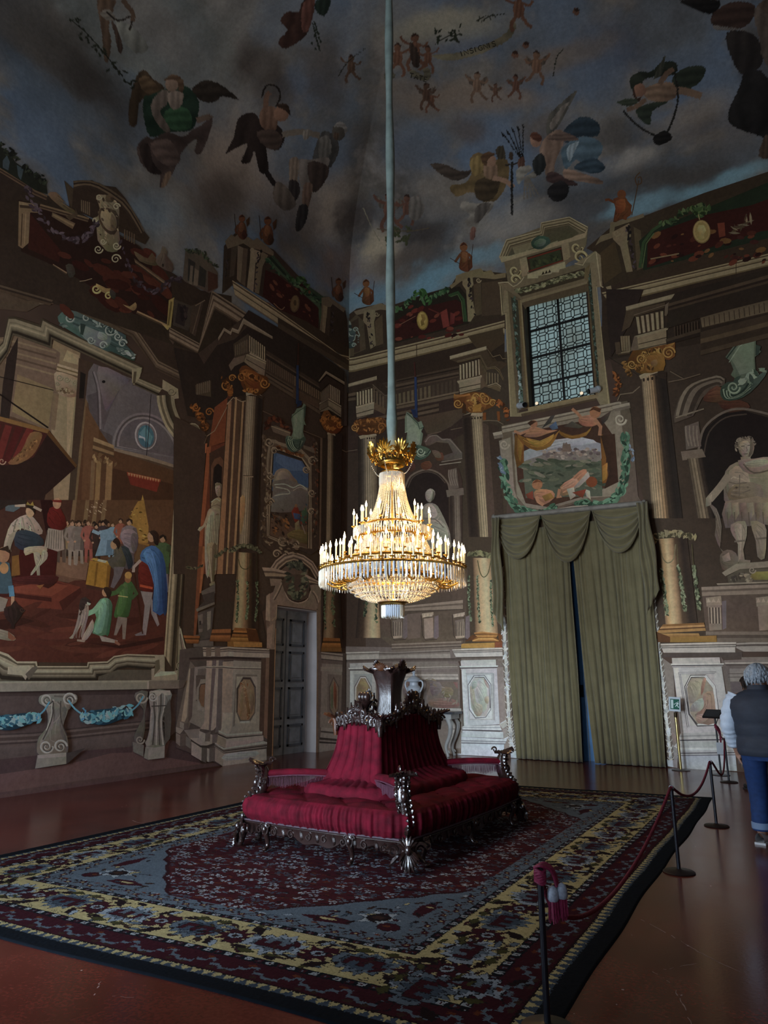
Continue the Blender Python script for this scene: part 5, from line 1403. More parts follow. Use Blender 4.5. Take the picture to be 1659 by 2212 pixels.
A.p('3d110e','370,60 450,60 500,190 440,230 380,210 350,160',2).p('7b6e66','360,210 470,230 480,370 430,385 330,350').ell('8b6a55',425,25,32,42).p('4d1712','385,0 460,0 460,20 400,15')
for k in range(7):A.line('4f4640',6,[(355+k*17,225),(345+k*18,365)])
A.p('8d8271','190,110 250,130 320,230 290,260 200,225 130,225 60,400 20,390 60,220 110,150',2).p('7a6f60','130,220 60,400 30,390 70,260').dabs((60,140,300,330),22,['1d1814'],4,7,1.2,.4)
A.p('20242c','120,240 200,225 290,260 330,330 200,380 110,340',2).p('8b8069','180,360 260,345 350,350 340,400 290,410 240,395 190,415',2)
A.p('7d7464','250,395 300,400 295,480 300,590 280,585 270,500',2).p('8a806e','320,370 355,390 350,440 300,490 240,560 230,545 300,440',2)
A.ell('97755c',225,85,33,45).p('17100c','195,60 215,30 260,50 262,110 245,80 215,60',2).p('6f5c2a','195,35 205,12 225,35 245,10 255,45',0)
A.p('3b4448','40,30 130,20 150,60 100,90 40,80').line('8b7a6c',24,'110,40 190,40').line('8b7a6c',20,'310,80 250,50').p('191310','-60,0 200,0 190,30 60,40 -60,110')
A.p('5a3c1b','90,420 140,410 150,560 85,570').p('2d1210','100,580 400,560 430,600 360,660 280,630 110,625',2).p('6d4526','270,640 330,630 300,665')
A.p('2c3a44','-100,420 70,470 95,640 60,700 -100,700').ell('7f5c44',25,410,48,60).p('1d130e','-20,370 60,340 75,400 40,380').ell('8b6743',30,510,34,42).p('6b6058','-100,690 60,740 30,830 -100,850').line('40627a',40,'80,640 90,720').line('8a6b56',26,'95,720 95,790')
A.p('1c1210','110,750 135,780 180,820 150,880 110,930 110,960 70,960 85,930 40,880 30,810 80,790',2).scroll('2b1d18',165,820,20,1.2,8).p('6f635c','-100,950 60,980 120,1040 60,1050 -100,1010',2).p('5a3528','60,980 122,1035 90,1050 60,1030')
A.el('painted_frame','grey-green painted moulded frame round the coronation scene')
A.bands('1300,0 1265,560 1225,1155','1395,0 1385,400 1325,1330','0:93866c .1:5a4f3f .2:8d8069 .36:6a5f4d>3b3328 .55:17120d>2b241b .78:4a4133 .88:1c1610')
A.bands('-300,1125 0,1130 60,1150 125,1205 275,1205 280,1240 650,1240 655,1210 800,1205 850,1165 950,1150 1218,1158','-300,1300 -30,1290 10,1340 165,1345 165,1350 180,1345 725,1345 730,1315 830,1310 880,1265 950,1250 1130,1268','0:8b8271 .1:3c352b .2:7d7464 .32:9a917f>5d5549 .52:39332b .62:6f675a>2c2720 .85:1a1612')
A.p('7f7767','1150,1160 1230,1155 1230,1300 1325,1270 1325,1345 1130,1345 1130,1260 1195,1250').p('4a4338','1160,1200 1190,1190 1195,1260 1150,1310').p('a39a87','1200,1280 1300,1280 1320,1300 1150,1320 1160,1300')
A.p('8f8878','60,1245 215,1235 235,1255 190,1345 165,1310 55,1300').p('47413a','190,1300 240,1250 275,1240 280,1260 215,1345')
A.p('403a33','-300,1300 -30,1290 10,1340 165,1350 730,1350 735,1318 880,1268 1130,1268 1130,1358 -300,1362')
A.p('6a6153','1340,940 1370,1060 1410,1160 1405,1260 1370,1325 1325,1335 1330,1100',3).scroll('3a342b',1350,1235,42,1.5,14,1,hi='8b8270').line('a09682',7,'1348,960 1375,1080 1398,1180 1395,1250',4).line('2f2a22',6,'1345,1000 1355,1090 1375,1180',4)
A.z(*ZA2)
A.bands('1300,1797 1330,1240 1400,1190','1400,1797 1420,1500 1440,1215','0:93866c .12:5a4f3f .22:8d8069 .38:6a5f4d>3b3328 .55:17120d>2b241b .8:4a4133')
A.bands('1170,880 1180,960 1235,1110 1335,1240','1300,870 1310,960 1350,1060 1420,1130','0:8b8069 .15:4b4234 .3:8d8069>5d5344 .5:1e1913>332b21 .8:6f6552',3)
A.p('7a6f5b','1215,760 1330,830 1335,900 1300,905 1250,850 1210,830').scroll('2d261d',1280,850,30,1.5,12,1,hi='8f836b')
A.ell('7b705d',1435,1165,64,82,.1).ell('4a4235',1440,1165,56,72,.1).scroll('857a65',1440,1165,52,2.1,17,1,hi='a79b82',a0=2.6)
A.p('5d5444','1430,1240 1490,1250 1460,1515 1420,1540 1400,1500').p('1a1510','1440,1255 1462,1260 1445,1510 1425,1520')
A.bands('-300,800 -120,620 20,480 60,290 110,290 295,350 310,300 380,340 1060,660 1065,690 1040,745 1215,820','-300,870 -40,700 60,560 100,430 135,440 385,530 390,460 480,500 1000,745 990,810 1000,800 1175,880','0:2b241b .12:6d6250 .3:4d4537>8a7d67 .5:6f6552>2b251d .75:18130e .88:3a3228')
A.p('7d725d','985,680 1060,670 1045,740 1000,800 985,780').p('3b3328','1000,700 1020,700 1010,790 990,790')
A.el('painted_cartouche','blue-grey painted shell cartouche over the coronation scene')
A.p('33403f','430,290 500,240 560,250 640,260 760,330 860,390 940,430 940,500 1000,560 1005,620 940,600 830,550 800,550 700,500 480,370',2).p('5b6461','600,350 780,420 830,450 800,520 700,500 610,430',3).p('717a75','740,400 800,430 790,470 730,450',2).p('1d2523','600,340 640,350 620,430 600,420')
for x,y,r,sg in((520,300,34,1),(645,300,32,-1),(680,465,30,1),(770,505,30,-1),(820,390,44,1),(915,490,32,-1),(760,345,24,1),(880,440,30,1)):A.scroll('687169',x,y,r,1.5,15,sg,hi='9aa39a').scroll('161c1b',x+4,y+5,r*.6,1.0,5,sg)
A.leaves('440,330 470,360 500,350',20,8,['2f3b38','55605a'],12).leaves('880,540 940,560 1000,590',22,16,['7d867f','4a5450','98a099'],16).leaves('700,330 800,370 860,420',18,16,['46524f','75807a','1f2827'],20)
A.el('painted_cornice','brown painted stepped cornice over the scene')
A.p('241b15','-300,200 0,90 250,150 480,100 560,140 1000,400 1180,640 1500,800 1659,900 1659,640 1659,300 1300,150 600,0 -300,0')
A.p('382c23','-300,60 0,60 240,140 450,95 1010,380 1180,630 1400,735 1385,790 1170,690 980,440 500,220 450,185 300,200 200,255 -300,200')
A.bands('-300,40 0,55 230,130 460,90 560,140 1020,380 1185,620 1400,730','-300,100 0,100 210,175 455,140 540,180 990,430 1160,680 1385,785','0:4f4135 .18:2b2019 .3:57483a .55:3f3229 .8:2b2119')
A.p('4d4136','270,165 455,130 500,185 300,200')
for x,y in((1410,660),(1525,690)):A.p('3c2f26',[(x,y),(x+110,y+40),(x+110,y+85),(x,y+45)])
A.z(*ZA1).el('painted_attic','dark red painted attic panel with cartouche and broken pediment')
A.p('1e1611','-300,-20 0,40 240,190 520,330 640,400 1000,600 1130,730 1440,920 1659,960 1659,1240 1430,1370 1240,1310 0,880 -300,800')
A.bands('-300,-70 0,40 190,150 250,200 340,240','-300,0 0,80 180,190 240,240 330,280','0:4a3a2b .3:251a14 .6:443428 .85:1a120e')
A.p('160b08','130,270 640,400 700,470 960,580 1130,720 1230,900 1240,1150 960,1090 600,860 380,740 150,640')
A.p('200d09','210,360 440,640 420,720 200,620').dabs((430,640,1180,1100),30,['2a120c','1c0a07','331810'],30,110,.5,.4)
A.p('5f4d38','135,280 235,300 215,370 205,580 160,620 130,600').line('221810',6,'160,370 150,600').line('7b664c',5,'185,370 175,590').bands('135,285 260,300','150,355 270,365','0:6d5a43 .3:2b2018 .6:5d4b37')
A.bands('290,300 640,400','280,330 630,430','0:5a4835 .4:241912 .7:46372a').p('4f3f2f','375,360 540,440 520,480 370,390').p('6d583f','380,370 530,450 525,462 380,385')
A.bands('960,690 1000,720 1195,860','975,740 1010,760 1190,900','0:3f3226 .3:5d4a37 .6:241a13')
A.p('211812','460,130 525,190 530,140 660,130 720,165 830,180 900,260 1000,420 1030,490 1070,540 1040,590 1000,570 640,390 500,330',0)
A.bands('525,135 600,130 710,150 890,265 985,400 1035,495','530,200 610,180 700,205 860,310 950,430 1000,520','0:3f3327 .25:1c140f .45:4a3c2e .7:231a14',2)
A.p('2e241b','465,135 525,195 515,330 495,300')
for k in range(5):A.p('4c3e30',[(580+k*14,270+k*4),(588+k*14,272+k*4),(590+k*14,355+k*7),(580+k*14,352+k*7)]).p('46382b',[(890+k*17,480+k*8),(898+k*17,484+k*8),(898+k*17,555+k*9),(888+k*17,550+k*9)])
A.p('35291f','540,330 560,380 500,420 470,390 545,365').p('4b3c2d','340,230 400,215 450,270 460,310 520,335 545,365 510,370 420,310',2).p('443628','960,640 1000,660 1060,690 1090,650 1130,720 1110,745 1000,710',2)
A.p('6b5b48','690,240 740,235 770,240 840,290 855,350 850,480 860,560 840,640 770,640 740,610 700,560 690,440 670,400 700,390 715,330',2).p('33281f','720,330 830,350 855,440 820,520 760,500 710,420',2).p('7d6c56','735,340 790,350 830,400 832,470 800,495 755,470 720,400',3).p('57493a','800,370 830,410 830,470 800,495 790,450',2)
for x,y,r,sg in((710,250,22,1),(835,320,26,-1),(705,625,32,1),(830,695,36,-1),(740,570,22,1),(835,600,30,1),(680,415,20,1)):A.scroll('8f7d65',x,y,r,1.5,11,sg,hi='b09c80')
A.p('433528','760,240 790,235 815,270 800,290 760,280',2).dabs((690,240,850,640),26,['8d7b63','413429','2b2119'],6,18,1.0)
A.leaves('190,170 250,330 370,480 520,560 630,520 690,430',22,80,['2c2227','3a2f36','1d1618','463a40'],26).leaves('850,540 920,760 1020,890 1130,920 1230,850 1290,840',20,60,['2c2227','3a2f36','1d1618'],22)
A.scroll('9a8050',690,910,34,1.4,16,1,hi='b79b68').p('7d6740','690,870 760,905 790,905 800,930 770,950 700,905',2).scroll('8d7446',778,960,30,1.4,15,-1,hi='b79b68').p('6f5a3c','880,1020 930,1035 970,1005 980,1040 960,1065 930,1055',2).line('7d6a54',5,'570,855 610,850 660,835')
A.p('2d2722','470,740 520,735 540,800 500,830',2).p('2a241f','790,910 830,940 820,985 790,960',2).bands('380,730 480,790','380,745 475,810','0:6a5440 .5:2b2018')
A.bands('985,1065 1200,1165','975,1085 1200,1190','0:7a6248 .5:34281d').p('7d6a3c','1210,990 1250,970 1225,1180 1195,1180').p('4a3d20','1222,1000 1236,1000 1212,1170 1200,1170').p('8b7848','1160,1160 1225,1180 1200,1205')
A.p('2b231e','1245,980 1370,1030 1390,1100 1350,1210 1240,1170').p('1a1413','1275,1010 1350,1045 1320,1180 1255,1150').dabs((1280,1030,1340,1160),8,['251c1b','120d0d'],10,30,1.4)
A.p('2d231c','1370,1030 1460,1000 1400,1250 1360,1220').line('57483a',7,'1400,1030 1470,990').line('4a3c30',6,'1440,1010 1380,1230')
A.bands('-300,700 0,880 380,990','-300,760 0,930 360,1030','0:3d3127 .3:1d1510 .6:34281f')
A.bands('1210,1180 1430,1300 1520,920','1215,1265 1415,1375 1540,1060','0:5d4e40 .1:2b2019 .22:68584a .42:3a2d24 .55:6b5a4b .78:45372c .9:2b211a')
A.bands('1520,920 1659,1010 1900,1170','1540,1060 1659,1130 1900,1290','0:5d4e40 .1:2b2019 .22:68584a .42:3a2d24 .55:6b5a4b .78:45372c .9:2b211a')
A.p('3c2f27','1210,1265 1250,1290 1240,1310').p('31261f','1570,1285 1600,1185 1659,1230 1659,1330')
A.z(*ZA1).el('painted_ruins','painted ruined arches and cypress against the sky')
A.p('4a3d35','1130,740 1120,690 1150,650 1165,600 1200,640 1195,670 1240,730 1230,790',2).p('3b2f28','1180,650 1240,730 1230,790 1190,770').ell('1d1612',1168,740,8,12)
A.p('3a3029','1310,840 1330,620 1400,640 1470,660 1510,720 1560,790 1560,900 1500,940 1330,860',0).p('1d1a17','1350,690 1400,720 1385,860 1345,850').p('4d4238','1365,740 1385,745 1375,880 1355,870').p('1d1a17','1430,740 1480,780 1470,900 1420,880').p('55493d','1395,760 1425,780 1415,890 1388,880').p('2b1a14','1490,780 1560,810 1560,900 1490,930',0)
A.leaves('1320,630 1400,640 1470,670 1560,760',14,40,['23261c','2f3325','1a1c15','3a3d2d'],22,along=1)
A.p('12120e','-300,-260 0,-110 60,-80 110,0 190,60 330,130 340,230 250,200 0,40 -300,-80',0).p('2c3238','20,-10 50,-50 70,0 60,60 20,40').p('2b3136','120,20 170,50 150,130 130,100').leaves('-100,-220 0,-110 100,-40 200,60 330,150',20,70,['12130f','1d2018','0c0c09','25281f'],34,along=1)
A.z(*ZM).el('painted_attic','painted attic pier, red trophy panel and medallion towards the corner')
A.p('211813','110,230 170,160 380,250 560,440 650,510 770,580 780,640 790,800 560,640 410,560 170,420 100,490')
A.p('4c4033','115,205 150,165 170,180 185,165 215,190 240,180 270,200 290,185 380,260 380,285 300,250 255,240 215,215 130,245').p('1d1510','130,245 215,215 255,240 270,300 250,450 180,420 110,480')
A.p('57493b','185,225 215,240 200,430 180,410').p('3c3027','215,240 240,245 225,450 200,430').p('6b5c4b','255,240 310,260 300,300 280,330 270,480 235,455 250,320').p('4f4235','310,255 350,280 320,340 300,490 275,480 285,330 310,300').p('2d241d','150,240 185,225 175,300 165,390 140,400')
A.scroll('6f6150',265,250,15,1.3,7,1).leaves('300,270 290,350 280,470',8,20,['16110f','2a2225','0f0b0b'],9).leaves('130,300 120,400',8,12,['16110f','231c1e'],8).ell('110d0b',312,258,7,9)
A.bands('380,280 480,400 560,440 650,505 680,505','330,300 400,370 520,470 620,560 640,740','0:20281d .3:10150f .6:2b3426')
A.p('1d0a08','335,360 400,385 470,440 560,510 625,570 620,700 500,640 400,570 320,500').dabs((340,420,610,690),34,['2e100c','3b1812','160706','45251a'],6,26,.7,.4).line('5a4030',5,'380,540 420,575 440,560',3)
A.leaves('340,310 420,390 500,430 580,500 640,530',13,46,['1b2a1c','2a3d29','101a12','3b4a33'],16).leaves('470,420 520,410 555,440 540,480',14,26,['25361f','35492c','16220f'],22,along=1)
A.ell('3a2b1d',495,543,26,48,.1).ell('4f3d28',494,541,21,42,.1).ell('2f2216',496,538,8,16)
A.p('4d4134','640,510 680,505 770,570 760,590 700,545 690,560 660,640 650,750 700,790 690,800 620,760 640,600').p('675845','650,550 672,560 655,740 640,730').p('2b211a','672,560 690,560 680,740 660,745').leaves('700,590 695,680 690,770',9,16,['17110f','2b2326'],8)
A.p('241a13','150,420 400,570 560,640 790,790 790,840 560,720 400,600 165,470').bands('155,415 390,570 560,690 700,790 730,815 790,830','170,500 410,660 560,760 700,855 740,890 790,905','0:7a6a53 .08:3a2d22 .2:8a7860>6a5b47 .5:2b2019 .56:7b6b55 .9:53453a')
A.p('1b1410','410,640 412,650 405,660')
for x,y,s_ in((205,130,1),(345,150,1.15),(730,470,.95)):
 q=lambda pts:[(x+a*s_,y+b*s_)for a,b in pts]
 A.el('painted_putto','small bronze-brown painted putto seated on the attic')
 A.p('3a2114',q([(-20,40),(-22,0),(-12,-28),(12,-30),(25,-5),(28,40),(15,65),(-5,60)]),2).p('553321',q([(-8,-25),(10,-25),(14,5),(0,25),(-14,10)]),2).ell('4a2b1a',*q([(2,-50)])[0],17*s_,20*s_).p('24130c',q([(-14,-55),(4,-72),(20,-55),(10,-58)]),1).p('24130c',q([(15,10),(32,40),(15,65),(0,40)]),2).line('3f2416',11*s_,q([(-18,-15),(-32,10),(-25,35)]),2).line('1d120c',3,q([(-38,-75),(-28,40)]))
 A.p('2b180e',q([(25,-40),(45,-60),(42,-20),(30,-5)]),1)

# ---- entablature and brown recesses between the columns
A.z(*ZA4).el('painted_entablature','brown painted entablature and reeded frieze on the left wall')
A.p('1a1310','-20,280 190,330 360,230 575,20 620,-40 1100,240 1440,480 1455,560 1455,900 1200,800 760,560 300,900 100,860')
A.p('2b211b','190,330 575,25 640,70 500,210 350,260 240,420').p('30251e','770,330 1245,640 1225,820 760,560')
for k in range(26):
 x=775+k*18.2;A.p('43352b' if k<13 else '5a4837',[(x,372+k*10.2),(x+9,377+k*10.2),(x+9,470+k*10.6),(x,465+k*10.6)])
A.bands('770,480 1240,760','765,560 1230,850','0:3d3027 .15:1f1712 .3:4a3b30 .55:2a201a .7:403329')
A.bands('770,300 1245,600','770,370 1245,665','0:2a201a .4:3c3027 .6:1b1410')
A.bands('870,20 1659,500','870,110 1659,590','0:241b15 .5:2f251d')
for k in range(9):A.p('453728',[(1000+k*28,620+k*16),(1012+k*28,627+k*16),(1010+k*28,690+k*15),(1000+k*28,685+k*15)])
A.line('4b3b30',7,'740,820 880,885').line('4f3f33',6,'1090,990 1300,1075').line('5b4a3c',7,'1395,1140 1450,1170 1550,1145')
A.p('3a2c22','1000,620 1060,660 1240,740 1235,800 1000,700')
A.el('painted_niche','terracotta painted niche behind the left statue')
A.p('2a201a','-20,860 250,1000 260,1100 180,2212 -20,2212')
A.p('5a2e1c','330,790 460,690 430,1080 280,1130').p('472518','280,1130 430,1085 350,2212 190,2212')
A.p('6e3d25','265,1130 300,1120 205,2212 175,2212').p('3a2018','440,690 470,700 445,1000 430,1060').p('824a2c','250,1100 268,1095 258,1180 248,1180')
A.p('2b1d17','285,1180 420,1110 395,1700 290,1690').p('4b3224','300,1290 330,1230 380,1210 410,1250 400,1560 385,1320 350,1270 320,1310 300,1580')
A.p('130e0c','318,1400 330,1300 360,1270 395,1300 390,1480 330,1500')
A.line('75624f',7,'265,1035 330,990 470,720').line('4d3e33',5,'250,1025 265,1040 240,1100')
A.z(*ZA5).p('5a3421','195,0 245,0 170,760 150,760').p('7a4a2d','230,0 262,0 215,400 200,400').p('2d221c','80,0 195,0 150,760 60,760')
A.bands('150,760 320,740','150,860 320,850','0:4a4340 .3:2e2827 .5:4d4643')
A.z(*ZA4).el('painted_statue','painted stone statue of a draped woman in the terracotta niche')
A.p('7a6c5c','335,1440 370,1435 392,1460 385,1530 362,1555 340,1520',2).p('8f8070','338,1450 372,1440 380,1470 350,1530 338,1500',2).p('4d4237','370,1440 395,1465 390,1540 378,1540 380,1480',2)
A.p('5d5144','333,1470 340,1438 372,1432 394,1450 390,1475 372,1455 345,1458',1).line('54483c',4,'345,1482 358,1480').line('54483c',4,'366,1480 376,1481').line('61543f',4,'361,1484 358,1502 364,1504').line('54483c',3,'352,1518 366,1518')
A.p('85765f','300,1640 310,1590 350,1560 385,1570 385,1680 320,1690',2).p('6a5c4b','330,1640 385,1590 385,1720 340,1720',2)
A.p('83745f','270,1680 300,1650 375,1660 380,1800 360,1960 340,2212 255,2212 245,1900 250,1780',2)
A.p('a1917a','265,1790 290,1690 330,1690 300,1900 285,2212 255,2212 248,1920',2).p('55493b','340,1700 380,1740 360,2000 330,2212 310,2212 330,1900',2)
for k in range(6):A.line('574a3b',5,[(300+k*13,1710),(290+k*14,1900),(270+k*14,2180)],3).line('ab9b83',4,[(308+k*13,1710),(298+k*14,1900),(278+k*14,2180)],3)
A.line('8f806b',20,'300,1660 270,1720 240,1800 200,1830',3).p('9a8b76','185,1835 200,1812 235,1800 230,1825 205,1850',1).line('b0a089',6,'300,1600 340,1570 375,1590',3).line('4a3e32',5,'300,1640 350,1620 385,1640',3)
A.z(*ZA5)
A.p('7a6b57','262,-20 350,-20 345,80 330,180 325,300 300,315 290,250 275,120',2).p('4d4133','310,0 350,-10 340,120 325,290 310,290',2).line('a19079',6,'280,0 290,150 305,300',3).p('6d6050','285,320 330,300 335,325 290,342',1)
A.p('4d4541','215,385 335,325 335,400 240,430 220,410').p('2f2826','225,415 330,385 330,480 180,560 190,520 240,470').p('575048','170,535 330,475 330,495 180,560').p('3a3331','185,570 325,520 300,780 200,800 190,700').p('544c47','190,590 230,575 228,730 195,735').p('1f1a19','198,640 215,635 215,670 200,672').p('6a615a','265,560 300,550 295,700 268,720')
for k in range(4):A.p('241e1c',[(198+k*8,660),(202+k*8,658),(200+k*8,705),(196+k*8,706)])
A.leaves('80,170 150,190 230,170',14,34,['2c2a20','44412f','1c1b15','585240'],9)
A.z(*ZA4).el('painted_column','painted fluted column with gilded capital left of the door')
A.p('231913','440,720 600,680 640,700 520,2212 345,2212')
A.p('7b5a42','445,745 475,735 400,2212 350,2212').p('35251d','475,735 510,700 430,2212 398,2212').p('8a6a4e','505,700 522,705 440,2212 425,2212').p('3f2d23','522,705 560,720 478,2212 440,2212').p('86664b','565,735 582,735 500,2212 480,2212').p('2c2019','582,735 605,720 530,2212 500,2212')
A.line('85725d',8,'435,765 490,705 560,740 600,735')
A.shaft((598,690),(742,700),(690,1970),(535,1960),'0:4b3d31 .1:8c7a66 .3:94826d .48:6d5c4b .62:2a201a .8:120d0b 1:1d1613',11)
A.p('93826e','596,665 640,655 700,668 745,700 740,718 690,690 640,680 600,692',0).p('241a14','690,672 748,700 742,722 690,695')
A.p('8b6a45','548,1560 590,1560 585,1700 560,1850 545,1850',2)
A.bands('575,1370 660,1372','573,1384 660,1386','0:2c211a .4:8d7a64')
A.p('3f2410','540,470 600,430 700,500 780,530 790,600 760,650 700,690 640,670 600,660 560,600',2).p('5a3415','560,480 640,470 740,540 720,640 640,660 590,600',2)
for x,y,r,sg in((755,585,42,1),(565,535,40,-1),(650,520,28,1),(430,600,48,1),(480,540,30,-1)):A.scroll('7d4b1e',x,y,r,1.7,15,sg,hi='a06a30').scroll('241206',x+4,y+5,r*.7,1.3,6,sg)
A.leaves('560,500 640,520 740,560',20,40,['6f421a','2f1a0b','8a5626','4a2a11'],30,along=1).leaves('590,630 660,650 710,640',20,26,['7d4c1f','351d0d','945f2b'],22,along=1).leaves('410,540 450,620 470,690',20,34,['6f421a','2f1a0b','5a3415'],24,along=1)
A.leaves('150,760 200,850 250,980',24,50,['5c3414','2a170a','75461c','40240f'],40,along=1).scroll('75461c',170,790,34,1.5,13,1).scroll('75461c',285,830,36,1.5,13,-1).p('33291f','165,600 300,560 300,700 170,680')
for k in range(7):A.p('4f4338',[(178+k*17,590-k*5),(186+k*17,588-k*5),(186+k*17,680-k*4),(178+k*17,684-k*4)])
A.p('66584a','600,340 620,300 770,400 755,520 700,500 580,400').p('54473b','450,430 500,360 600,310 580,400 500,440 470,480').bands('590,300 770,395','590,340 768,420','0:8c7d6a .4:3b3026 .6:85765f').line('1b1410',5,'600,380 760,470').line('1b1410',5,'590,420 700,490')
A.p('332821','490,250 620,160 630,330 500,370')
for k in range(8):A.p('83745f',[(625+k*18,175+k*13),(635+k*18,183+k*13),(635+k*18,318+k*11),(625+k*18,312+k*11)])
for k in range(7):A.p('54473a',[(505+k*16,262-k*8),(512+k*16,258-k*8),(512+k*16,345-k*4),(505+k*16,350-k*4)])
A.bands('360,195 410,110 465,145 480,110 530,130 575,30 825,185','365,230 415,145 470,180 480,150 535,170 580,90 825,212','0:7a6b5c .35:6a5b4d .8:241a14')
A.z(*ZA5).shaft((535,50),(690,60),(700,720),(480,715),'0:5c4635 .12:a07f5f .3:a88867 .45:7a5d44 .62:352619 .8:1a120d 1:281c14')
A.leaves('470,40 510,15 580,-5 660,10 720,50',18,90,['39382a','4d4b38','232219','63604a'],20,along=1).leaves('340,90 380,60 430,30',16,40,['39382a','4d4b38','232219'],14,along=1)
A.line('35331f',7,'535,110 550,170 585,195 625,180 640,110',3)
for x,y0,y1 in((525,290,650),(610,300,620),(690,300,640)):A.line('2c2a1d',4,[(x,60),(x,y0)]).leaves([(x,y0),(x+4,(y0+y1)/2),(x-10,y1)],11,90,['38402f','4f5a42','1c2018','666f55'],10)
A.bands('500,695 680,705','460,815 715,820','0:6a4220 .2:8d5c2c .32:34200f .45:86572a>4a2e14 .7:9a6832>5e3a18',2)
A.p('3a210f','600,700 690,715 715,815 620,810').bands('310,710 470,705','285,810 465,815','0:75492a .3:3a2314 .5:7d4f2c>4a2d17').p('6d4a22','440,815 500,810 730,820 735,862 440,860').p('8c6434','490,815 735,822 735,860 495,858')
A.bands('60,760 205,765','90,830 190,830','0:6f4322 .3:37210f .5:7a4b25>4a2c15')
A.z(*ZA6).el('painted_pedestal','painted stone pedestal with octagonal marble inset, left of the door')
A.p('3b3332','60,300 480,240 700,250 1420,280 1420,2000 700,2040 580,1980 0,1760 0,1400')
A.p('584f4c','215,470 290,560 250,1300 190,1480 0,1460').p('8a7d74','200,580 215,585 165,1310 130,1380 80,1370').p('453c3c','220,580 280,570 240,1330 180,1390')
A.p('6f6866','280,560 460,540 440,1400 400,1480 200,1380 240,1300').p('544c4b','330,590 455,580 440,700 320,690').p('3f3735','300,685 440,680 440,740 370,740 340,830 310,870 300,1040 320,1060 300,1070').p('5d4637','345,870 370,810 440,800 420,1160 380,1140 340,1040').p('2b2423','345,870 370,810 440,800 440,815 380,822 355,880 350,1030 340,1040').p('7b7573','330,1045 350,1080 375,1165 420,1170 415,1220 320,1200')
A.p('8b7f79','460,450 550,455 530,1420 490,1500 360,1480 420,1400').p('50464a','545,440 610,460 580,1430 500,1520 490,1490').p('8e8581','605,460 640,455 610,1440 560,1500 520,1510').p('4f474a','640,455 720,460 690,1450 640,1530 580,1540 600,1450')
A.p('8b7d75','700,480 860,470 830,1480 760,1610 635,1560 680,1470').p('807875','860,460 1275,480 1245,1500 1290,1560 760,1610 830,1500').p('968d89','700,1240 850,1240 830,1500 770,1600 640,1560 680,1480')
A.p('5f5854','895,665 1215,675 1210,700 905,700 880,1440 850,1450').p('8c8481','905,700 1215,700 1195,1400 885,1400').p('4b4442','1000,705 1120,710 1195,860 1195,1050 1185,1240 1100,1390 960,1390 900,1230 905,880').p('a29997','960,1370 1105,1360 1100,1395 955,1398').p('2d2625','1005,715 1110,720 1190,860 1195,870 1165,850 1110,745 1010,740 930,890 925,1240 905,1235 905,885')
A.p('72604d','1005,745 1105,745 1165,860 1180,1050 1170,1240 1090,1350 970,1350 920,1240 930,890',0)
A.mix='72604d'
A.p('6a3a25','1010,800 1050,900 1090,1100 1110,1250 1080,1340 1060,1200 1030,1000',2).p('5f5a48','1110,900 1160,950 1170,1100 1130,1240 1100,1100',2).p('85775f','945,900 990,850 1000,1100 970,1300 930,1200',2)
A.mix=None;A.leaves('1000,760 1090,1330',26,26,['7d6a53','5c4836','8b7b64','67402b'],60,along=.8,asp=.25)
A.bands('400,265 520,270 545,265 660,270 790,255 880,265 1425,290','410,400 520,405 540,400 665,405 790,395 880,405 1410,420','0:8d8279 .15:453a37 .3:7d736c .42:393030 .5:8f857e')
A.p('5a4d47','450,270 530,268 525,400 450,400').p('5a4d47','575,270 660,270 665,402 585,402').p('9a8f87','790,325 865,330 865,402 785,398')
A.bands('200,420 860,405 1280,430','200,470 860,455 1280,475','0:231b1a .6:3e3432')
A.bands('460,545 540,550 560,540 600,545 690,540 850,555 1285,565','440,580 540,585 560,575 600,580 690,580 850,595 1275,605','0:9b918b .35:6b625e .55:241c1b .75:8d847f')
A.p('3a2d27','1275,430 1345,425 1310,1600 1300,1580 1245,1480').p('5f4a3f','1345,420 1415,420 1370,1640 1310,1600')
A.bands('640,1500 760,1560 1290,1520','630,1570 760,1630 1290,1590','0:a09996 .4:7b7472 .7:2d2827');A.p('8f8886','620,1570 760,1630 1305,1580 1310,1660 740,1770 560,1690').p('7b7068','620,1580 750,1640 740,1770 610,1700')
A.p('9c9695','560,1690 720,1770 1310,1665 1385,1690 1380,1705 715,1800');A.bands('560,1700 710,1790 1385,1700','580,1760 710,1850 1350,1770','0:5c5554 .3:2a2524 .55:716a69 .8:2f2a29')
A.p('8f8987','585,1760 715,1850 1350,1780 1355,1950 700,2040 580,1960').p('817673','585,1760 715,1850 700,2040 580,1960').p('a6a3a4','730,1860 1200,1810 1180,1900 740,1960',2)
A.p('837d7b','205,1620 400,1600 560,1680 470,1770 360,1740').p('8d8583','230,1670 385,1760 380,1960 230,1870').p('46403f','385,1760 465,1770 450,1990 380,1960').p('8a8382','465,1770 500,1780 495,1980 460,1970').p('4b4445','500,1770 580,1760 580,1960 495,1980').p('2a2524','210,1635 370,1730 465,1730 580,1690 580,1720 470,1770 370,1760 220,1660')
A.p('6b6463','120,1500 360,1480 350,1620 200,1620').p('898281','345,1510 440,1550 435,1670 345,1620').p('504848','440,1550 520,1520 510,1670 435,1670').p('837c7a','515,1560 545,1570 540,1690 510,1680').p('524a4b','545,1570 630,1560 610,1690 540,1690')
A.p('7a6f6d','0,1455 120,1490 60,1560 0,1530').p('6d6361','0,1540 65,1580 60,1740 0,1690').p('463e3d','65,1560 160,1550 140,1730 60,1740').p('5d5655','150,1590 225,1640 220,1780 145,1730').p('7b7371','62,1375 120,1400 118,1490 58,1460').p('4a4241','120,1400 190,1390 190,1480 118,1490')
A.z(*ZA5).el('painted_door_surround','painted stone door surround with arched pediment')
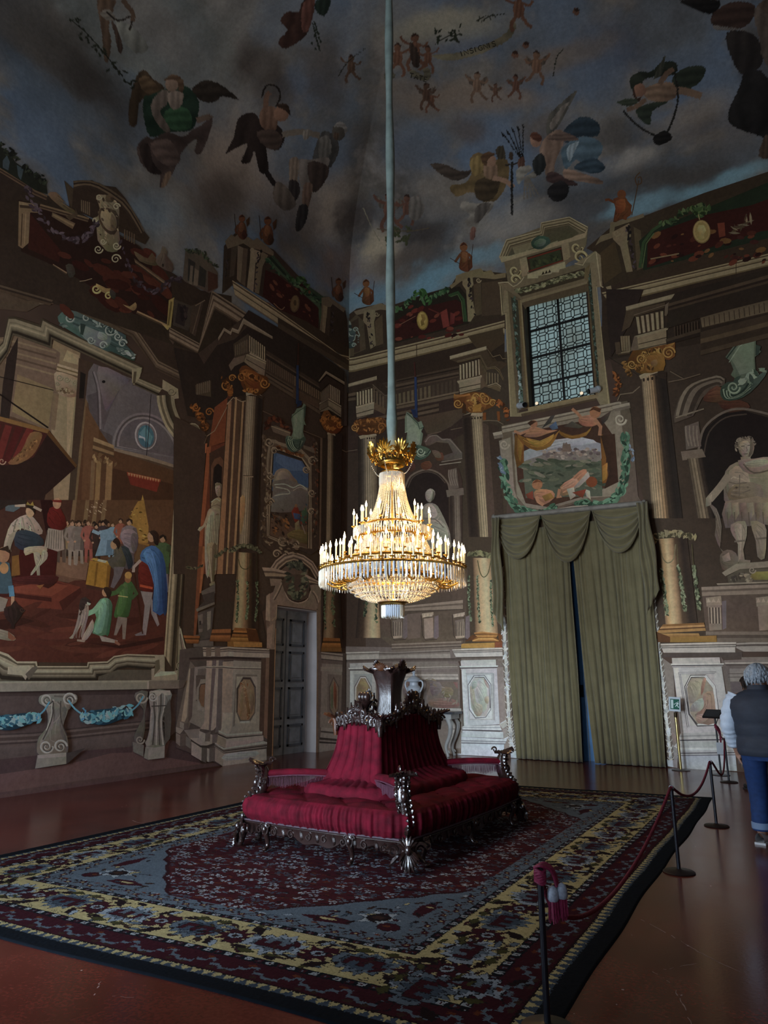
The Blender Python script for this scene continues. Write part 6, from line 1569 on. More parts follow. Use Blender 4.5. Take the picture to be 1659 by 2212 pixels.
A.p('3a2b24','735,560 860,480 830,1790 775,1790 800,900').p('5b473b','770,420 860,470 850,600 800,880 775,880')
A.p('6a5a50','770,420 830,390 850,330 850,290 900,280 920,320 930,400 960,460 1050,490 1130,460 1150,380 1145,330 1240,320 1240,480 1200,540 1205,1790 1195,1790 1210,550 860,500 840,800 845,880 790,880 770,640',0)
A.p('8a7668','770,430 800,400 805,640 765,630').p('57463c','765,630 800,640 800,680 780,680').p('7d6b5f','780,700 830,660 815,870 775,870')
A.line('8d7a6d',9,'900,310 860,400 830,450',3).line('2b211d',6,'915,310 875,400 840,460',3).line('8d7a6d',10,'930,380 960,450 1040,485 1120,455 1150,380',3).line('2f2420',7,'940,370 970,440 1040,470 1110,440 1135,380',3).line('8d7a6d',9,'1170,380 1200,420 1220,480',3).line('2f2420',5,'1160,390 1190,430 1208,490',3)
A.p('3a2e28','900,300 960,240 1130,230 1145,330 1130,440 1050,470 960,440 925,380')
A.bands('735,180 800,195 850,120 920,65 1000,45 1090,75 1170,130 1230,230','790,270 860,260 890,200 950,150 1010,130 1080,150 1140,200 1190,290','0:8b7769 .15:4f4038 .3:907c6d .5:5b4a40>3b2f29 .7:85725f .85:2c2320')
A.p('4a3b33','890,210 950,155 1010,135 1080,155 1130,200 1120,240 1000,240 900,220')
A.bands('735,180 830,185 975,225','770,275 850,275 970,270','0:8b7769 .3:4b3d35 .5:85725f .8:342a25').bands('1100,235 1240,310','1110,320 1240,330','0:8b7769 .35:4b3d35 .55:85725f .8:342a25').p('6f5e53','800,275 900,280 890,330 810,340')
A.leaves('960,180 1030,150 1090,200',26,40,['2c2c26','3c3d33','1b1c19','4c4d40'],40,along=1).leaves('950,250 1000,400 1060,420 1100,260',26,56,['34362c','4a4b3d','20211c','5b5b49'],44,along=1)
A.p('5d4b40','1210,500 1250,420 1240,800 1215,1100 1215,1790 1195,1790 1205,560').p('2f2420','1237,420 1258,420 1240,1000 1228,1700 1220,1700 1235,900')
A.line('85725f',7,'862,500 855,620 815,640 855,600').p('2b211c','800,880 845,880 822,1790 775,1790').line('8a6a4f',6,'852,700 822,1790')
A.z(*ZA4).el('painted_picture','painted battle landscape in a scrolled stone frame above the door')
A.p('2e231d','740,940 800,880 1000,960 1180,1050 1215,1110 1220,2000 1150,2050 1040,2000 860,2060 740,1960 720,1500')
A.p('35445f','835,1170 1080,1250 1130,1350 1130,1560 815,1500 830,1300').p('435572','860,1180 1060,1245 1100,1330 960,1330 850,1250')
A.p('6d6055','830,1420 850,1340 900,1310 960,1325 1000,1380 1040,1430 1000,1470 830,1470',3).p('7f7166','850,1400 880,1340 930,1330 970,1370 950,1420 870,1430',3).p('5b534d','830,1420 930,1400 1030,1430 1130,1480 1130,1640 820,1640')
A.p('5e5955','815,1560 960,1500 1130,1520 1125,1660 810,1680',3).line('a39a90',9,'840,1450 930,1445 1000,1475 1060,1450 1120,1490',3).line('9c9389',10,'840,1545 910,1530 970,1525 950,1490 850,1470',3).line('867d76',8,'1000,1500 1060,1470 1120,1500',3)
A.p('48352a','810,1700 900,1720 960,1780 1000,1820 1130,1790 1120,2000 800,1900').dabs((815,1690,960,1880),50,['2a1c14','5c3c22','3d281a','744b29','1b120e'],8,24,.8).dabs((820,1650,930,1760),14,['4b4440','33302d'],4,12,1.3)
A.p('5a2218','985,1680 1010,1640 1040,1640 1060,1700 1040,1800 1010,1760',1).p('2f3c56','1000,1690 1060,1700 1060,1750 1010,1740',1).p('2f3d33','1070,1680 1110,1640 1130,1720 1100,1800 1070,1760',1).p('6a5a44','1015,1780 1050,1750 1060,1830 1020,1850',1).ell('6d4c36',1025,1630,12,16).p('5a4a2c','960,1860 1050,1830 1125,1860 1120,1960 960,1900',2).line('6f6057',9,'1075,1790 1105,1870').dabs((1040,1620,1130,1800),24,['3a2a22','55473c','28323a','5b2a1e'],5,16,1.2)
A.bands('845,1040 790,1035 760,1180 770,1900 900,1960 1170,2000 1160,1200 1060,1110 870,1060 845,1040','880,1170 835,1165 825,1400 800,1880 910,1920 1120,1990 1135,1350 1075,1245 880,1170 880,1170','0:33271f .2:6f6051 .45:4a3c31 .7:85745f .85:1c1511')
for x,y,r,sg in((795,1085,40,1),(840,1160,30,-1),(1165,1250,42,-1),(1110,1320,30,1),(805,1370,34,1),(800,1600,38,-1),(1160,1520,34,1),(1155,1680,30,-1),(910,1930,46,1),(1010,1960,40,-1),(760,1700,24,1),(860,2040,36,-1)):A.scroll('6b5b4c',x,y,r,1.6,17,sg,hi='94836e').scroll('1d1511',x+5,y+6,r*.7,1.2,6,sg)
A.leaves('760,1040 750,1300 790,1500 740,1750 760,1900 830,1960',22,90,['4a3c31','2a201a','6a5a4a','3a2c20'],18).leaves('1180,1100 1200,1300 1190,1600 1180,1900',20,70,['3a2c22','221914','54463a','4a2a1c'],18).leaves('860,1120 960,1170 1080,1200',18,34,['4a2a17','2a180e','5e3a20'],14).leaves('770,980 800,900 850,890 930,960 970,1010',22,60,['3b1d12','23110b','4f2a19'],24,along=1)
A.p('53463b','810,950 850,945 980,1000 970,1050 830,1000').line('887660',7,'815,950 975,1010').p('54473c','1085,1110 1180,1140 1175,1180 1090,1140').dabs((880,1900,1050,2050),30,['5d4d3f','2a201a','7a6956'],8,26,.5)
A.el('painted_plaque','pale green painted plaque hanging by a blue ribbon above the battle piece')
A.p('1a2238','1028,430 1048,430 1048,760 1024,760').p('141a2c','1040,730 1075,735 1072,770 1030,790').line('26140f',10,'1045,240 1040,430')
A.p('586354','990,850 1010,840 1030,800 1075,790 1090,755 1108,770 1105,850 1095,900 1110,945 1092,935 1085,1000 1100,1060 1040,1090 985,1040 1000,990 985,900',0).p('6d7868','1000,860 1030,830 1085,800 1080,960 1070,1060 1000,1040 1005,950').line('202a24',5,'985,880 1000,860 1050,820 1100,790').p('2a332b','1095,780 1110,775 1105,860 1090,900').p('788472','1020,850 1040,840 1030,960 1015,950')
A.p('38443b','935,1050 960,1030 1000,1060 1060,1060 1090,1040 1110,1060 1085,1120 1040,1165 985,1170 945,1120',2)
for k in range(7):A.line('7d8a78' if k%2 else '1d2620',10,[(945+k*9,1060+k*3),(965+k*8,1120),(1020+k*4,1160-k*3),(1085-k*3,1075)],4)
A.scroll('6f7c6a',975,1050,24,1.3,9,1)
A.el('painted_column','narrow painted fluted column with gilded capital right of the door')
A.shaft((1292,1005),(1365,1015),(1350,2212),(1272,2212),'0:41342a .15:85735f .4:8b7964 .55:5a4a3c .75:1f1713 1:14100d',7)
A.p('1b1310','1362,1010 1420,1020 1400,2212 1348,2212').p('4c3d31','1232,1050 1250,1050 1232,2212 1218,2212').p('221914','1250,1050 1295,1060 1275,2212 1232,2212').p('8b7964','1290,1005 1320,998 1360,1020 1360,1035 1325,1015 1292,1022')
A.p('4f2d12','1240,870 1285,800 1330,860 1410,890 1420,960 1370,1015 1290,1000 1245,940',2).leaves('1245,900 1330,880 1410,930',20,44,['74461c','301a0b','8d5a28','4a2a11'],30,along=1).scroll('82501f',1395,940,28,1.5,11,1).scroll('82501f',1258,900,26,1.5,11,-1).leaves('1290,960 1360,980',18,16,['7d4c1f','351d0d','945f2b'],20,along=1)
A.z(*ZC).p('5d5144','255,1570 400,1480 650,1640 635,1835 420,1700 270,1740 250,1700').p('483c32','255,1600 405,1500 410,1640 265,1720').p('6d5f50','410,1540 640,1660 630,1740 415,1620').line('17100d',10,'260,1720 410,1640 630,1800').bands('245,1590 400,1490 655,1640','250,1620 405,1530 645,1670','0:8a7b69 .5:3a2f26')
A.p('3a2f27','275,1380 425,1240 430,1490 275,1580').p('3d3128','425,1240 620,1350 615,1610 430,1500')
for k in range(6):A.p('75675a',[(440+k*32,1250+k*20),(458+k*32,1260+k*20),(455+k*32,1510+k*17),(438+k*32,1500+k*17)]).p('5e5145',[(285+k*24,1400-k*24),(297+k*24,1388-k*24),(297+k*24,1560-k*14),(285+k*24,1570-k*14)])
A.bands('235,1180 365,1005 738,1225','245,1205 375,1065 735,1285','0:766756 .4:6a5b4b .85:1d1511').p('1f1612','240,1240 380,1090 735,1300 740,1991 640,1991 640,1640 620,1350 420,1230 270,1370')
A.z(*ZA5).leaves('1275,400 1270,560 1275,720',10,70,['333a2b','48523d','1a1e17'],9).leaves('1340,400 1335,560 1345,680',10,70,['333a2b','48523d','1a1e17'],9)
A.shaft((1285,350),(1400,350),(1420,790),(1255,790),'0:47372b .2:7b6650 .45:6a543f .6:2c2018 1:18110d');A.leaves('1275,370 1268,560 1278,720',10,70,['38402f','4d5840','1c2018','5c654d'],9).leaves('1345,370 1338,540 1350,690',14,40,['38402f','4d5840','1c2018'],15)
A.bands('1260,780 1400,785','1240,870 1410,870','0:6a4220 .3:33200f .5:8d5c2c>4f3115',2).p('5d3f1e','1240,865 1412,868 1415,900 1238,898')
A.el('painted_pedestal','painted pedestal with narrow octagonal inset beside the corner')
A.p('4c4341','1215,900 1445,915 1448,1800 1215,1790');A.bands('1240,900 1445,925','1240,965 1445,985','0:7a706b .2:3a302f .35:756b66 .5:817772 .9:231c1b').p('6b625f','1245,1000 1420,1010 1390,1560 1230,1545').p('756c69','1235,1030 1420,1030 1420,1070 1235,1065').p('574e4c','1295,1090 1420,1100 1400,1470 1290,1470')
A.p('413836','1345,1110 1395,1200 1390,1390 1350,1460 1310,1390 1305,1200').p('62564a','1345,1130 1385,1205 1382,1385 1350,1440 1318,1385 1315,1205').p('5a3526','1350,1150 1372,1230 1365,1400 1345,1300',2).p('4a5040','1325,1220 1340,1200 1338,1380 1322,1360',2)
A.bands('1240,1545 1400,1560','1230,1640 1420,1660','0:807876 .3:37302f .45:7d7573').bands('1225,1630 1430,1650','1225,1680 1430,1690','0:2a2423 .4:6f6766 .7:262120').p('7b7473','1222,1680 1440,1690 1445,1790 1222,1775').p('332a29','1425,915 1450,920 1452,1760 1400,1760')
A.z(*ZC).p('2b2320','700,1000 742,1240 742,1991 690,1991')
A.z(*ZA3).el('painted_shelf','long grey painted stone shelf under the coronation scene')
A.p('6e6860','-300,1356 1340,1344 1338,1408 1100,1412 -300,1438').p('7b756c','-300,1356 1340,1344 1340,1358 -300,1372').p('5c564f','1112,1350 1336,1346 1336,1408 1112,1412').p('87817a','1100,1352 1112,1350 1112,1412 1098,1412').p('413a37','1336,1346 1390,1345 1370,1400 1336,1408')
def volute_console(px,name_label,front):
 A.el('painted_console',name_label)
 q=lambda s:[(x+px,y)for x,y in pp(s)]
 if front:
  A.p('625e5c',q('290,1480 330,1450 520,1445 575,1460 570,1510 520,1540 500,1600 470,1690 500,1760 510,1850 480,1900 300,1910 275,1850 290,1770 350,1700 355,1600 330,1540 295,1520'),2)
  A.p('757170',q('330,1530 380,1560 400,1640 390,1710 330,1790 310,1860 300,1800 350,1700 360,1600'),2).p('4d4948',q('470,1540 500,1560 480,1640 460,1690 490,1760 500,1840 470,1780 440,1700 455,1600'),2)
  for x,y,r,sg in((350,1490,50,1),(515,1490,50,-1),(345,1840,52,1),(450,1840,50,-1)):A.scroll('87827f',x+px,y,r,1.7,18,sg,hi='aaa5a1').scroll('2b2828',x+px+5,y+6,r*.72,1.4,7,sg)
  A.line('2f2b2b',8,q('395,1500 400,1560 385,1640 350,1730 320,1790'),3).line('2f2b2b',8,q('455,1500 450,1560 460,1660 500,1760'),3).line('9a9592',7,q('385,1530 380,1620 345,1720'),3)
  A.p('6c6967',q('280,1905 500,1885 495,1970 262,2005')).p('7d7a79',q('280,1905 500,1885 490,1915 285,1930')).p('2a2527',q('495,1885 520,1885 640,1850 495,1975'))
 else:
  A.p('4a4645','1010,1440 1105,1430 1080,1600 1085,1700 1050,1830 1005,1800 1010,1740 1060,1640 1070,1560 1015,1500',2).scroll('75706d',1055,1475,46,1.6,15,1,hi='948f8b').scroll('75706d',1045,1790,34,1.5,12,1)
  A.p('5b5756','990,1805 1075,1830 1070,1915 995,1880').p('7d7a79','1085,1845 1230,1835 1228,1925 1105,1940 1075,1925').p('6a6766','1085,1845 1110,1855 1105,1940 1075,1925')
  A.p('6b6867','1115,1430 1270,1425 1275,1490 1240,1560 1215,1620 1225,1790 1230,1835 1090,1845 1105,1760 1130,1600',2).p('868382','1125,1570 1150,1570 1150,1700 1120,1820 1095,1830 1115,1720',2).p('3e3b3a','1220,1560 1250,1550 1215,1640 1230,1800 1210,1700',2)
  for k in range(4):A.line('8f8b8a' if k%2 else '3a3736',11,[(1150+k*26,1440),(1150+k*25,1550),(1155+k*16,1650),(1140+k*26,1830)],4)
  A.scroll('8d8987',1140,1470,34,1.5,13,1,hi='aeaaa6').scroll('7b7775',1105,1810,24,1.4,10,1).p('8f8b89','1120,1425 1270,1422 1275,1455 1240,1460 1210,1440 1180,1470 1150,1440').line('2c2929',8,'1130,1540 1250,1535').p('3b3736','1225,1560 1270,1480 1280,1640 1270,1780 1230,1830')
volute_console(0,'painted double-scroll console under the shelf, between two blue garlands',True)
volute_console(-950,'painted double-scroll console at the left edge of the frame',True)
volute_console(0,'painted fluted corner console at the right end of the shelf',False)
for dx,lb in((0,'bright blue painted garland between the two consoles'),(-700,'bright blue painted garland at the left edge')):
 A.el('painted_garland',lb)
 q=lambda s:[(x+dx,y+(40 if dx else 0))for x,y in pp(s)]
 A.line('4f84a8',13,q('510,1495 560,1560 630,1610'),3).line('4f84a8',12,q('1070,1465 1030,1530 980,1575'),3)
 A.p('122836',q('640,1590 700,1570 800,1560 900,1550 980,1570 960,1610 880,1650 780,1680 680,1670 630,1640'),2)
 A.leaves(q('640,1620 720,1620 800,1610 880,1590 970,1580'),25,120,['4d8aa5','62a4bf','2a5268','78b8cd','1f4256','86c3d6'],48,along=1).leaves(q('620,1560 640,1600 615,1650'),16,10,['3f77b0','5690c4'],12,along=1).leaves(q('985,1560 975,1590 990,1610'),14,8,['3f77b0','5690c4'],10,along=1)

# ================================================================ END WALL
B=Fresco(on_back,wb,GAIN_WALL)
B.lx=-1.0;B.tint=(1.06,1.0,.85)
ZB1,ZB2,ZB3,ZB4,ZB5,ZB6,ZB7,ZB8,ZB9=(680,1300,5.184),(960,740,9.217),(960,1360,7.372),(1400,1340,6.143),(1320,600,7.372),(1080,560,6.381),(1020,440,2.596),(1020,1060,2.596),(700,760,3.95)
B.z(*P0).el('painted_recess','brown painted wall between the columns of the end wall')
B.p('2c221b','749,845 990,790 990,1400 746,1422').p('2f251d','990,780 1100,760 1090,1400 990,1400').p('2b221b','1300,700 1750,600 1750,1400 1420,1400 1400,1120').p('2b221b','1090,1110 1410,1085 1410,1130 1075,1150')
B.p('3b302a','790,1240 1010,1230 1005,1400 790,1405').p('40342c','1530,1300 1750,1290 1750,1390 1530,1385')
B.z(*ZB9)
B.p('261c17','190,580 560,480 1180,330 1190,700 1080,760 900,700 560,900 440,800 300,860 190,860').p('3a2e25','800,560 1190,480 1180,560 1080,640 960,700 880,700')
B.line('52443a',7,'190,850 285,835').line('52443a',7,'130,825 190,850').line('4f4136',7,'1080,665 1180,645').line('52443a',6,'880,710 1000,680')
for k in range(16):B.p('4f4433' if k<9 else '362c23',[(600+k*36,365-k*9),(620+k*36,360-k*9),(622+k*36,460-k*8),(602+k*36,465-k*8)])
B.bands('560,460 980,370 1150,335','560,500 980,420 1150,380','0:5a4c3c .3:2b2119 .5:4b3e31').bands('430,560 980,440','430,640 980,520','0:43362b .3:211812 .5:4a3c30 .8:231a14')
B.bands('190,300 560,270 1150,150','190,360 560,340 1150,215','0:2a2019 .3:42352a .6:1d1510 .8:3a2e24').bands('620,200 1150,90','620,260 1150,150','0:1f1712 .5:33281f .8:19120d')
for k in range(7):B.p('3d3128',[(490+k*10,385+k*2),(496+k*10,387+k*2),(497+k*10,480+k*3),(491+k*10,478+k*3)])
B.z(*P0).el('painted_cornice','pale painted cornice running along the end wall')
B.p('201811','749,770 1090,680 1090,790 990,790 749,845').p('221a13','1300,640 1750,510 1750,700 1300,780')
B.p('271d15','1290,560 1500,500 1659,450 1780,420 1780,560 1480,600 1300,650').p('261c15','740,720 800,760 1003,690 1095,660 1095,710 765,785').bands('748,771 756,773 765,772 1003,715 1090,692','748,803 756,804 765,803 1003,745 1090,722','0:85765a .1:3a2d20 .2:8d7e60>66573f .48:2e2318 .55:84755a .88:53462f')
B.bands('1300,632 1480,590 1659,548 1750,527','1318,658 1490,615 1659,575 1750,553','0:857659 .1:3a2d20 .2:8d7e60>66573f .48:2e2318 .55:84755a .88:53462f')
B.p('75674d','1305,612 1318,610 1325,640 1318,640').line('241b12',1.5,'1350,624 1350,650').line('241b12',1.5,'1590,567 1590,592').line('241b12',1.5,'900,744 900,770')
B.p('302519','1010,726 1086,708 1090,740 1060,760 1080,790 1050,780')
B.z(*ZM).el('painted_attic','painted attic with red trophy panel and gold medallion over the end wall')
B.p('261d15','790,600 830,570 970,540 1000,560 1200,490 1340,450 1370,400 1500,360 1560,370 1659,380 1659,600 1200,720 1000,770 790,830 780,700')
B.p('5f5340','815,585 960,540 1000,555 1005,580 960,575 830,605').p('6b5d47','870,580 930,575 935,610 925,640 935,770 905,790 885,660 865,640').p('3f3425','930,640 970,600 975,760 935,775').scroll('75674e',940,600,13,1.3,6)
B.leaves('890,590 900,660 915,770',9,22,['17110e','2a2023','0f0b0b'],9).ell('120d0b',890,600,7,10)
B.p('3b3125','690,590 740,600 790,640 830,600 870,640 880,790 800,825 700,790').p('2a2119','740,620 790,650 840,620 850,800 790,820 720,795')
B.p('16120c','1000,590 1060,560 1180,500 1320,460 1390,450 1430,500 1440,650 1030,760').p('200c09','1035,640 1100,600 1200,560 1370,520 1400,540 1410,650 1040,750').dabs((1040,560,1400,740),36,['35130e','481c15','160806','53291d'],6,26,-.4,.5)
B.p('5a2620','1285,590 1320,570 1335,665 1300,675',0).p('4a1f1a','1340,590 1365,600 1360,650 1335,660',1).line('3d1a14',7,'1220,570 1290,600',3).line('6b4a38',3,'1060,660 1150,610')
B.leaves('1030,580 1080,560 1140,510 1200,520 1280,490 1320,465',14,60,['1f3320','304a2c','121e12','40573a'],16,along=1).leaves('1150,490 1190,490 1215,530',16,26,['25401f','37552f','14240f'],22,along=1).line('22321c',14,'1330,500 1380,480 1410,520 1425,640').line('3a4a2c',5,'1340,505 1378,492 1400,530 1412,640')
B.ell('5d4b22',1188,635,32,52,-.08).ell('8a7238',1187,633,28,47,-.08).ell('a58c4c',1184,628,20,36,-.08).p('6d5726','1178,600 1198,600 1206,625 1196,640 1200,655 1182,665 1178,640 1186,625',1)
B.p('655840','1335,445 1365,425 1370,390 1440,365 1505,350 1520,370 1560,360 1580,385 1640,375 1640,400 1580,410 1470,400 1400,420 1345,462').p('70624a','1405,415 1460,400 1465,440 1450,460 1475,600 1450,640 1435,640 1425,470 1405,440').p('3d3224','1465,440 1505,420 1510,600 1475,610').scroll('7d6e54',1492,415,14,1.3,7).leaves('1440,420 1450,500 1470,620',9,26,['17110e','2a2023','0f0b0b'],10).ell('120d0b',1440,412,8,11).p('34291e','1510,430 1620,415 1625,600 1510,610')
B.el('painted_urn','grey-green painted urn standing on the cornice in the corner')
B.z(*ZC)
B.p('554b39','665,600 790,590 790,770 670,720').p('6b5f48','720,600 790,598 790,775 725,745').p('403526','790,600 870,600 865,740 790,750')
B.p('252e2c','690,470 850,480 880,540 830,600 700,600 680,540',2).p('2d3835','660,340 680,260 760,235 850,250 900,330 870,430 830,480 700,480 660,400',2).p('6b756c','690,260 750,235 830,260 800,290 720,280',2).p('5d675f','740,160 780,100 820,165 800,190 750,190',2).p('1a2120','760,180 820,180 830,230 740,225',1).line('3f4a46',30,'770,0 770,50')
for x,y,r,sg in((670,255,42,1),(895,265,46,-1),(680,540,40,1),(865,545,42,-1)):B.scroll('6f7a71',x,y,r,1.5,18,sg,hi='97a197')
B.line('7d877d',14,'640,260 620,350 660,360 655,430',4).line('7d877d',16,'930,270 970,380 900,360 880,440 850,470',4).line('8b948a',12,'700,380 740,380 770,310 800,370 860,380',3).p('7d8070','755,330 780,330 785,390 760,420',1)
for k in range(5):B.line('8b948a',8,[(715+k*20,480),(722+k*18,500)])
for y in(400,440,490):B.ell('4d5650',615,y,14,12).ell('4d5650',945,y,14,12)
for x,y,s_ in((1415,295,1.25),(885,485,1.1)):
 B.z(*ZM).el('painted_putto','small bronze-brown painted putto on the attic of the end wall');q=lambda pts:[(x+a*s_,y+b*s_)for a,b in pts]
 B.p('4b2c19',q([(-24,40),(-18,5),(-16,-28),(14,-28),(22,0),(30,40),(15,60),(-10,55)]),2).p('6b4428',q([(-12,-24),(12,-22),(12,10),(-8,20)]),2).ell('5d3a22',*q([(-3,-48)])[0],17*s_,20*s_).p('2d180d',q([(-20,-50),(-3,-70),(16,-50),(0,-58)]),1).line('4b2c19',11*s_,q([(-16,-18),(-32,5),(-40,18)]),2).line('4b2c19',11*s_,q([(16,-18),(30,-5),(26,15)]),2).line('24140b',3,q([(38,-60),(30,10)])).line('24140b',3,q([(-62,0),(-20,25)])).p('3a2113',q([(14,10),(34,5),(36,40),(18,60)]),1)
B.z(*ZB7)
B.el('painted_attic','painted attic with broad red trophy panel at the right')
B.p('271e15','640,250 790,120 960,70 1300,-60 1900,-260 1900,120 1659,190 740,470 720,290')
B.p('5d513d','690,235 720,180 770,165 775,105 870,85 960,55 965,75 800,130 790,190 720,215').p('6b5d46','785,160 880,110 890,180 870,220 900,380 865,385 830,240 790,200').p('3f3424','905,130 945,150 960,360 925,375').scroll('75674e',810,165,20,1.3,9).leaves('870,130 890,220 910,360',12,34,['17110e','2a2023','0f0b0b','393036'],12).ell('120d0b',875,140,9,14).p('332819','700,290 800,210 840,380 740,450')
B.p('141a10','935,210 1000,150 1100,110 1300,30 1659,-120 1900,-200 1900,130 960,375').p('220c08','985,200 1060,150 1230,90 1320,60 1560,10 1900,-110 1900,120 1620,155 980,360').dabs((1000,150,1640,330),50,['351810','4a2416','160806','5a3d20','2b1410'],8,34,-.35,.5)
B.line('27351f',16,'940,360 960,220 1010,150 1070,110').line('3e4b2c',6,'955,360 975,225 1020,165').leaves('1050,110 1120,95 1190,40 1250,30 1290,10',18,60,['27351f','3c4a2c','151d10','4d5a38'],20,along=1).leaves('1240,30 1280,50 1320,20',20,26,['2f3f22','45562f','19230f'],24,along=1)
B.ell('6d5a33',1287,157,50,66,-.05,22).ell('968150',1287,155,46,61,-.05,22).ell('8a7443',1287,155,38,52,-.05,22).p('a8925e','1270,120 1300,120 1312,150 1298,170 1302,195 1270,200 1275,165 1262,145',1).line('8a7a50',5,'1268,60 1275,90')
B.leaves('1450,150 1560,80',30,14,['5d5140','77684f','3a2e20'],30,along=.6,asp=.2).p('5a2a1c','1375,110 1415,105 1420,180 1385,190').line('6b5a40',7,'1000,310 1160,280')
B.el('painted_putto','brown painted putto holding a tall staff on the attic right of the window');B.z(830,0,2.0012)
B.p('4b2813','990,960 1000,900 990,860 1040,850 1055,880 1070,920 1050,940 1020,950',2).p('65391d','1000,870 1040,860 1040,910 1005,920',2).ell('56301a',1026,840,19,20).line('4b2813',11,'995,875 970,862 955,865').line('4b2813',12,'1045,870 1065,890 1060,910').line('3a2a1c',4,'1070,930 1100,780').line('3a2a1c',5,'1092,800 1112,790 1108,765 1095,770',3).line('3a2a1c',5,'1092,800 1085,770 1105,745',3).line('4b2813',14,'1005,930 1000,955').line('4b2813',14,'1045,930 1040,950')
B.z(*ZB6).el('painted_window_surround','painted stone surround with leaf garlands round the high window')
W_=[(0,350),(140,300),(230,390),(430,360),(900,190),(1100,110),(1240,60),(1390,0),(1400,380),(1330,390),(1520,1990),(1300,2060),(140,2169),(60,760),(20,780)]
B.p('5a4f3c',[(0,350),(1395,-20),(1345,330),(1215,330),(290,590),(110,440),(60,760),(20,780)]).p('6d614a','60,430 110,440 250,2169 140,2169 70,760 30,770')
B.p('6b5f48','1240,60 1345,-10 1400,380 1320,390 1520,1990 1380,2010 1320,1900 1210,300')
B.line('8d7f60',12,'0,360 30,760 80,740 150,2169').line('2b2317',5,'14,360 42,745 90,730').line('8d7f60',12,'1375,0 1395,370 1330,380 1500,2000').line('2b2317',5,'1360,10 1380,355 1318,365')
B.p('4a4030','105,430 300,560 285,580 270,560 400,2050 380,2060 270,2080 240,2169')
B.p('26251c','150,520 250,570 330,2050 290,2040').leaves('190,540 250,1400 300,2000',26,130,['25332c','3a4a40','151b17','54625a'],22).leaves('265,1560 280,2010',26,24,['7d8d8d','95a3a3','546461'],12)
B.p('57492f','245,560 290,570 400,2050 375,2055').p('6f6247','275,560 300,560 405,2050 385,2052')
B.p('292218','190,420 1170,120 1160,265 290,515').leaves('240,440 600,350 900,250 1140,190',30,150,['6d6a50','85805f','45442f','2c2a1c','57573f'],30).p('6b5d46','285,560 1215,300 1225,330 300,600').p('3f3526','300,600 1225,330 1215,440 1190,450 370,660 350,690')
B.p('54472f','1170,130 1240,70 1215,300 1160,265').p('443826','1200,310 1230,300 1370,1790 1310,1800').p('26251c','1215,320 1245,100 1370,1740 1340,1750').leaves('1230,200 1290,900 1350,1700',20,90,['1f2b24','33433a','121814','46544b'],14)
B.p('6d6048','160,2140 1330,1880 1345,1910 290,2169 160,2169').p('3a2f22','290,2130 1320,1915 1330,1940 300,2169').p('76684e','380,2045 1290,1860 1330,1880 390,2090')
B.z(*ZB7).el('painted_pediment','painted stone pediment with dark tablet above the high window')
B.p('5a4f3c','150,300 200,200 390,130 390,110 540,75 650,130 640,230 600,300 540,330 480,390 380,410 300,415 250,455 200,440 190,380 180,330')
B.bands('150,300 190,200 380,150 385,105 545,72 650,130','175,330 215,240 400,185 410,140 540,115 630,165','0:93866a .15:4a3f2d .3:8b7d60>6b5e46 .6:2d2418 .7:7d7056 .9:332a1c').p('8b7d60','150,295 165,330 635,190 650,135 630,165 190,295')
B.p('3f3a2a','200,295 225,245 400,190 410,145 540,120 600,165 560,190').p('6b6048','225,245 330,215 330,200 400,190 405,225 240,285').p('2b3a2f','330,215 370,180 430,190 435,230 390,255 345,250',2).p('49584a','345,220 380,195 415,205 400,235 360,240',2).line('7d7458',6,'300,262 340,262 390,258 440,225 480,210',3)
B.p('877a5e','265,310 300,300 305,385 540,310 545,235 500,250 310,305 305,300 270,312').p('7d6f54','265,310 305,300 310,400 280,410').p('7d6f54','500,225 540,215 550,300 510,320').p('241c12','305,300 500,240 512,320 320,388').p('4a1d12','308,305 498,248 500,255 312,312').p('26291a','320,312 492,258 503,315 330,372').line('4a1d12',7,'315,380 510,318').leaves('340,340 480,300',18,12,['32361f','1b1e12'],20,along=1)
B.p('93866a','310,395 520,325 525,360 490,368 485,385 450,385 440,395 370,405 370,418 310,420')
for k in range(3):B.p('1f180f',[(388+k*18,400-k*5),(398+k*18,378-k*5),(406+k*18,394-k*5)])
for x,y,r,sg in((238,375,34,1),(240,425,28,-1),(585,245,34,1),(605,300,38,-1)):B.scroll('8b7b55',x,y,r,1.2,16,sg,hi='b09f78').scroll('2d2416',x+4,y+4,r*.75,1.0,6,sg)
B.p('5f533d','145,440 260,460 230,480 150,460').p('6d604a','570,340 690,265 720,290 730,460 700,470 690,330 640,330').line('93866a',6,'145,445 200,440 230,465 270,440 290,410',2).line('93866a',6,'575,335 620,345 640,310 695,270 720,460 735,470')
B.el('painted_column','painted fluted column with gilded capital left of the curtained doorway')
B.z(*ZB9)
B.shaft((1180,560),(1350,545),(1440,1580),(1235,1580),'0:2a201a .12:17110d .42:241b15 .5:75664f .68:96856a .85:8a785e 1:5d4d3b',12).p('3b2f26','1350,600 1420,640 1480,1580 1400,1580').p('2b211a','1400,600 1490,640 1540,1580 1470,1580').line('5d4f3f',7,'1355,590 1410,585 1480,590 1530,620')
B.p('93836a','1180,545 1240,520 1340,512 1365,525 1350,550 1250,545 1190,570').p('241b15','1180,545 1260,520 1250,545 1190,575')
for k in range(4):B.ell('1d1510',1262+k*25,568-k*2,7,9)
B.z(*ZB2)
B.p('4f2f12','180,1130 260,1030 600,980 800,1000 1000,1150 980,1270 800,1350 740,1400 520,1400 360,1320 200,1290',1).p('6d431c','440,1080 720,1040 840,1200 760,1380 520,1390 420,1280',2).p('2b1a0c','370,1180 430,1240 430,1420 350,1400')
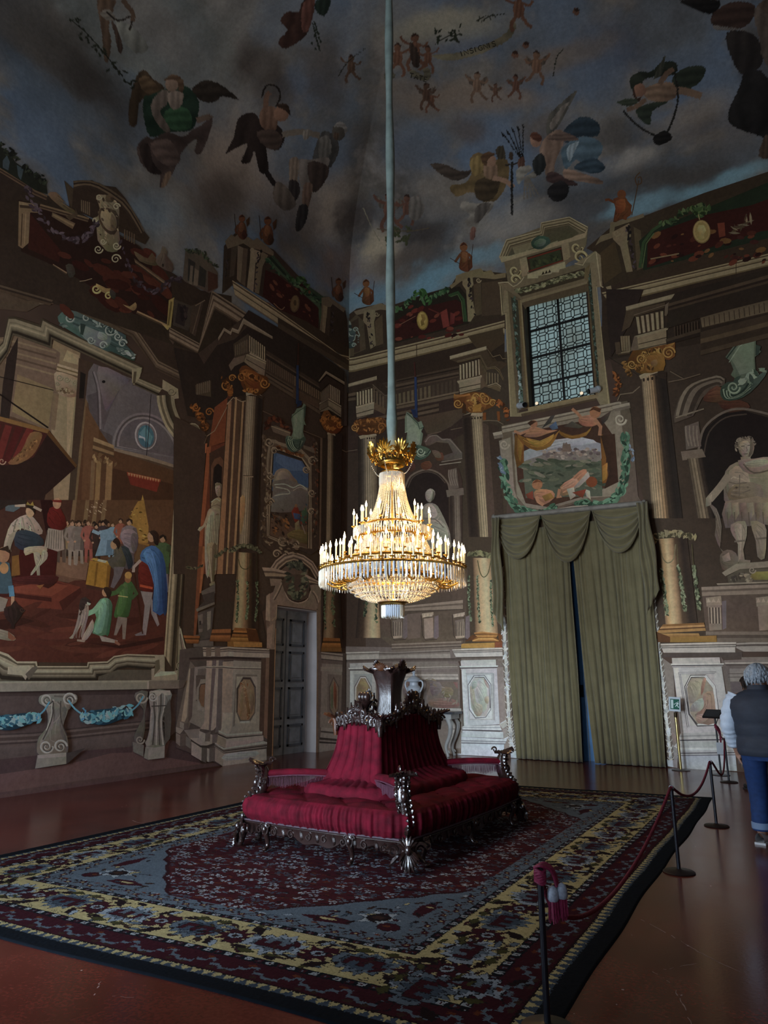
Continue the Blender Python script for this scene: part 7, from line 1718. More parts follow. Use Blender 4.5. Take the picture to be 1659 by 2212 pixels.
for x,y,r,sg in((270,1215,92,1),(620,1080,70,-1),(820,1130,110,1),(960,1200,70,-1),(760,1050,60,1)):B.scroll('8a5d26',x,y,r,1.8,32,sg,hi='b08644').scroll('2f1a0a',x+8,y+10,r*.72,1.4,12,sg)
B.p('8a5f2a','190,1020 240,1040 400,1040 500,1010 520,1050 300,1090 220,1120 180,1110',1).leaves('480,1180 600,1150 700,1250',50,26,['8d6128','3d2510','a87a3a','5a3816'],60,along=1).leaves('480,1320 600,1300 760,1320',44,26,['8d6128','3d2510','a87a3a','4f3014'],50,along=1).leaves('1060,1180 1200,1300 1240,1480',44,40,['6b3a18','3d210e','874d22','2a170a'],70,along=1).scroll('7d471d',1230,1330,60,1.5,20,1)
B.p('8a6226','600,1240 740,1220 720,1370 560,1380').p('5d3415','1040,1370 1100,1370 1110,1560 1060,1560').p('5d3415','760,1400 830,1390 830,1540 770,1545')
B.p('7d705a','250,780 760,645 760,700 720,720 715,930 520,980 310,1035 290,830').p('8d7f66','250,765 755,640 765,665 270,805').line('191209',14,'290,910 720,820').line('191209',14,'300,1000 720,910').p('4a3c2d','755,650 860,860 1040,800 1130,860 1110,980 900,900 800,880 720,930 720,730').bands('860,850 1035,795 1130,870','870,900 1030,850 1120,920','0:7d6e58 .4:3b2f23 .7:63563f')
B.p('2b2118','300,440 690,335 710,660 310,750')
for k in range(7):B.p('8f8169',[(300+k*62,442-k*18),(335+k*62,445-k*18),(340+k*62,735-k*16),(308+k*62,745-k*16)])
for k in range(5):B.p('5d503d',[(825+k*56,590+k*6),(855+k*56,590+k*8),(855+k*56,820-k*6),(830+k*56,830-k*6)])
B.p('3f3325','690,335 720,330 840,560 830,820 750,660 710,640').bands('105,270 835,70','110,340 840,145','0:8d7f66 .8:6b5e48').p('33281d','110,340 840,145 950,380 1140,370 1250,420 1110,560 860,520 720,270 320,370 240,390')
B.bands('240,370 720,250 850,500 1010,470 1100,540 1180,720','260,400 710,290 840,540 1000,510 1080,590 1170,760','0:5d4f3d .3:241a12 .6:54472f').bands('840,80 970,260 1110,220 1160,300 1240,300','850,145 960,320 1100,270 1150,350 1240,340','0:221810 .3:5b4d3a .6:1f160f')
B.z(*P0)
B.shaft((1021,1205),(1062,1205),(1076,1368),(1026,1368),'0:3a2c22 .1:6e5640 .35:a88a68 .6:b59a7a .85:8d7256 1:5d4836')
B.z(*ZB8)
B.leaves('-10,360 40,350 110,370',14,60,['4a4732','5f5b42','2b2a1c','75704f'],14,along=1)
for x,y0,y1 in((30,480,740),(105,500,760),(-20,480,730)):B.leaves([(x,y0),(x+2,(y0+y1)/2),(x+12,y1)],8,90,['3d4233','525a45','20241a','68705a'],6)
B.line('3d3a26',5,'30,390 45,460 65,485 90,460 105,390',3)
B.z(*ZB3)
B.bands('470,50 600,30 850,60','480,75 850,85','0:8d6438 .5:5d3c1c').bands('440,170 520,110 800,110 880,180','450,190 870,190','0:5d3a19 .3:a37a42 .6:8a6030>5d3a19').p('8a6230','490,85 850,85 830,120 520,120').p('4a2a14','850,60 950,80 950,280 800,280 800,200 870,180').p('3d2412','330,190 440,170 520,110 460,80 380,120').p('8d6a33','250,225 800,205 800,290 255,295').p('5d3320','805,205 950,200 950,285 805,285')
B.el('painted_pedestal','painted stone pedestal with octagonal marble inset left of the curtained doorway')
B.p('6a615e','830,490 990,440 1040,1700 1050,1930 940,1950 870,1500').p('554c49','220,1280 300,1280 300,1540 200,1620 100,1600 0,1600 0,1250').p('564d49','830,490 975,480 985,600 840,600')
B.bands('65,310 945,285','90,440 940,425','0:a59c96 .2:4a4341 .3:8f8884 .42:453f3d .5:a39d9b').bands('80,445 960,430','100,490 970,480','0:3a312d>5b524d')
B.p('9d9999','255,490 820,478 825,575 265,585').bands('240,580 855,570','260,635 840,625','0:b3b0b0 .35:8a8686 .5:2f2b2d .8:a8a5a6')
B.p('9c9da1','270,630 835,620 880,1510 310,1535').p('a5a6ab','275,640 340,640 370,1520 315,1530').line('565356',7,'335,695 770,690 770,760').p('8c8d92','340,695 770,690 800,1440 400,1440').p('a1a3a8','360,725 745,720 760,1420 410,1420').p('7b7b80','770,700 785,1440 805,1450 790,690')
B.p('3f3c41','465,730 640,725 745,870 745,1270 660,1400 490,1415 390,1270 370,880').p('b0b1b5','475,738 635,735 735,875 738,1265 655,1390 495,1400 400,1265 380,885').p('2f2b2e','475,755 630,752 720,890 735,1255 720,1250 715,900 625,765 480,770')
B.p('8d8a8b','470,765 625,765 715,895 720,1250 660,1385 510,1385 420,1240 400,890',0)
B.mix='8d8a8b'
B.p('a09ea2','520,800 620,800 690,900 700,1150 620,1340 560,1200 500,1000',2).p('807a5d','410,900 470,950 500,1150 560,1200 520,1380 440,1250 415,1050',2).p('6e7d78','440,850 500,810 530,860 500,930 440,940',2).p('88635f','630,780 690,860 710,930 680,920 640,850',2).p('7d7355','480,1180 600,1200 600,1340 520,1380 450,1260',2).p('937f63','640,1080 700,1060 700,1180 650,1160',2)
B.mix=None
B.bands('300,1535 880,1520','235,1600 920,1620','0:a4a6ac .3:84868d .5:a8aab1 .85:3b3a40');B.p('9fa4ad','220,1605 935,1630 940,1730 220,1710').p('b2b7c0','100,1720 180,1680 230,1710 940,1740 1040,1690 1045,1720 930,1760 140,1760').bands('110,1725 1000,1745','150,1810 960,1830','0:a5aab3 .4:5b5c63 .55:9b9fa8 .8:56575e').p('a9b1bc','150,1810 950,1830 950,2030 160,1990').p('9197a2','1050,1920 1165,1930 1180,2050 1060,2040')
B.p('8b8987','870,1500 1030,1400 1040,1500 930,1580').p('77706d','930,1590 1040,1560 1045,1690 940,1740').line('c0c0c4',7,'890,1500 1030,1420')
B.z(*ZB4).el('painted_pedestal','painted stone pedestal with pink marble octagon behind the exit sign')
B.p('5d5450','110,440 330,600 400,1800 330,1950 260,1650').p('4b423f','960,480 1100,660 1250,900 1250,1990 1050,1000')
B.bands('155,310 1170,285','205,430 1155,425','0:9c928b .2:443c39 .3:8a827c .42:403a37 .5:968d88').p('332a27','140,435 1250,425 1250,520 1020,520 960,480 150,490')
B.bands('1170,300 1400,290 2000,290','1170,415 1400,415 2000,415','0:7d736d .2:3a322f .4:756c66 .5:7b726d').p('3a302c','1155,360 1270,415 1155,430')
B.p('5d544f','1240,490 2000,480 2000,560 1010,580 1010,530 1240,520').bands('1020,560 2000,550','1030,600 2000,595','0:8a807a .5:352d2b').p('4d4542','1000,600 2000,600 2000,820 1070,820').p('675e5a','1080,640 2000,640 2000,800 1090,810').line('352d2b',8,'1060,710 2000,705').line('352d2b',8,'1060,755 2000,750').p('40393a','1090,820 2000,810 2000,1900 1200,1900')
B.p('928b88','315,500 950,490 960,575 320,580').bands('300,575 1010,570','320,620 985,610','0:a9a29f .35:858080 .5:2d292a .8:9b9594').p('958f8e','330,625 975,615 1110,1500 440,1530').p('a09a99','340,630 400,630 520,1500 450,1520')
for c,o in(('2f2c2d',0),('8b8685',12),('3b3738',22)):B.line(c,6,[(520+o,1420),(405+o,690+o),(905-o,685+o)])
B.p('8f8a89','440,715 870,715 950,1380 560,1400').p('2b2728','560,725 770,720 895,870 950,1260 900,1400 650,1410 535,1250 480,880').p('aaa5a4','565,735 765,732 885,875 935,1260 890,1390 655,1395 545,1245 492,885').p('2b2728','570,750 745,750 760,765 575,768 510,890 555,1240 660,1380 645,1385 540,1245 500,890').p('aaa5a4','745,735 770,725 890,870 940,1260 900,1300 860,900')
B.p('6d6358','575,765 745,755 860,900 890,1100 895,1370 655,1375 560,1240 515,900')
B.mix='6d6358'
B.p('80796b','560,790 720,780 720,900 650,1050 560,1100 525,920',2).p('75504a','730,980 850,940 885,1080 890,1360 700,1370 620,1250 720,1190 740,1100',2).p('78867f','620,1080 720,1030 740,1130 690,1200 560,1210 570,1140',2).p('7d4a38','730,780 770,770 750,880 710,1000 700,900',2).p('85635c','640,1260 760,1240 800,1300 700,1370 640,1330',2)
B.mix=None
B.bands('430,1500 1120,1470','400,1600 1130,1590','0:8c8889 .3:6e6b6d .5:8f8b8c .85:2f2c30').p('8b898d','400,1600 1140,1590 1150,1690 330,1690').p('a3a3a8','290,1640 390,1690 1150,1690 1150,1720 350,1730').bands('350,1730 1150,1720','380,1800 1160,1790','0:8e8d92 .4:403d43 .6:8b8a8f .85:45434a').p('8f929b','390,1800 1160,1790 1180,2000 420,1970').p('6d6769','290,1640 390,1700 390,1960 330,1950').p('99a0aa','250,1845 325,1840 335,1950 260,1935').p('625854','270,1430 420,1570 430,1660 280,1560')
B.z(*ZB1).el('painted_pedestal','painted pedestal with yellow marble octagon behind the settee, next to the corner')
B.p('564d49','340,500 1530,520 1620,700 1640,1700 340,1700')
B.bands('340,565 725,555 720,560','345,650 710,640 715,645','0:98908a .18:453d3a .28:7b736d .45:8f8883').bands('720,560 900,565 1510,530','715,645 900,628 1520,630','0:6a605b .18:3a322f .3:5e5550 .5:776e69').bands('330,650 1640,630','340,680 1640,665','0:2f2624>4b423e')
B.p('8f8c8b','390,690 680,680 685,735 395,745').bands('375,740 690,735','390,770 685,765','0:a5a2a1 .4:7b7877 .6:332e2e').p('8e8d8e','395,770 680,770 690,1700 390,1700').p('9b9b9e','395,780 430,780 425,1700 390,1700').p('7d7c7e','440,810 640,805 640,1500 440,1500').p('514c4b','510,830 570,830 640,950 640,1250 600,1350 450,1350 440,950').p('a19e9d','512,842 568,842 630,955 630,1250 452,1300 452,955').p('5f5243','515,855 565,855 620,960 620,1250 462,1280 465,960')
B.mix='5f5243'
B.p('7d6b4d','520,860 560,870 600,950 590,1050 500,1030 480,940',2).p('755d50','480,1000 560,1060 560,1250 470,1200',2).p('8b7a55','500,900 570,900 590,960 520,980',2)
B.mix=None
B.p('473e3a','690,690 870,680 870,1700 690,1700').p('5d544f','870,680 1490,665 1500,690 1600,700 1600,720 870,740').bands('740,740 1600,720','740,775 1600,745','0:857b76 .4:3b3330 .6:665d58').bands('900,790 1600,790','880,890 1610,885','0:5d5450 .2:857c78 .4:6e6561 .6:8a827e .85:4a423f')
B.p('4d4644','1000,890 1605,885 1610,1190 1240,1185 1000,1100')
B.mix='4d4644'
B.p('5f4a40','1000,900 1100,900 1130,1000 1000,1080',2).p('51443a','1250,900 1600,890 1605,1180 1260,1170').p('6d6142','1420,960 1530,960 1550,1040 1450,1070',2).p('6b4b47','1300,1090 1500,1080 1600,1120 1600,1185 1300,1180',2).p('5d5658','1290,920 1400,900 1420,1000 1320,1060',2).p('774f4b','1550,900 1600,900 1600,980',1).leaves('1280,950 1600,1150',30,30,['7d7468','5a4a40','6d5f45','8b8078','4b3f3c'],110,along=.8,asp=.3)
B.mix=None
B.bands('1230,1190 1640,1195','1230,1260 1640,1270','0:8f8b8a>77716f').p('7a7472','1500,1260 1640,1265 1650,1400 1520,1390').bands('1500,1370 1650,1370','1500,1470 1650,1470','0:85807f .5:5b5453 .6:817b7a').p('6f6866','1500,1470 1640,1470 1640,1640 1500,1640')
B.el('painted_dado_frieze','painted frieze of fluted corbels above the end wall dado')
B.p('443830','720,190 1659,80 1659,470 1630,480 860,500 740,400').bands('980,50 1659,-20','1000,110 1659,90','0:75655a .3:4b3f37 .5:6d5e53 .9:2f2621')
B.p('40342d','720,190 860,180 850,400 740,400').p('4f433b','1030,140 1200,120 1180,400 1040,420')
for x,dk in((870,0),(1220,1),(1570,0)):
 B.p('5c5048' if not dk else '7d6b5e',[(x,210-dk*20),(x+105,190-dk*15),(x+110,400),(x+10,415)]).p('8d7b6c',[(x-20,140-dk*10),(x+110,115),(x+108,150),(x-15,180)]).p('54494a',[(x+120,165),(x+165,150),(x+168,390),(x+140,420),(x+112,400)])
 B.line('2a211d',9,[(x-30,150),(x-12,380),(x+20,430),(x+150,420)])
 if not dk:
  for k in range(5):B.line('2a211d',8,[(x+14+k*19,225),(x+16+k*19,380)]).line('9a8979',6,[(x+23+k*19,225),(x+25+k*19,380)])
  B.p('8a7869',[(x+6,385),(x+108,378),(x+108,400),(x+8,412)])
 for k in range(3):B.p('9b8a7b',[(x-8+k*36,172-k*3),(x+8+k*36,132-k*3),(x+28+k*36,168-k*3)])
B.bands('860,470 1640,440','860,560 1640,530','0:6d5f55 .2:453933 .4:665a51 .6:2e2522 .7:574c45')
B.z(*ZB8)
B.bands('1285,540 1900,515','1290,600 1900,575','0:75655a .3:4b3f37 .5:6d5e53 .9:2f2621').p('40342d','1290,590 1900,570 1900,790 1310,790').bands('1310,790 1900,790','1310,850 1900,850','0:5d5047 .3:3a302a .6:52473f')
for x,dk in((1310,0),(1590,1)):
 B.p('75665a',[(x,600),(x+85,590),(x+90,640),(x+5,650)]).p('6a5c51' if not dk else '6f5f53',[(x+10,645),(x+85,640),(x+90,780),(x+20,785)]).p('51464a',[(x+90,620),(x+115,615),(x+115,770),(x+95,780)])
 if not dk:
  for k in range(4):B.line('2a211d',6,[(x+22+k*17,655),(x+25+k*17,745)]).line('8f7e6e',5,[(x+30+k*17,655),(x+33+k*17,745)])
 for k in range(3):B.p('8d7c6d',[(x+3+k*28,628),(x+14+k*28,602),(x+28+k*28,625)])
B.z(*ZB9).el('painted_column','painted fluted column with gilded capital next to the corner, behind the chandelier')
B.shaft((290,715),(445,712),(470,1900),(295,1900),'0:1d1713 .15:2c241e .3:4a4139 .42:85745f .55:96856e .8:85735c 1:4d4034',11)
B.z(*P0).shaft((780,1215),(815,1215),(822,1378),(768,1378),'0:1b1410 .3:2f231b .5:8d765d .7:b59b7a .9:9a8062 1:6d563f').leaves('788,1260 790,1330',4,40,['38402f','4d5840','1c2018'],5).leaves('812,1260 814,1345',4,30,['38402f','4d5840','1c2018'],4)
B.z(*ZB9).p('8f806a','295,720 350,705 445,700 450,715 400,722 310,745').p('30261d','440,740 470,750 490,1300 460,1300')
for k in range(4):B.ell('17100c',370+k*19,738,6,8)
B.p('3d2410','230,630 270,590 420,560 520,570 525,660 480,700 430,700 300,710',2)
B.mix=None;B.leaves('260,610 400,590 520,600',18,50,['6d431c','2b180b','8a5a28','472a12'],34,along=1).leaves('300,680 420,670 490,690',16,26,['7d4f22','351f0e','925f2c'],24,along=1).scroll('85592a',262,645,32,1.7,12,1,hi='a87c40').scroll('75481f',490,640,36,1.5,13,-1)
B.z(*ZC)
B.p('7d705c','870,1650 1230,1560 1225,1690 1215,1780 920,1860 900,1690').p('8f8069','868,1650 1230,1558 1235,1580 890,1680').line('19120c',12,'905,1775 1220,1690').line('19120c',12,'915,1845 1215,1775').p('453729','1235,1570 1445,1690 1430,1790 1225,1690').p('281e16','920,1380 1205,1290 1215,1560 920,1640')
for k in range(6):B.p('97896f',[(918+k*50,1385-k*13),(946+k*50,1385-k*13),(950+k*50,1620-k*11),(922+k*50,1628-k*11)])
for k in range(4):B.p('4f4233',[(1215+k*55,1320+k*45),(1240+k*55,1335+k*45),(1240+k*55,1575+k*30),(1215+k*55,1565+k*30)])
B.bands('755,1240 1275,1095','760,1300 1280,1165','0:86775f .8:5d5040').p('231a13','755,1300 1280,1165 1480,1330 1480,1450 1210,1270 880,1380 755,1420').bands('1200,1240 1420,1440 1490,1430','1210,1290 1420,1480 1490,1470','0:55473a .4:1d150f .7:4a3d2f').bands('750,1420 900,1390','750,1580 900,1560','0:4a3c2e .3:1d1510 .5:42362a .8:1f1711').p('1f1713','745,1580 900,1560 910,1850 830,1991 745,1991')
B.z(*ZB9).el('painted_statue','painted niche with pale stone statue half hidden by the chandelier')
B.p('18110e','690,1170 740,1060 850,1010 960,1020 1050,1090 1075,1250 1080,1900 690,1900').p('2b211b','690,1050 760,960 900,930 1040,960 1150,1000 1180,1100 1180,1900 1075,1900 1060,1140 980,1040 860,1020 760,1060 690,1170')
B.line('5b4e44',14,'690,1160 740,1060 860,1005 970,1030 1050,1110 1070,1180',4).line('3a302a',8,'715,1160 760,1070 860,1025 960,1045 1035,1120',4)
B.p('4f443c','1060,1010 1130,990 1150,1160 1070,1180').p('574b42','1040,1180 1190,1160 1195,1220 1050,1240');B.shaft((1075,1230),(1160,1225),(1180,1900),(1085,1900),'0:1d1612 .3:2f2620 .5:5d5147 .8:6b5e52 1:3a302a',6)
for k in range(4):B.line('6d6055',7,[(1065+k*20,1005),(1062+k*20,1060),(1085+k*18,1140)],3)
B.p('4d423b','850,760 890,710 960,705 1010,740 1080,740 1180,860 1180,905 1010,930 980,900 1100,860 1060,780 960,770 900,800 870,800',1).line('6d6158',8,'865,770 900,725 960,715 1010,750 1070,750 1170,860',4).line('6d6158',8,'1000,940 1180,910').line('857a6d',7,'985,965 1170,940')
B.p('4a2c20','830,950 900,930 920,980 870,1010 830,990',2).p('3a231b','700,960 760,940 780,1000 710,1030',2).p('4d2f22','950,870 1010,860 1020,920 960,930',2).p('57473a','920,840 980,850 1000,900 950,900',2)
B.p('857a70','865,1200 905,1165 945,1190 942,1240 905,1285 870,1260',2).p('9c9186','870,1195 905,1172 925,1200 900,1260 875,1240',2).p('4f4741','930,1190 945,1200 940,1250 915,1275 925,1240',2).p('776c63','780,1400 840,1320 890,1290 950,1300 990,1350 1060,1500 1080,1600 1060,1700 780,1700',2).p('948a7f','850,1330 920,1300 970,1380 940,1420 870,1420',2).p('8a7f75','900,1440 1000,1440 1060,1530 1040,1600 940,1560',2).line('564d47',8,'850,1420 950,1430 1020,1500',3)
B.el('painted_plaque','pale green painted plaque hanging by a blue ribbon above the chandelier')
B.p('1c2742','770,215 790,215 798,560 775,560').p('161d33','740,490 780,490 800,545 765,560').line('2d1612',12,'770,90 778,215')
B.p('626c5b','690,560 705,510 750,535 760,560 800,600 830,590 850,640 830,680 845,700 830,790 800,850 720,830 700,760 710,680 690,690',0).p('7d8774','705,540 740,560 780,620 830,660 815,780 790,800 725,790 712,700').line('242d26',7,'705,520 740,550 800,610 815,660 855,640').line('9aa38f',5,'690,690 715,680')
B.p('3b473e','660,810 720,790 830,800 900,830 910,860 860,910 780,920 700,850',2)
for k in range(7):B.line('87937f' if k%2 else '1f2822',11,[(740+k*8,800),(770+k*6,860),(820+k*8,900-k*4),(905,855-k*3)],4)
B.scroll('7d8a76',825,850,36,1.5,13,1,hi='a2ad98').leaves('660,810 710,800 730,830',24,10,['6b7666','8d9884','323c35'],14,along=1)
B.z(*ZB7).el('painted_picture','painted view of a hill town held by putti above the curtains')
B.p('4a3f35','165,1245 870,1105 890,1180 930,1640 960,1690 780,1700 640,1660 400,1740 230,1700 170,1500')
B.bands('165,1250 820,1110 835,1112','170,1285 825,1150 838,1150','0:857a6b .3:4d433a .5:7d7263').bands('115,1285 165,1275','125,1320 175,1310','0:8a7f70 .5:5b5147').bands('785,1135 895,1112','790,1170 890,1145','0:8a7f70 .5:5b5147')
B.p('71665a','150,1330 215,1310 235,1600 260,1680 210,1640 170,1500').scroll('8d8273',180,1350,28,1.5,11,1).p('71665a','780,1170 830,1160 850,1330 860,1560 800,1640 820,1400').scroll('8d8273',830,1210,34,1.6,13,1,hi='aba090')
B.p('6b6055','225,1280 800,1160 830,1600 790,1640 650,1650 400,1720 300,1700 250,1640')
B.p('2b1c14','235,1290 720,1200 790,1300 800,1560 700,1620 420,1700 300,1680 255,1560')
B.p('7e8187','285,1390 420,1330 620,1310 720,1345 725,1430 290,1460').p('94969a','340,1370 450,1325 620,1312 700,1340 560,1360 420,1400',2)
B.p('635a55','290,1460 300,1440 420,1400 500,1390 510,1340 550,1350 560,1390 640,1380 720,1390 725,1480 290,1500')
B.dabs((400,1375,720,1430),70,['7d6f66','54494a','8d8076','463c3b','6d5d54'],5,14,0,.7).p('5a4a42','505,1390 510,1345 520,1350 528,1335 535,1350 550,1345 556,1390')
B.p('3d4034','285,1490 420,1440 600,1440 725,1450 730,1640 300,1650').dabs((290,1440,725,1600),80,['2f3429','4a4d3d','5a5648','262b22','3a4034','635d50'],12,44,.05,.28)
B.p('6d4c1c','250,1290 330,1330 420,1330 490,1270 480,1290 440,1360 360,1385 290,1350',2).p('8d682b','300,1310 380,1330 460,1290 430,1340 360,1365',2).p('6d4c1c','490,1275 560,1300 640,1280 670,1250 640,1300 560,1320 500,1300',2).p('4f3413','240,1290 290,1340 290,1450 250,1480 235,1400',1).p('6d4c1c','255,1310 285,1350 270,1450 250,1400',1).p('5a3b16','720,1290 760,1310 750,1450 770,1560 730,1570 725,1440',1).p('805c25','730,1470 760,1450 755,1540 730,1560',1).p('24170f','720,1300 800,1290 820,1560 740,1600 770,1500',1)
def putto(pts_body,skin='8a6148',**k):B.p(skin,pts_body,2)
putto('300,1290 330,1250 370,1255 420,1270 480,1270 420,1290 360,1310 290,1305');B.ell('7d563e',345,1235,22,22).p('2b1a11','310,1230 330,1215 365,1220 350,1228 325,1245',1).p('2d2a26','390,1260 440,1190 465,1185 440,1230',1).p('38475a','430,1250 470,1220 482,1260 450,1270',1).line('8a6148',15,'320,1270 270,1290 235,1275')
putto('600,1200 650,1185 690,1190 700,1240 640,1250 600,1230');B.ell('85593f',690,1170,32,34).p('3a2214','655,1165 680,1138 725,1150 715,1170 680,1155',1).line('8a6148',17,'615,1205 590,1175 560,1150').line('8a6148',20,'690,1210 720,1250 715,1300').p('332b25','720,1200 780,1160 760,1210 730,1240',1).p('38332b','510,1250 560,1220 620,1250 600,1260',1)
putto('345,1620 380,1600 450,1610 460,1650 400,1690 360,1670');B.ell('7d5338',365,1575,30,28).p('4a2c17','335,1570 360,1545 400,1565 370,1560',1).line('8a6148',19,'360,1640 370,1670 400,1690').p('6b5126','390,1640 440,1620 460,1650 410,1670',1).p('5a2a1c','300,1630 340,1610 345,1660 310,1650',1)
putto('480,1610 540,1560 600,1500 640,1490 640,1540 590,1580 560,1620 510,1640');B.p('9a7158','490,1590 560,1540 600,1560 540,1610',2).ell('5a2f18',670,1560,32,30).p('8d857a','560,1600 650,1500 660,1530 600,1590',1).p('9a928a','630,1600 660,1610 665,1660 640,1640',1).p('8f877d','530,1600 570,1590 580,1640 550,1660',1).line('8a6148',17,'490,1600 480,1650 500,1640').p('642a1a','560,1620 640,1600 620,1650',1)
B.el('painted_garland','painted green leaf garland hanging below the town view')
B.leaves('855,1300 860,1400 850,1560 810,1640 740,1690 640,1680 590,1690',20,190,['2d4436','3f5a48','18261d','52705c'],22).leaves('170,1450 190,1580 240,1690 330,1740 430,1730 460,1700',20,170,['2d4436','3f5a48','18261d','52705c'],22).leaves('150,1420 160,1480 175,1520',14,14,['4a5668','6d7888'],12).leaves('885,1350 895,1400 900,1440',12,10,['4a5668','6d7888'],10)
B.p('8b8378','400,1725 560,1695 650,1690 640,1730 480,1750 405,1760').line('77838a',5,'470,1760 500,1770 520,1745',3).line('77838a',5,'545,1755 580,1745 560,1720',3)
B.el('painted_leaf_border','white painted leafy stems along both edges of the doorway')
for pts in([(1084,1225),(1091,1400),(1100,1560),(1107,1622)],[(1404,1260),(1421,1400),(1436,1520),(1449,1642)]):
 B.z(*P0).p('4a413b',[(pts[0][0]-6,pts[0][1])]+[(x+7,y)for x,y in pts]+[(x-6,y)for x,y in pts[::-1]]).line('9fa0a0',6,pts).leaves(pts,6.5,90,['a5a6a8','8b8c8e','75757a','b2b4b8'],3.5,asp=.3)
 for k in range(30):
  q=k/29*2.99;i=int(q);x=lerp(pts[i][0],pts[i+1][0],q-i);y=lerp(pts[i][1],pts[i+1][1],q-i);B.line('9b9a98',1.4,[(x,y),(x-5,y-3),(x-7,y-6)]).line('9b9a98',1.4,[(x+2,y),(x+6,y-3),(x+7,y-7)])
B.z(*ZB7).el('painted_column','painted fluted column with gilded capital right of the curtained doorway')
B.p('2b221b','760,860 960,980 1090,1764 1000,1764 870,1050').p('1b1410','750,480 960,480 900,640 780,860 760,700').line('5f5344',6,'815,1105 830,1070 900,1060 940,1025')
B.shaft((948,965),(1085,960),(1180,1764),(1010,1764),'0:4a3d30 .08:8f7c62 .25:9a8265 .45:84684b .55:2b2119 .8:130f0c 1:1a1512',13);B.p('8a7a61','935,965 975,945 1040,935 1045,945 990,965 945,985').p('201812','1040,935 1090,945 1090,985 1040,975')
for k in range(4):B.ell('1b130e',962+k*24,988-k*4,6,10)
B.z(*ZB5)
B.p('4b3012','350,1150 480,1150 850,1060 1020,1000 1020,1250 930,1310 860,1300 840,1480 640,1500 480,1530 400,1500 370,1400 250,1350',1).p('6b4a1e','480,1250 780,1160 850,1280 830,1470 480,1520 460,1350',2)
for x,y,r,sg in((915,1195,105,-1),(480,1290,80,1),(330,1380,70,1),(560,1230,50,-1)):B.scroll('7d5c28',x,y,r,1.9,30,sg,hi='a07f45').scroll('291808',x+6,y+8,r*.72,1.5,11,sg)
B.p('7d5c28','850,1080 960,1040 1000,980 1025,1020 980,1080 870,1110',1).leaves('500,1200 700,1150 800,1170',34,26,['7d5c28','33210c','97763a'],34,along=1).leaves('420,1450 500,1400 620,1430',44,26,['6d4a1f','33210c','87652e'],50,along=1).p('6d5031','640,1330 720,1300 740,1370 690,1420 640,1400',2).leaves('60,1500 120,1700 60,1850',44,40,['5a3114','2b170a','75441d'],60,along=1).leaves('200,1350 250,1450 300,1550',40,26,['5d3f1a','2b1c0b','77572a'],40,along=1)
B.p('736550','410,960 880,830 885,1030 880,1060 440,1150').p('7d6f59','370,930 900,790 915,800 900,830 420,960').line('17110a',11,'435,1060 885,950').line('17110a',11,'440,1140 885,1045').p('54473a','370,930 415,940 440,1150 340,1160 300,1180').p('291f16','395,620 820,520 840,800 430,900')
for k in range(6):B.p('83755d',[(395+k*78,625-k*18),(440+k*78,620-k*18),(475+k*73,885-k*17),(435+k*73,895-k*17)])
B.bands('235,460 1010,255','240,530 1025,325','0:7d7059 .8:5d523f').p('54483a','1010,255 1025,325 880,610 850,600 860,430 1000,340').p('362b20','240,530 860,390 860,440 380,590 300,780 170,860').bands('360,590 860,430','380,620 850,470','0:57493a .4:1d150f .7:463929').p('453828','145,930 300,920 320,1160 170,1170')
for k in range(4):B.p('655843',[(150+k*38,930),(178+k*38,925),(190+k*38,1160),(165+k*38,1165)])
B.bands('100,1190 300,1160','110,1240 300,1210','0:6d5f49 .5:32281c').p('382d22','60,1030 140,1020 160,1200 80,1220')
B.z(*ZB8)
B.shaft((1045,270),(1205,260),(1265,760),(1085,760),'0:5a4636 .1:94744f .25:b0906c .42:8a6c50 .55:3a2c20 .8:1b1410 1:241b15')
B.leaves('1010,290 1040,255 1140,240 1240,260',18,110,['5b533d','716850','332e20','87795a'],18,along=1)
for x0,y0,x1,y1 in((1060,440,1095,700),(1155,420,1195,670),(1240,420,1275,670)):B.line('3f3826',5,[(x0-8,300),(x0,y0)]).leaves([(x0,y0),((x0+x1)/2,(y0+y1)/2),(x1,y1)],11,110,['464a37','5d624b','262a1d','747860'],10)
B.line('5f5640',6,'1050,300 1065,370 1095,405 1130,380 1140,300',3)
B.bands('1070,750 1300,740','1030,800 1310,785','0:5d3f20 .25:8d6840 .5:3a2413 .65:7d5c34').bands('1040,800 1270,800','1030,830 1280,820','0:86663a>5a3c1d').p('6d5024','1105,820 1370,812 1372,848 1110,850').p('3a2413','1030,790 1110,820 1110,850 1040,850')
B.el('painted_statue','painted stone warrior statue in a dark niche at the right edge')
B.z(*ZB7)
B.p('41372f','1130,1190 1160,1090 1210,1030 1290,990 1370,960 1420,980 1415,1020 1350,1030 1290,1090 1240,1190 1135,1230').bands('1140,1190 1170,1080 1230,1010 1370,965 1415,985','1230,1190 1270,1090 1310,1040 1370,1015 1390,1020','0:6d6153 .2:2f2720 .4:5d5247 .7:2a221c',3).line('6b5f51',8,'1140,1200 1300,1150').p('4a3022','1300,1080 1370,1020 1430,1060 1420,1110 1310,1110',2).p('3a241a','1370,1110 1500,1100 1560,1140 1460,1180',2)
B.p('120d0b','1270,1400 1300,1270 1400,1180 1520,1160 1659,1200 1900,1300 1900,1764 1340,1764').line('5b5047',13,'1270,1380 1300,1260 1400,1175 1520,1150 1700,1190',4).line('352c26',8,'1300,1400 1330,1280 1420,1200 1540,1180',4)
B.p('524840','1190,1250 1270,1220 1285,1360 1200,1380').p('5d5248','1170,1390 1290,1375 1310,1420 1180,1440');B.shaft((1205,1430),(1290,1425),(1355,1764),(1260,1764),'0:2b231d .3:6d5f4d .5:7a6a56 .75:2f261f 1:17110e',6)
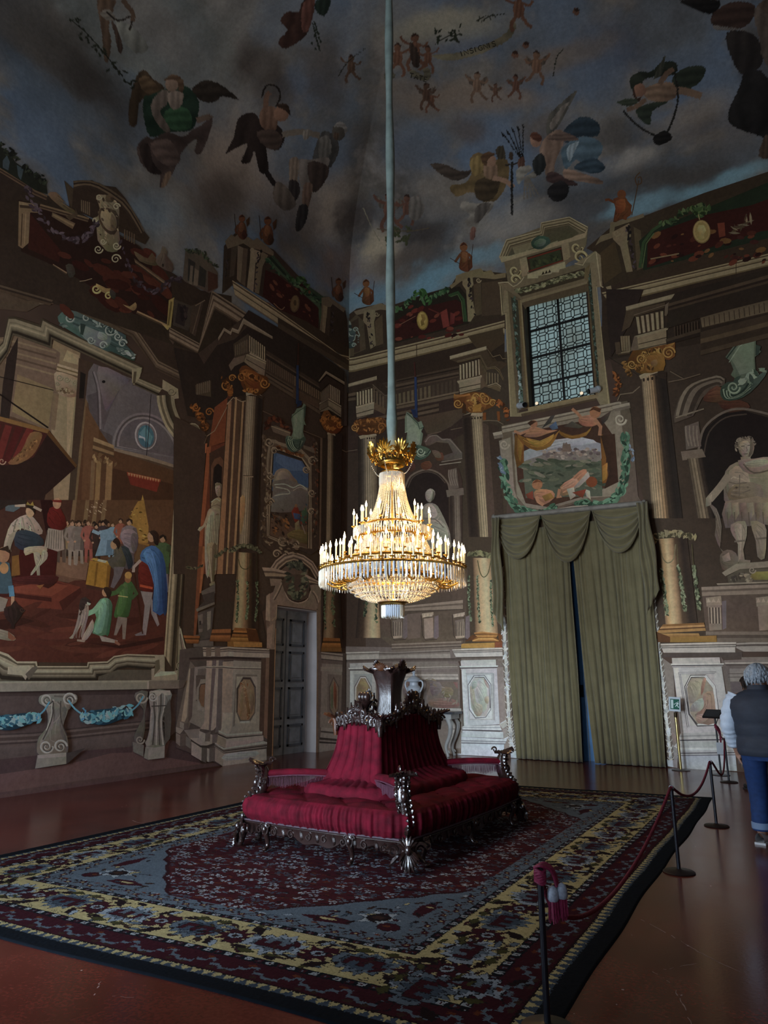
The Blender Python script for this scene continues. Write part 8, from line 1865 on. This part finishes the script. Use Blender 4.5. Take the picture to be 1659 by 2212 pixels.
for k in range(4):B.line('6d6155',7,[(1198+k*21,1245),(1200+k*20,1300),(1215+k*18,1360)],3)
st='7f7264'
B.p(st,'1490,1350 1500,1320 1550,1310 1580,1340 1575,1400 1540,1435 1500,1400',2).p('97897a','1500,1340 1545,1330 1560,1380 1530,1425 1505,1390',2).leaves('1480,1385 1488,1335 1520,1316 1560,1314 1580,1345',11,46,['5b5046','8b7d6e','453c34','75685b'],9,along=1).line('463d35',4,'1508,1362 1528,1358').line('463d35',4,'1544,1356 1562,1354').line('5b5046',4,'1538,1362 1543,1385 1534,1388').line('4b4138',4,'1522,1404 1546,1402').p('5d5248','1560,1330 1580,1350 1572,1400 1545,1432 1556,1390',1).p(st,'1505,1420 1560,1420 1570,1470 1510,1475',1)
B.p(st,'1420,1500 1480,1450 1580,1440 1659,1480 1680,1640 1640,1720 1440,1710 1410,1600',2).p('968878','1440,1500 1520,1470 1560,1560 1540,1650 1450,1640',2).p('6d6155','1440,1600 1520,1560 1620,1580 1620,1670 1520,1690 1440,1660',2).p('8c7e6f','1490,1440 1580,1430 1680,1420 1700,1480 1600,1520 1520,1500',2).p('a09282','1530,1450 1640,1430 1670,1460 1560,1480',2).line('4f463d',8,'1520,1460 1580,1510 1680,1490',3).ell('3a322b',1482,1592,7,6)
B.line('5b5147',6,'1440,1560 1480,1570 1540,1565',3).line('5b5147',5,'1500,1520 1498,1640').line('a09282',5,'1450,1545 1470,1530 1490,1545',3).ell('574d43',1545,1590,6,5).line('5b5147',6,'1450,1615 1500,1625 1560,1605',3)
B.line(st,42,'1440,1520 1390,1590 1330,1660',3).p('877a6b','1310,1650 1345,1630 1340,1690 1310,1700',1).line('5a5047',9,'1450,1660 1540,1700 1640,1670',3)
B.z(*ZB8)
B.p('75695c','1420,60 1600,30 1720,60 1720,200 1640,190 1420,210 1400,130',1)
for k in range(7):B.p('857868' if k%2 else '6d6155',[(1415+k*42,70),(1450+k*42,65),(1455+k*42,130),(1435+k*42,165),(1418+k*42,130)],1)
for k in range(7):B.line('4a4139',5,[(1430+k*40,120),(1435+k*40,200)])
B.p(st,'1450,190 1530,170 1540,250 1520,330 1530,400 1490,400 1490,300 1460,250',2).p('96887a','1470,200 1510,190 1510,320 1500,390 1490,300',2).p(st,'1560,170 1640,190 1650,260 1640,380 1600,370 1590,280',2).p('6d6155','1500,385 1560,390 1560,410 1490,412',1).line('5a5047',10,'1470,285 1530,280').line('5a5047',10,'1590,270 1650,265')
B.p('5d5248','1330,80 1370,100 1400,200 1390,320 1420,340 1400,340 1360,250 1370,160',2).p('54493f','1390,360 1430,330 1480,350 1490,410 1420,450 1395,420',2).p('7b6e5f','1400,370 1440,345 1450,390 1410,400',1)
B.p('75695c','1400,460 1480,410 1659,395 1900,390 1900,420 1659,430 1500,440 1420,480').p('41382f','1430,480 1500,440 1900,425 1900,520 1440,525').p('6b6434','1555,480 1580,455 1700,450 1700,500 1580,500',1).scroll('7d7062',1570,445,20,1.4,8).leaves('1460,500 1520,470 1560,510',18,26,['5b5145','7a6d5c','2f2822'],16,along=1).bands('1370,520 1900,500','1380,535 1900,515','0:7d7062 .5:3a312a')
B.z(*ZB7).el('painted_plaque','pale green painted plaque hanging by a blue ribbon at the right edge')
B.p('161d33','1440,500 1455,500 1490,750 1465,750').p('121829','1460,740 1515,735 1510,790 1475,800').line('241511',12,'1430,440 1445,500').p('1f130f','1385,465 1480,440 1450,490 1420,490')
B.p('4f594b','1420,860 1480,780 1500,750 1560,700 1595,710 1590,790 1620,830 1585,860 1590,960 1560,1000 1480,985 1450,960 1465,930 1445,880',0).p('677263','1450,870 1500,780 1580,730 1580,940 1500,960 1470,900').line('1d2620',7,'1425,870 1500,770 1570,710').line('8a9585',4,'1440,890 1500,800 1575,745').p('29322b','1590,790 1620,800 1605,850 1588,850')
B.p('36423a','1390,1050 1430,1000 1560,990 1650,930 1640,970 1560,1060 1480,1100 1410,1100',2)
for k in range(7):B.line('75826f' if k%2 else '1b241e',11,[(1400+k*9,1035+k*4),(1420+k*7,1090-k*2),(1490+k*5,1085-k*6),(1560,1040-k*8)],4)
B.scroll('6d7a68',1465,1030,38,1.6,13,1,hi='93a08c').leaves('1490,990 1540,1000 1570,960 1640,930',26,20,['6b7867','8a9685','2f3a32'],16,along=1)
B.el('painted_entablature','brown painted entablature at the right of the end wall')
B.p('1d1610','1100,560 1140,500 1420,430 1900,300 1900,640 1280,780 1280,640 1090,700');B.bands('1100,560 1900,330','1100,600 1900,380','0:3a2e23 .4:1b130e .7:32271d').bands('1280,640 1420,600 1900,480','1290,700 1420,670 1900,560','0:4a3e30>5a4d3b .9:241b13')
for k in range(20):B.line('2b2119',5,[(1300+k*28,640-k*7),(1304+k*28,690-k*7)])
for k in range(9):B.p('2b2119',[(1130+k*16,690-k*4),(1140+k*16,688-k*4),(1142+k*16,750-k*4),(1132+k*16,752-k*4)])
B.bands('1085,760 1280,700','1090,790 1280,740','0:32281e .5:1a130e').bands('1280,720 1900,560','1280,850 1900,690','0:2e241b .3:453829 .5:271e16 .8:382d22').line('54473a',6,'1100,1000 1180,985 1280,955').line('54473a',6,'1110,940 1190,985')
B.finish()

A.finish()

# ================================================================ PAINTED VAULT: cove and ceiling, brush mark by brush mark
ZS,HV,RC_=12.4,2.9,4.6
def vz_(d):return ZS+HV*np.sqrt(np.clip(1-(np.clip(RC_-d,0,RC_)/RC_)**2,0,1))
def axis(L,far,fine,coarse,cut):
 th=np.linspace(0,PI/2,int(RC_*1.35/fine));a=RC_*(1-np.cos(th))
 b=np.arange(RC_+fine,cut,fine);c=np.arange(cut,L,coarse)
 q=np.concatenate([a,b,c,L-RC_*(1-np.cos(np.linspace(0,PI/2,40)))[::-1]]if far else[a,b,c,[L]])
 return np.unique(np.round(np.clip(q,0,L),4))
def vault_grid():
 xs=axis(W_ROOM,True,.021,.06,11.0);ys=axis(L_ROOM,True,.021,.09,9.5)
 X,Y=np.meshgrid(xs,-ys);d=np.minimum(np.minimum(X,W_ROOM-X),np.minimum(-Y,L_ROOM+Y))
 return np.stack([X,Y,vz_(d)],-1)
def strip_grid(side):
 zs=np.arange(Z_BASE,ZS+.01,.021);zs[-1]=ZS
 u=np.arange(0,11.5 if side=='A' else W_ROOM+.021,.021);U,Zz=np.meshgrid(u,zs);o=np.full(U.shape,.0015)
 return np.stack([o,-U,Zz],-1)if side=='A' else np.stack([np.minimum(U,W_ROOM),-o,Zz],-1)
hole=lambda c:(c[...,0]>WIN_H[0]-.03)&(c[...,0]<WIN_H[1]+.03)&(c[...,2]<WIN_H[3]+.03)&(c[...,1]>-.01)
grids=[vault_grid(),strip_grid('A'),strip_grid('B')]
allco=np.concatenate([g.reshape(-1,3)for g in grids]).astype(np.float64)
rel=allco-np.array(CAM);Mx=np.array([[CX_.x,CX_.y,CX_.z],[CY_.x,CY_.y,CY_.z],[CZ_.x,CZ_.y,CZ_.z]])
cv=rel@Mx;front=cv[:,2]>.5
PX=np.where(front,PCX+FPX*cv[:,0]/np.maximum(cv[:,2],.5),-9999);PY=np.where(front,PCY-FPX*cv[:,1]/np.maximum(cv[:,2],.5),-9999)
rv=np.random.RandomState(5)
def vnoise(P,f):
 q=P*f;i=np.floor(q).astype(np.int64);t=q-i;t=t*t*(3-2*t);out=0
 for a in(0,1):
  for b in(0,1):
   for c in(0,1):
    h=((i[:,0]+a)*73856093^(i[:,1]+b)*19349663^(i[:,2]+c)*83492791)&0xffff
    h=(h*40503^(h>>3)*9176)&0xffff
    w=(t[:,0]if a else 1-t[:,0])*(t[:,1]if b else 1-t[:,1])*(t[:,2]if c else 1-t[:,2]);out=out+w*h/65535.
 return out
def fbm(P,f,n=5,g=.55):
 s,a,t=0,1.,0
 for k in range(n):s=s+a*vnoise(P+7.3*k,f*2**k);t+=a;a*=g
 return s/t
SKG=(1.08,1.0,.9)
def HX_(h):return np.array([q*k for q,k in zip(hexlin(h,GAIN_SKY),SKG)])
N1,N2,N3=fbm(allco,.42),fbm(allco*np.array([1,1,1.6])+31,.9),fbm(allco+77,2.6,4)
def mixn(c,col,a):return c*(1-a[:,None])+col*a[:,None]
sky=np.tile(HX_('2c3136'),(len(allco),1))
st_=lambda v,a,b:np.clip((v-a)/(b-a),0,1)**1.0
sky=mixn(sky,HX_('2a3542'),st_(N1,.45,.62));sky=mixn(sky,HX_('37342f'),st_(N2,.46,.66)*.85);sky=mixn(sky,HX_('1d1a18'),st_(1-N1,.52,.68)*.6);sky=mixn(sky,HX_('454240'),st_(N3*.5+N2*.5,.56,.70)*.5)
PXw,PYw=PX+(N3-.5)*60,PY+(N2-.5)*60
def soft(col,x,y,rx,ry,rot=0,al=.8,hard=2.0):
 global sky
 dx,dy=PXw-x,PYw-y;c,s=math.cos(rot),math.sin(rot);u,v=(dx*c+dy*s)/rx,(-dx*s+dy*c)/ry
 sky=mixn(sky,HX_(col),al*np.exp(-(u*u+v*v)**hard)*(.75+.5*N3))
for a in(('333a3a',300,60,260,130,.6,.6),('2d2a27',100,90,170,60,.7,.8),('1f1c1a',200,170,120,42,.75,.85),('3a3532',330,60,150,60,.7,.5),('26313c',60,160,120,40,.7,.6),('363634',640,60,160,90,.4,.6),('3c3936',480,330,130,160,.3,.6),('4a4038',500,360,75,95,.2,.75),('29221e',470,430,60,60,.2,.8),('3f3731',590,420,60,50,.3,.7),('211c19',575,170,90,55,.8,.8),('25201d',700,150,50,90,-.2,.6),('4a423a',700,440,60,90,.1,.75),('2b2521',640,500,60,90,.1,.8),('1f1a18',770,470,40,40,0,.8),('3b302c',730,580,50,60,0,.7),('4d463c',830,560,60,60,0,.75),('57503f',815,540,30,38,0,.6),('1b1715',910,500,45,40,.3,.85),('2a2420',880,570,80,35,-.3,.8),('2d4652',800,650,90,30,-.3,.8,1.5),('2f4c58',940,600,80,34,-.35,.85,1.5),('304a55',1050,560,50,24,-.3,.7),('35505a',1380,440,90,26,-.35,.75),('35525c',1560,390,110,24,-.3,.75),('4b4741',1100,480,110,40,-.25,.7),('2c2725',1010,280,40,30,0,.8),('2e2a28',1180,290,60,40,.1,.7),('3c3833',980,420,90,50,-.2,.6),('262f3a',900,330,80,60,0,.7),('232e3c',1000,110,90,40,-.2,.6),('3a332c',930,210,120,40,.05,.8),('423931',1060,210,120,26,.02,.7),('3b332c',1180,130,100,34,-.3,.7),('232c3a',1310,120,80,80,0,.7),('28313c',1290,180,60,70,0,.7),('35302b',1250,110,90,30,-.3,.7),('302b27',1560,270,110,60,-.2,.7),('423c35',1500,240,90,34,-.5,.6),('242220',1480,370,110,26,-.25,.85),('4b4844',1360,350,60,20,-.3,.6),('1d1b1a',1330,300,70,40,-.2,.7),('413f3a',860,40,100,60,0,.6),('4c4a3e',960,60,130,40,-.1,.6),('283340',700,330,60,60,0,.6),('3d3c3b',420,560,90,60,.6,.6),('37424a',330,470,60,50,.6,.6),('1c1917',1640,120,50,70,0,.7)):soft(*a)
sky=np.clip((sky*.75+sky.mean(1,keepdims=True)*.25*np.array([1.12,1,.86]))*2.4,0,.9)
ang=np.arctan2(PX-850,PY+320);sky*=(1+.16*np.sin(ang*38+6*N1)*N2*(PX<800))[:,None]
def V(col,pts,z=(0,0,1),sm=3,shade=True):
 p=np.asarray(crm(pp(pts),sm)if sm else pp(pts),float)/z[2]+np.array(z[:2]);a,b=p.min(0),p.max(0)
 i=np.nonzero((PX>a[0]-3)&(PX<b[0]+3)&(PY>a[1]-3)&(PY<b[1]+3))[0]
 if not len(i):return
 i=i[pip(PX[i]+rv.uniform(-.6,.6,len(i)),PY[i]+rv.uniform(-.6,.6,len(i)),p)]
 f=1-(.35*((PX[i]-a[0])/(b[0]-a[0]+1)-.5)+.3*((PY[i]-a[1])/(b[1]-a[1]+1)-.5))*(1 if shade else 0);f=f+.7*(N3[i]-.5)+.5*(N2[i]-.5)
 if shade and sm:
  w,h=b-a;s=(PX[i]-a[0])/(w+1)if w<h else(PY[i]-a[1])/(h+1);f=f*(1+.22*np.sin(6.283*(2.4*s+1.1*N3[i]+.5*N2[i]+.6*(PX[i]-a[0]+PY[i]-a[1])/(w+h+1))))
 c=HX_(col);c=c*.72+c.mean()*.28*np.array([1.1,1,.88])
 sky[i]=c*1.1*f[:,None]
def VE(col,x,y,a,b,z,rot=0):V(col,[(x+a*math.cos(t)*math.cos(rot)-b*math.sin(t)*math.sin(rot),y+a*math.cos(t)*math.sin(rot)+b*math.sin(t)*math.cos(rot))for t in np.linspace(0,2*PI,12,endpoint=False)],z,0)
def VL(col,w,pts,z,sm=3):
 q=pp(pts);q=crm(q,sm,False)if sm else q
 for a,b in zip(q[:-1],q[1:]):
  d=math.hypot(b[0]-a[0],b[1]-a[1])or 1;n=((a[1]-b[1])/d*w/2,(b[0]-a[0])/d*w/2);e=((b[0]-a[0])/d,(b[1]-a[1])/d)
  V(col,[(a[0]+n[0]-e[0],a[1]+n[1]-e[1]),(b[0]+n[0]+e[0],b[1]+n[1]+e[1]),(b[0]-n[0]+e[0],b[1]-n[1]+e[1]),(a[0]-n[0]-e[0],a[1]-n[1]-e[1])],z,0,False)
L1,L2=(0,0,1.9988),(830,0,2.0012)
V('2b2013','560,540 555,470 580,350 620,300 660,340 710,380 690,450 640,420 600,450 590,540',L1);V('3b2c1a','600,340 640,330 690,390 650,410 610,380',L1);V('1d1711','830,380 890,345 960,370 1030,430 960,415 930,440 880,440 840,410',L1)
V('14241a','620,420 650,410 720,380 800,370 850,420 860,470 830,560 740,570 650,590 620,500',L1);V('1f3a24','715,480 770,460 820,480 825,550 760,565 710,530',L1);V('4a4038','655,440 700,390 730,400 720,450 690,480 720,530 735,570 700,560 660,500',L1);V('574b41','725,400 790,400 780,460 740,470',L1);VE('5d4a3b',742,362,30,36,L1);V('3d2c1c','705,350 745,320 790,345 790,400 770,385 765,350 730,345',L1)
V('332723','660,600 720,570 790,590 830,560 870,540 915,500 910,560 870,660 840,655 850,600 790,650 740,760 690,810 690,750 620,720 590,640 630,590',L1);V('44352f','650,620 720,600 760,640 780,690 740,720 680,690',L1);V('211815','600,640 640,620 660,700 700,750 640,740',L1);V('53402f','715,750 740,745 720,800 695,808',L1);VL('4a3b30',26,'850,520 900,505 910,510',L1)
V('1c1411','1010,590 1030,510 1090,485 1130,520 1200,540 1230,590 1200,650 1150,620 1160,740 1120,740 1100,650 1080,700 1040,700 1070,620 1000,650 975,660',L1);V('4a3426','1130,470 1180,460 1200,500 1190,560 1140,560 1120,520',L1);VE('573c2b',1215,490,34,36,L1);V('21160f','1190,455 1240,450 1255,500 1235,480',L1)
VL('16110d',7,'1130,420 1150,370 1195,375 1210,420 1190,460',L1);VL('4a3426',22,'1145,480 1150,420 1165,400',L1);V('31251f','1110,570 1180,560 1220,600 1190,650 1130,620',L1);VL('171110',22,'1150,740 1190,800 1260,850',L1)
V('2e2d2c','1360,640 1390,570 1440,580 1465,640 1430,720 1370,730 1350,690',L1);V('45433f','1380,600 1420,590 1430,660 1380,690',L1);VL('4d453b',26,'1380,585 1300,570 1220,580',L1);V('575048','1310,565 1340,560 1330,600 1310,600',L1);VE('34302b',1462,570,30,38,L1);V('565350','1440,545 1470,525 1500,550 1490,580 1480,550',L1);V('35281f','1445,570 1465,580 1455,605 1440,595',L1)
V('4b443f','1290,690 1340,690 1420,680 1410,730 1350,810 1310,820 1290,760',L1);V('2a201c','1330,700 1420,720 1400,790 1350,830',L1);V('47352a','1310,800 1350,800 1330,900 1305,930',L1);V('55483c','1250,690 1290,685 1285,770 1290,830 1255,860 1250,780',L1);V('1d1a1a','1290,890 1330,890 1320,960 1290,1000 1275,980',L1);V('201b1a','1250,780 1290,790 1290,850 1250,870',L1);V('413831','1190,790 1230,800 1280,880 1230,910 1180,860',L1)
V('3c2d20','420,0 500,0 490,40 470,110 480,180 470,260 450,260 440,150 430,80',L1);V('4d483f','430,60 470,40 500,80 470,90',L1);V('2b2019','480,90 500,110 530,200 515,230 495,150',L1);V('4b4c46','500,90 580,120 640,205 590,230 530,170',L1);VL('1d1712',8,'460,50 510,90 570,70 560,130',L1);VL('3c2d20',20,'530,0 575,60 570,90',L1)
VL('17180f',5,'300,80 370,140 450,230 530,330',L1);[VE('1b1e14',310+k*12+rnd.uniform(-30,30),85+k*13+rnd.uniform(-25,25),13,5,L1,rnd.uniform(0,3))for k in range(24)]
V('2a1913','1310,0 1360,0 1350,60 1330,140 1290,180 1230,210 1200,180 1240,130 1210,90 1240,50 1290,50',L1);V('46281f','1320,0 1360,0 1340,110 1310,140 1300,60',L1);V('16201a','1370,0 1430,0 1400,70 1360,40',L1);VL('171d14',6,'1350,100 1370,180 1380,220',L1);[VE('181e15',1350+rnd.uniform(-10,40),100+k*11,9,4,L1,1)for k in range(11)]
def cherub(x,y,s,z,fl=1,c='4a3323',w=None):
 q=lambda t:[(x+a*s*fl,y+b*s)for a,b in pp(t)]
 if w:V(w,q('-5,-10 -40,-45 -30,-5'),z);V(w,q('8,-12 45,-40 30,0'),z)
 V(c,q('-12,-25 10,-28 20,0 16,25 -8,28 -18,5'),z);VL(c,12*s,q('-8,22 -24,50 -18,75'),z);VL(c,12*s,q('10,22 26,45 45,60'),z);VL(c,9*s,q('-12,-20 -38,-30 -50,-48'),z);VL(c,9*s,q('12,-20 35,-12 48,-28'),z);VE(c,x+2*fl*s,y-42*s,15*s,16*s,z);V('24160e',q('-13,-46 2,-62 18,-46 6,-52'),z)
cherub(1515,290,.9,L1,1,'3d2c20');VL('1d1b14',4,'1460,330 1500,270 1575,210',L1)
V('4a4533','200,240 270,262 380,245 480,205 545,165 570,110 545,90 530,140 440,190 330,225 250,235',L2);V('3f3b2c','110,320 150,345 195,345 200,300 165,295 170,325 120,300',L2);V('3a3629','0,320 30,310 50,330 10,350',L2)
for a in((130,215,1.2,1),(190,250,.9,-1),(60,250,1.1,-1),(580,40,1.3,1),(200,430,.8,1)):cherub(a[0],a[1],a[2],L2,a[3],'452b1c')
V('241a14','110,180 150,230 150,290 120,280',L2);VL('15170f',4,'220,190 260,165 330,130',L2);[VE('171b11',215+rnd.uniform(0,120),185-k*3+rnd.uniform(-22,12),12,5,L2,rnd.uniform(0,3))for k in range(20)];VL('15170f',4,'400,90 440,70 520,60',L2);[VE('171b11',405+k*9,85-k*2+rnd.uniform(-10,10),8,3,L2,rnd.uniform(0,3))for k in range(9)]
for a in((400,370,1.0,1,'4d3a2b'),(660,285,1.1,-1,'4f3726'),(480,395,.6,1,'452f22'),(570,370,.8,-1,'472d20'),(180,410,.9,1,'38261b')):cherub(a[0],a[1],a[2],L2,a[3],a[4],'3a3129')
for x,y in((565,235),(612,195),(830,50)):VE('4a3022',x,y,16,16,L2);VE('24160e',x+2,y-8,13,8,L2)
VL('17190f',4,'730,330 745,250 775,210',L2)
V('2c241d','200,710 260,710 330,740 380,735 350,770 300,780 240,750',L2);V('2a2419','480,650 515,630 525,690 510,720',L2);V('46371a','290,800 350,790 380,740 370,690 400,660 440,670 480,690 530,690 540,760 500,850 440,880 380,830 320,850 290,830',L2);V('5c4a1f','370,700 420,670 430,730 390,760',L2);V('2a2011','400,780 500,770 470,860 400,860',L2);V('59432f','430,720 480,700 490,770 440,770',L2);VE('6b4e38',460,695,24,28,L2);V('3c2815','415,680 450,655 480,670 450,685 440,720',L2);VL('644a36',20,'470,770 520,780 560,810',L2)
V('544f47','340,870 400,880 470,870 460,910 410,960 390,1000 350,960 370,930 330,900',L2);V('37322d','400,890 460,880 420,950 390,960',L2);V('53352a','375,985 395,985 390,1030 372,1035',L2);VL('14120f',10,'552,700 552,930',L2,0);VL('1b1712',8,'525,715 580,705',L2,0);VE('2a1f15',548,675,10,18,L2)
for k in range(5):VL('12100d',5,[(592+k*2,690),(512+k*22,575-k*9)],L2,0);V('12100d',[(505+k*22,570-k*9),(512+k*22,590-k*9),(522+k*22,586-k*9)],L2,0);VL('4b463e',7,[(608+k*4,770),(604+k*16,860-k*4)],L2,0)
V('3d261b','580,690 605,680 605,740 580,730',L2);V('57544c','570,735 620,715 640,730 600,765 650,740 665,750 650,770 600,775 580,800',L2)
V('37352f','700,570 710,500 760,450 835,388 800,460 770,520 740,560 710,590',L2);V('4d4740','715,540 760,470 800,440 760,510 730,560',L2);V('18242c','760,590 820,520 880,505 930,540 920,590 850,590 800,620',L2);V('2d3f49','770,640 850,590 930,610 940,660 880,720 830,690 790,730 770,700',L2);V('1c2a33','820,720 900,680 955,720 920,750 850,740',L2);V('536066','790,640 840,610 820,660 800,700',L2)
V('5a4638','670,650 700,590 760,560 780,600 740,700 730,770 700,760 690,700',L2);VE('6b4d3a',655,605,26,32,L2);V('3b1f12','630,590 650,570 680,590 670,615',L2);V('46362d','700,600 770,570 840,600 800,610',L2);V('2c1e1c','720,740 790,770 840,800 760,800 700,780',L2);V('5b4637','780,730 860,750 940,780 935,797 850,785 780,770',L2);V('161414','705,820 760,780 800,810 780,860 730,870',L2);V('1a1c1b','640,700 680,660 700,720 660,760',L2)
V('181c14','1060,350 1100,310 1150,310 1200,270 1260,270 1260,320 1180,330 1120,350 1090,420',L2);V('1b2118','1250,330 1310,290 1385,290 1370,350 1300,390 1250,370',L2);V('1a2118','1090,470 1180,440 1230,440 1160,480 1150,540 1110,520',L2);V('55412f','1120,390 1180,360 1250,360 1260,420 1200,440 1140,430',L2);VE('593c2b',1105,390,28,30,L2);V('25160e','1080,380 1090,420 1110,420 1100,440 1075,410',L2);VL('55412f',32,'1240,390 1300,395 1370,415',L2);VL('4b3829',22,'1190,365 1220,320 1250,300',L2);VL('4b3829',20,'1130,430 1090,460 1050,475',L2);V('242a1f','1005,440 1070,425 1100,440 1050,460',L2);V('2a2b22','1165,340 1190,280 1215,240 1200,320',L2)
VL('15130f',9,'1035,480 1070,520 1120,560 1180,590',L2);VL('15130f',9,'1255,320 1270,420 1250,510 1220,580',L2);V('12100d','1165,590 1210,565 1240,580 1240,605 1190,628 1165,615',L2)
V('12100f','1280,0 1450,0 1420,60 1340,40',L2);V('2b1d17','1420,60 1500,10 1600,20 1580,100 1500,130 1420,110',L2);V('4a4642','1425,110 1500,120 1560,130 1440,130',L2);V('1a1614','1480,140 1600,150 1640,260 1560,330 1500,250',L2);V('141211','1490,480 1530,390 1570,300 1659,340 1720,600 1600,580 1500,540',L2);V('3b322b','1600,40 1700,0 1700,300 1640,260 1620,160',L2);V('33261d','1640,600 1659,590 1680,680 1620,675',L2)
for a in((20,905,1.3,1),(100,900,1.0,-1)):cherub(a[0],a[1],a[2],L2,a[3],'452b1f','3d3830')
V('4a453f','110,860 150,850 175,900 150,950 110,940',L2);[VE('2c2f1a',60+rnd.uniform(-50,60),1020+rnd.uniform(-36,36),15,6,L2,rnd.uniform(0,3))for k in range(24)];VL('3d3424',5,'-30,990 100,1000 195,985',L2);VL('55503f',4,'-90,900 -60,970 -20,1040',L2)
VP=paint_material('vault fresco pigment',.8,.16)
names=('ceiling','painted_sky','painted_sky');k0=0;roof=None
for g,nm in zip(grids,names):
 h,w_=g.shape[:2];n=h*w_;idx=np.arange(n).reshape(h,w_);q=np.stack([idx[:-1,:-1],idx[:-1,1:],idx[1:,1:],idx[1:,:-1]],-1).reshape(-1,4)
 if nm!='ceiling':
  hh=hole(g).reshape(-1);q=q[~hh[q].any(1)]if g[0,0,1]>-.01 and g[0,-1,0]>1 else q
 me=grid_mesh(nm,g.reshape(-1,3).astype(np.float32),q);at=me.attributes.new('paint','FLOAT_COLOR','POINT')
 cc=np.ones((n,4),np.float32);cc[:,:3]=np.clip(sky[k0:k0+n],.003,.9);at.data.foreach_set('color',cc.ravel());k0+=n
 me.polygons.foreach_set('use_smooth',[True]*len(me.polygons));me.materials.append(VP)
 o=bpy.data.objects.new(nm,me);link(o,roof)
 if roof is None:roof=o;tag(o,'coved ceiling frescoed with clouds and winged figures',kind='structure')
 else:o['label']='painted cloudy sky above the attic of the '+('long left wall' if g[0,0,0]<.01 and g[0,-1,0]<1 else 'end wall')
def on_vault(px,py,off=.02):
 d=ray(px,py);d.normalize();a,b=5.,40.
 f=lambda t:(CAM.z+d.z*t)-float(vz_(min(CAM.x+d.x*t,W_ROOM-CAM.x-d.x*t,-CAM.y-d.y*t,L_ROOM+CAM.y+d.y*t)))
 for _ in range(50):
  m=(a+b)/2
  if f(m)>0:b=m
  else:a=m
 return CAM+d*(a-off)
K=Fresco(on_vault,roof,GAIN_SKY);K.z(*L2).el('painted_lettering','painted word INSIGNIS on the banner')
GL={'I':['0,0 0,1'],'N':['0,1 0,0 .8,1 .8,0'],'S':['.7,.12 .4,0 .1,.1 .08,.32 .65,.62 .65,.88 .35,1 .02,.88'],'G':['.8,.15 .45,0 .1,.25 .1,.75 .45,1 .8,.85 .8,.55 .5,.55'],'T':['0,0 .8,0','.4,0 .4,1'],'A':['0,1 .4,0 .8,1','.15,.65 .65,.65'],'E':['.7,0 .1,0 .1,1 .7,1','.1,.5 .6,.5']}
def word(t,x,y,h,dx,dy,rot):
 for ch_ in t:
  wd=.3 if ch_=='I' else.82
  for s in GL[ch_]:K.line('14110c',4.2,[(x+(u*h)*math.cos(rot)-(v*h)*math.sin(rot),y+(u*h)*math.sin(rot)+(v*h)*math.cos(rot))for u,v in pp(s)])
  x+=(wd+.28)*h*dx;y+=(wd+.28)*h*dy
word('INSIGNIS',330,222,22,.98,-.30,-.30);word('TATE',112,316,20,.92,.24,.2);K.finish()
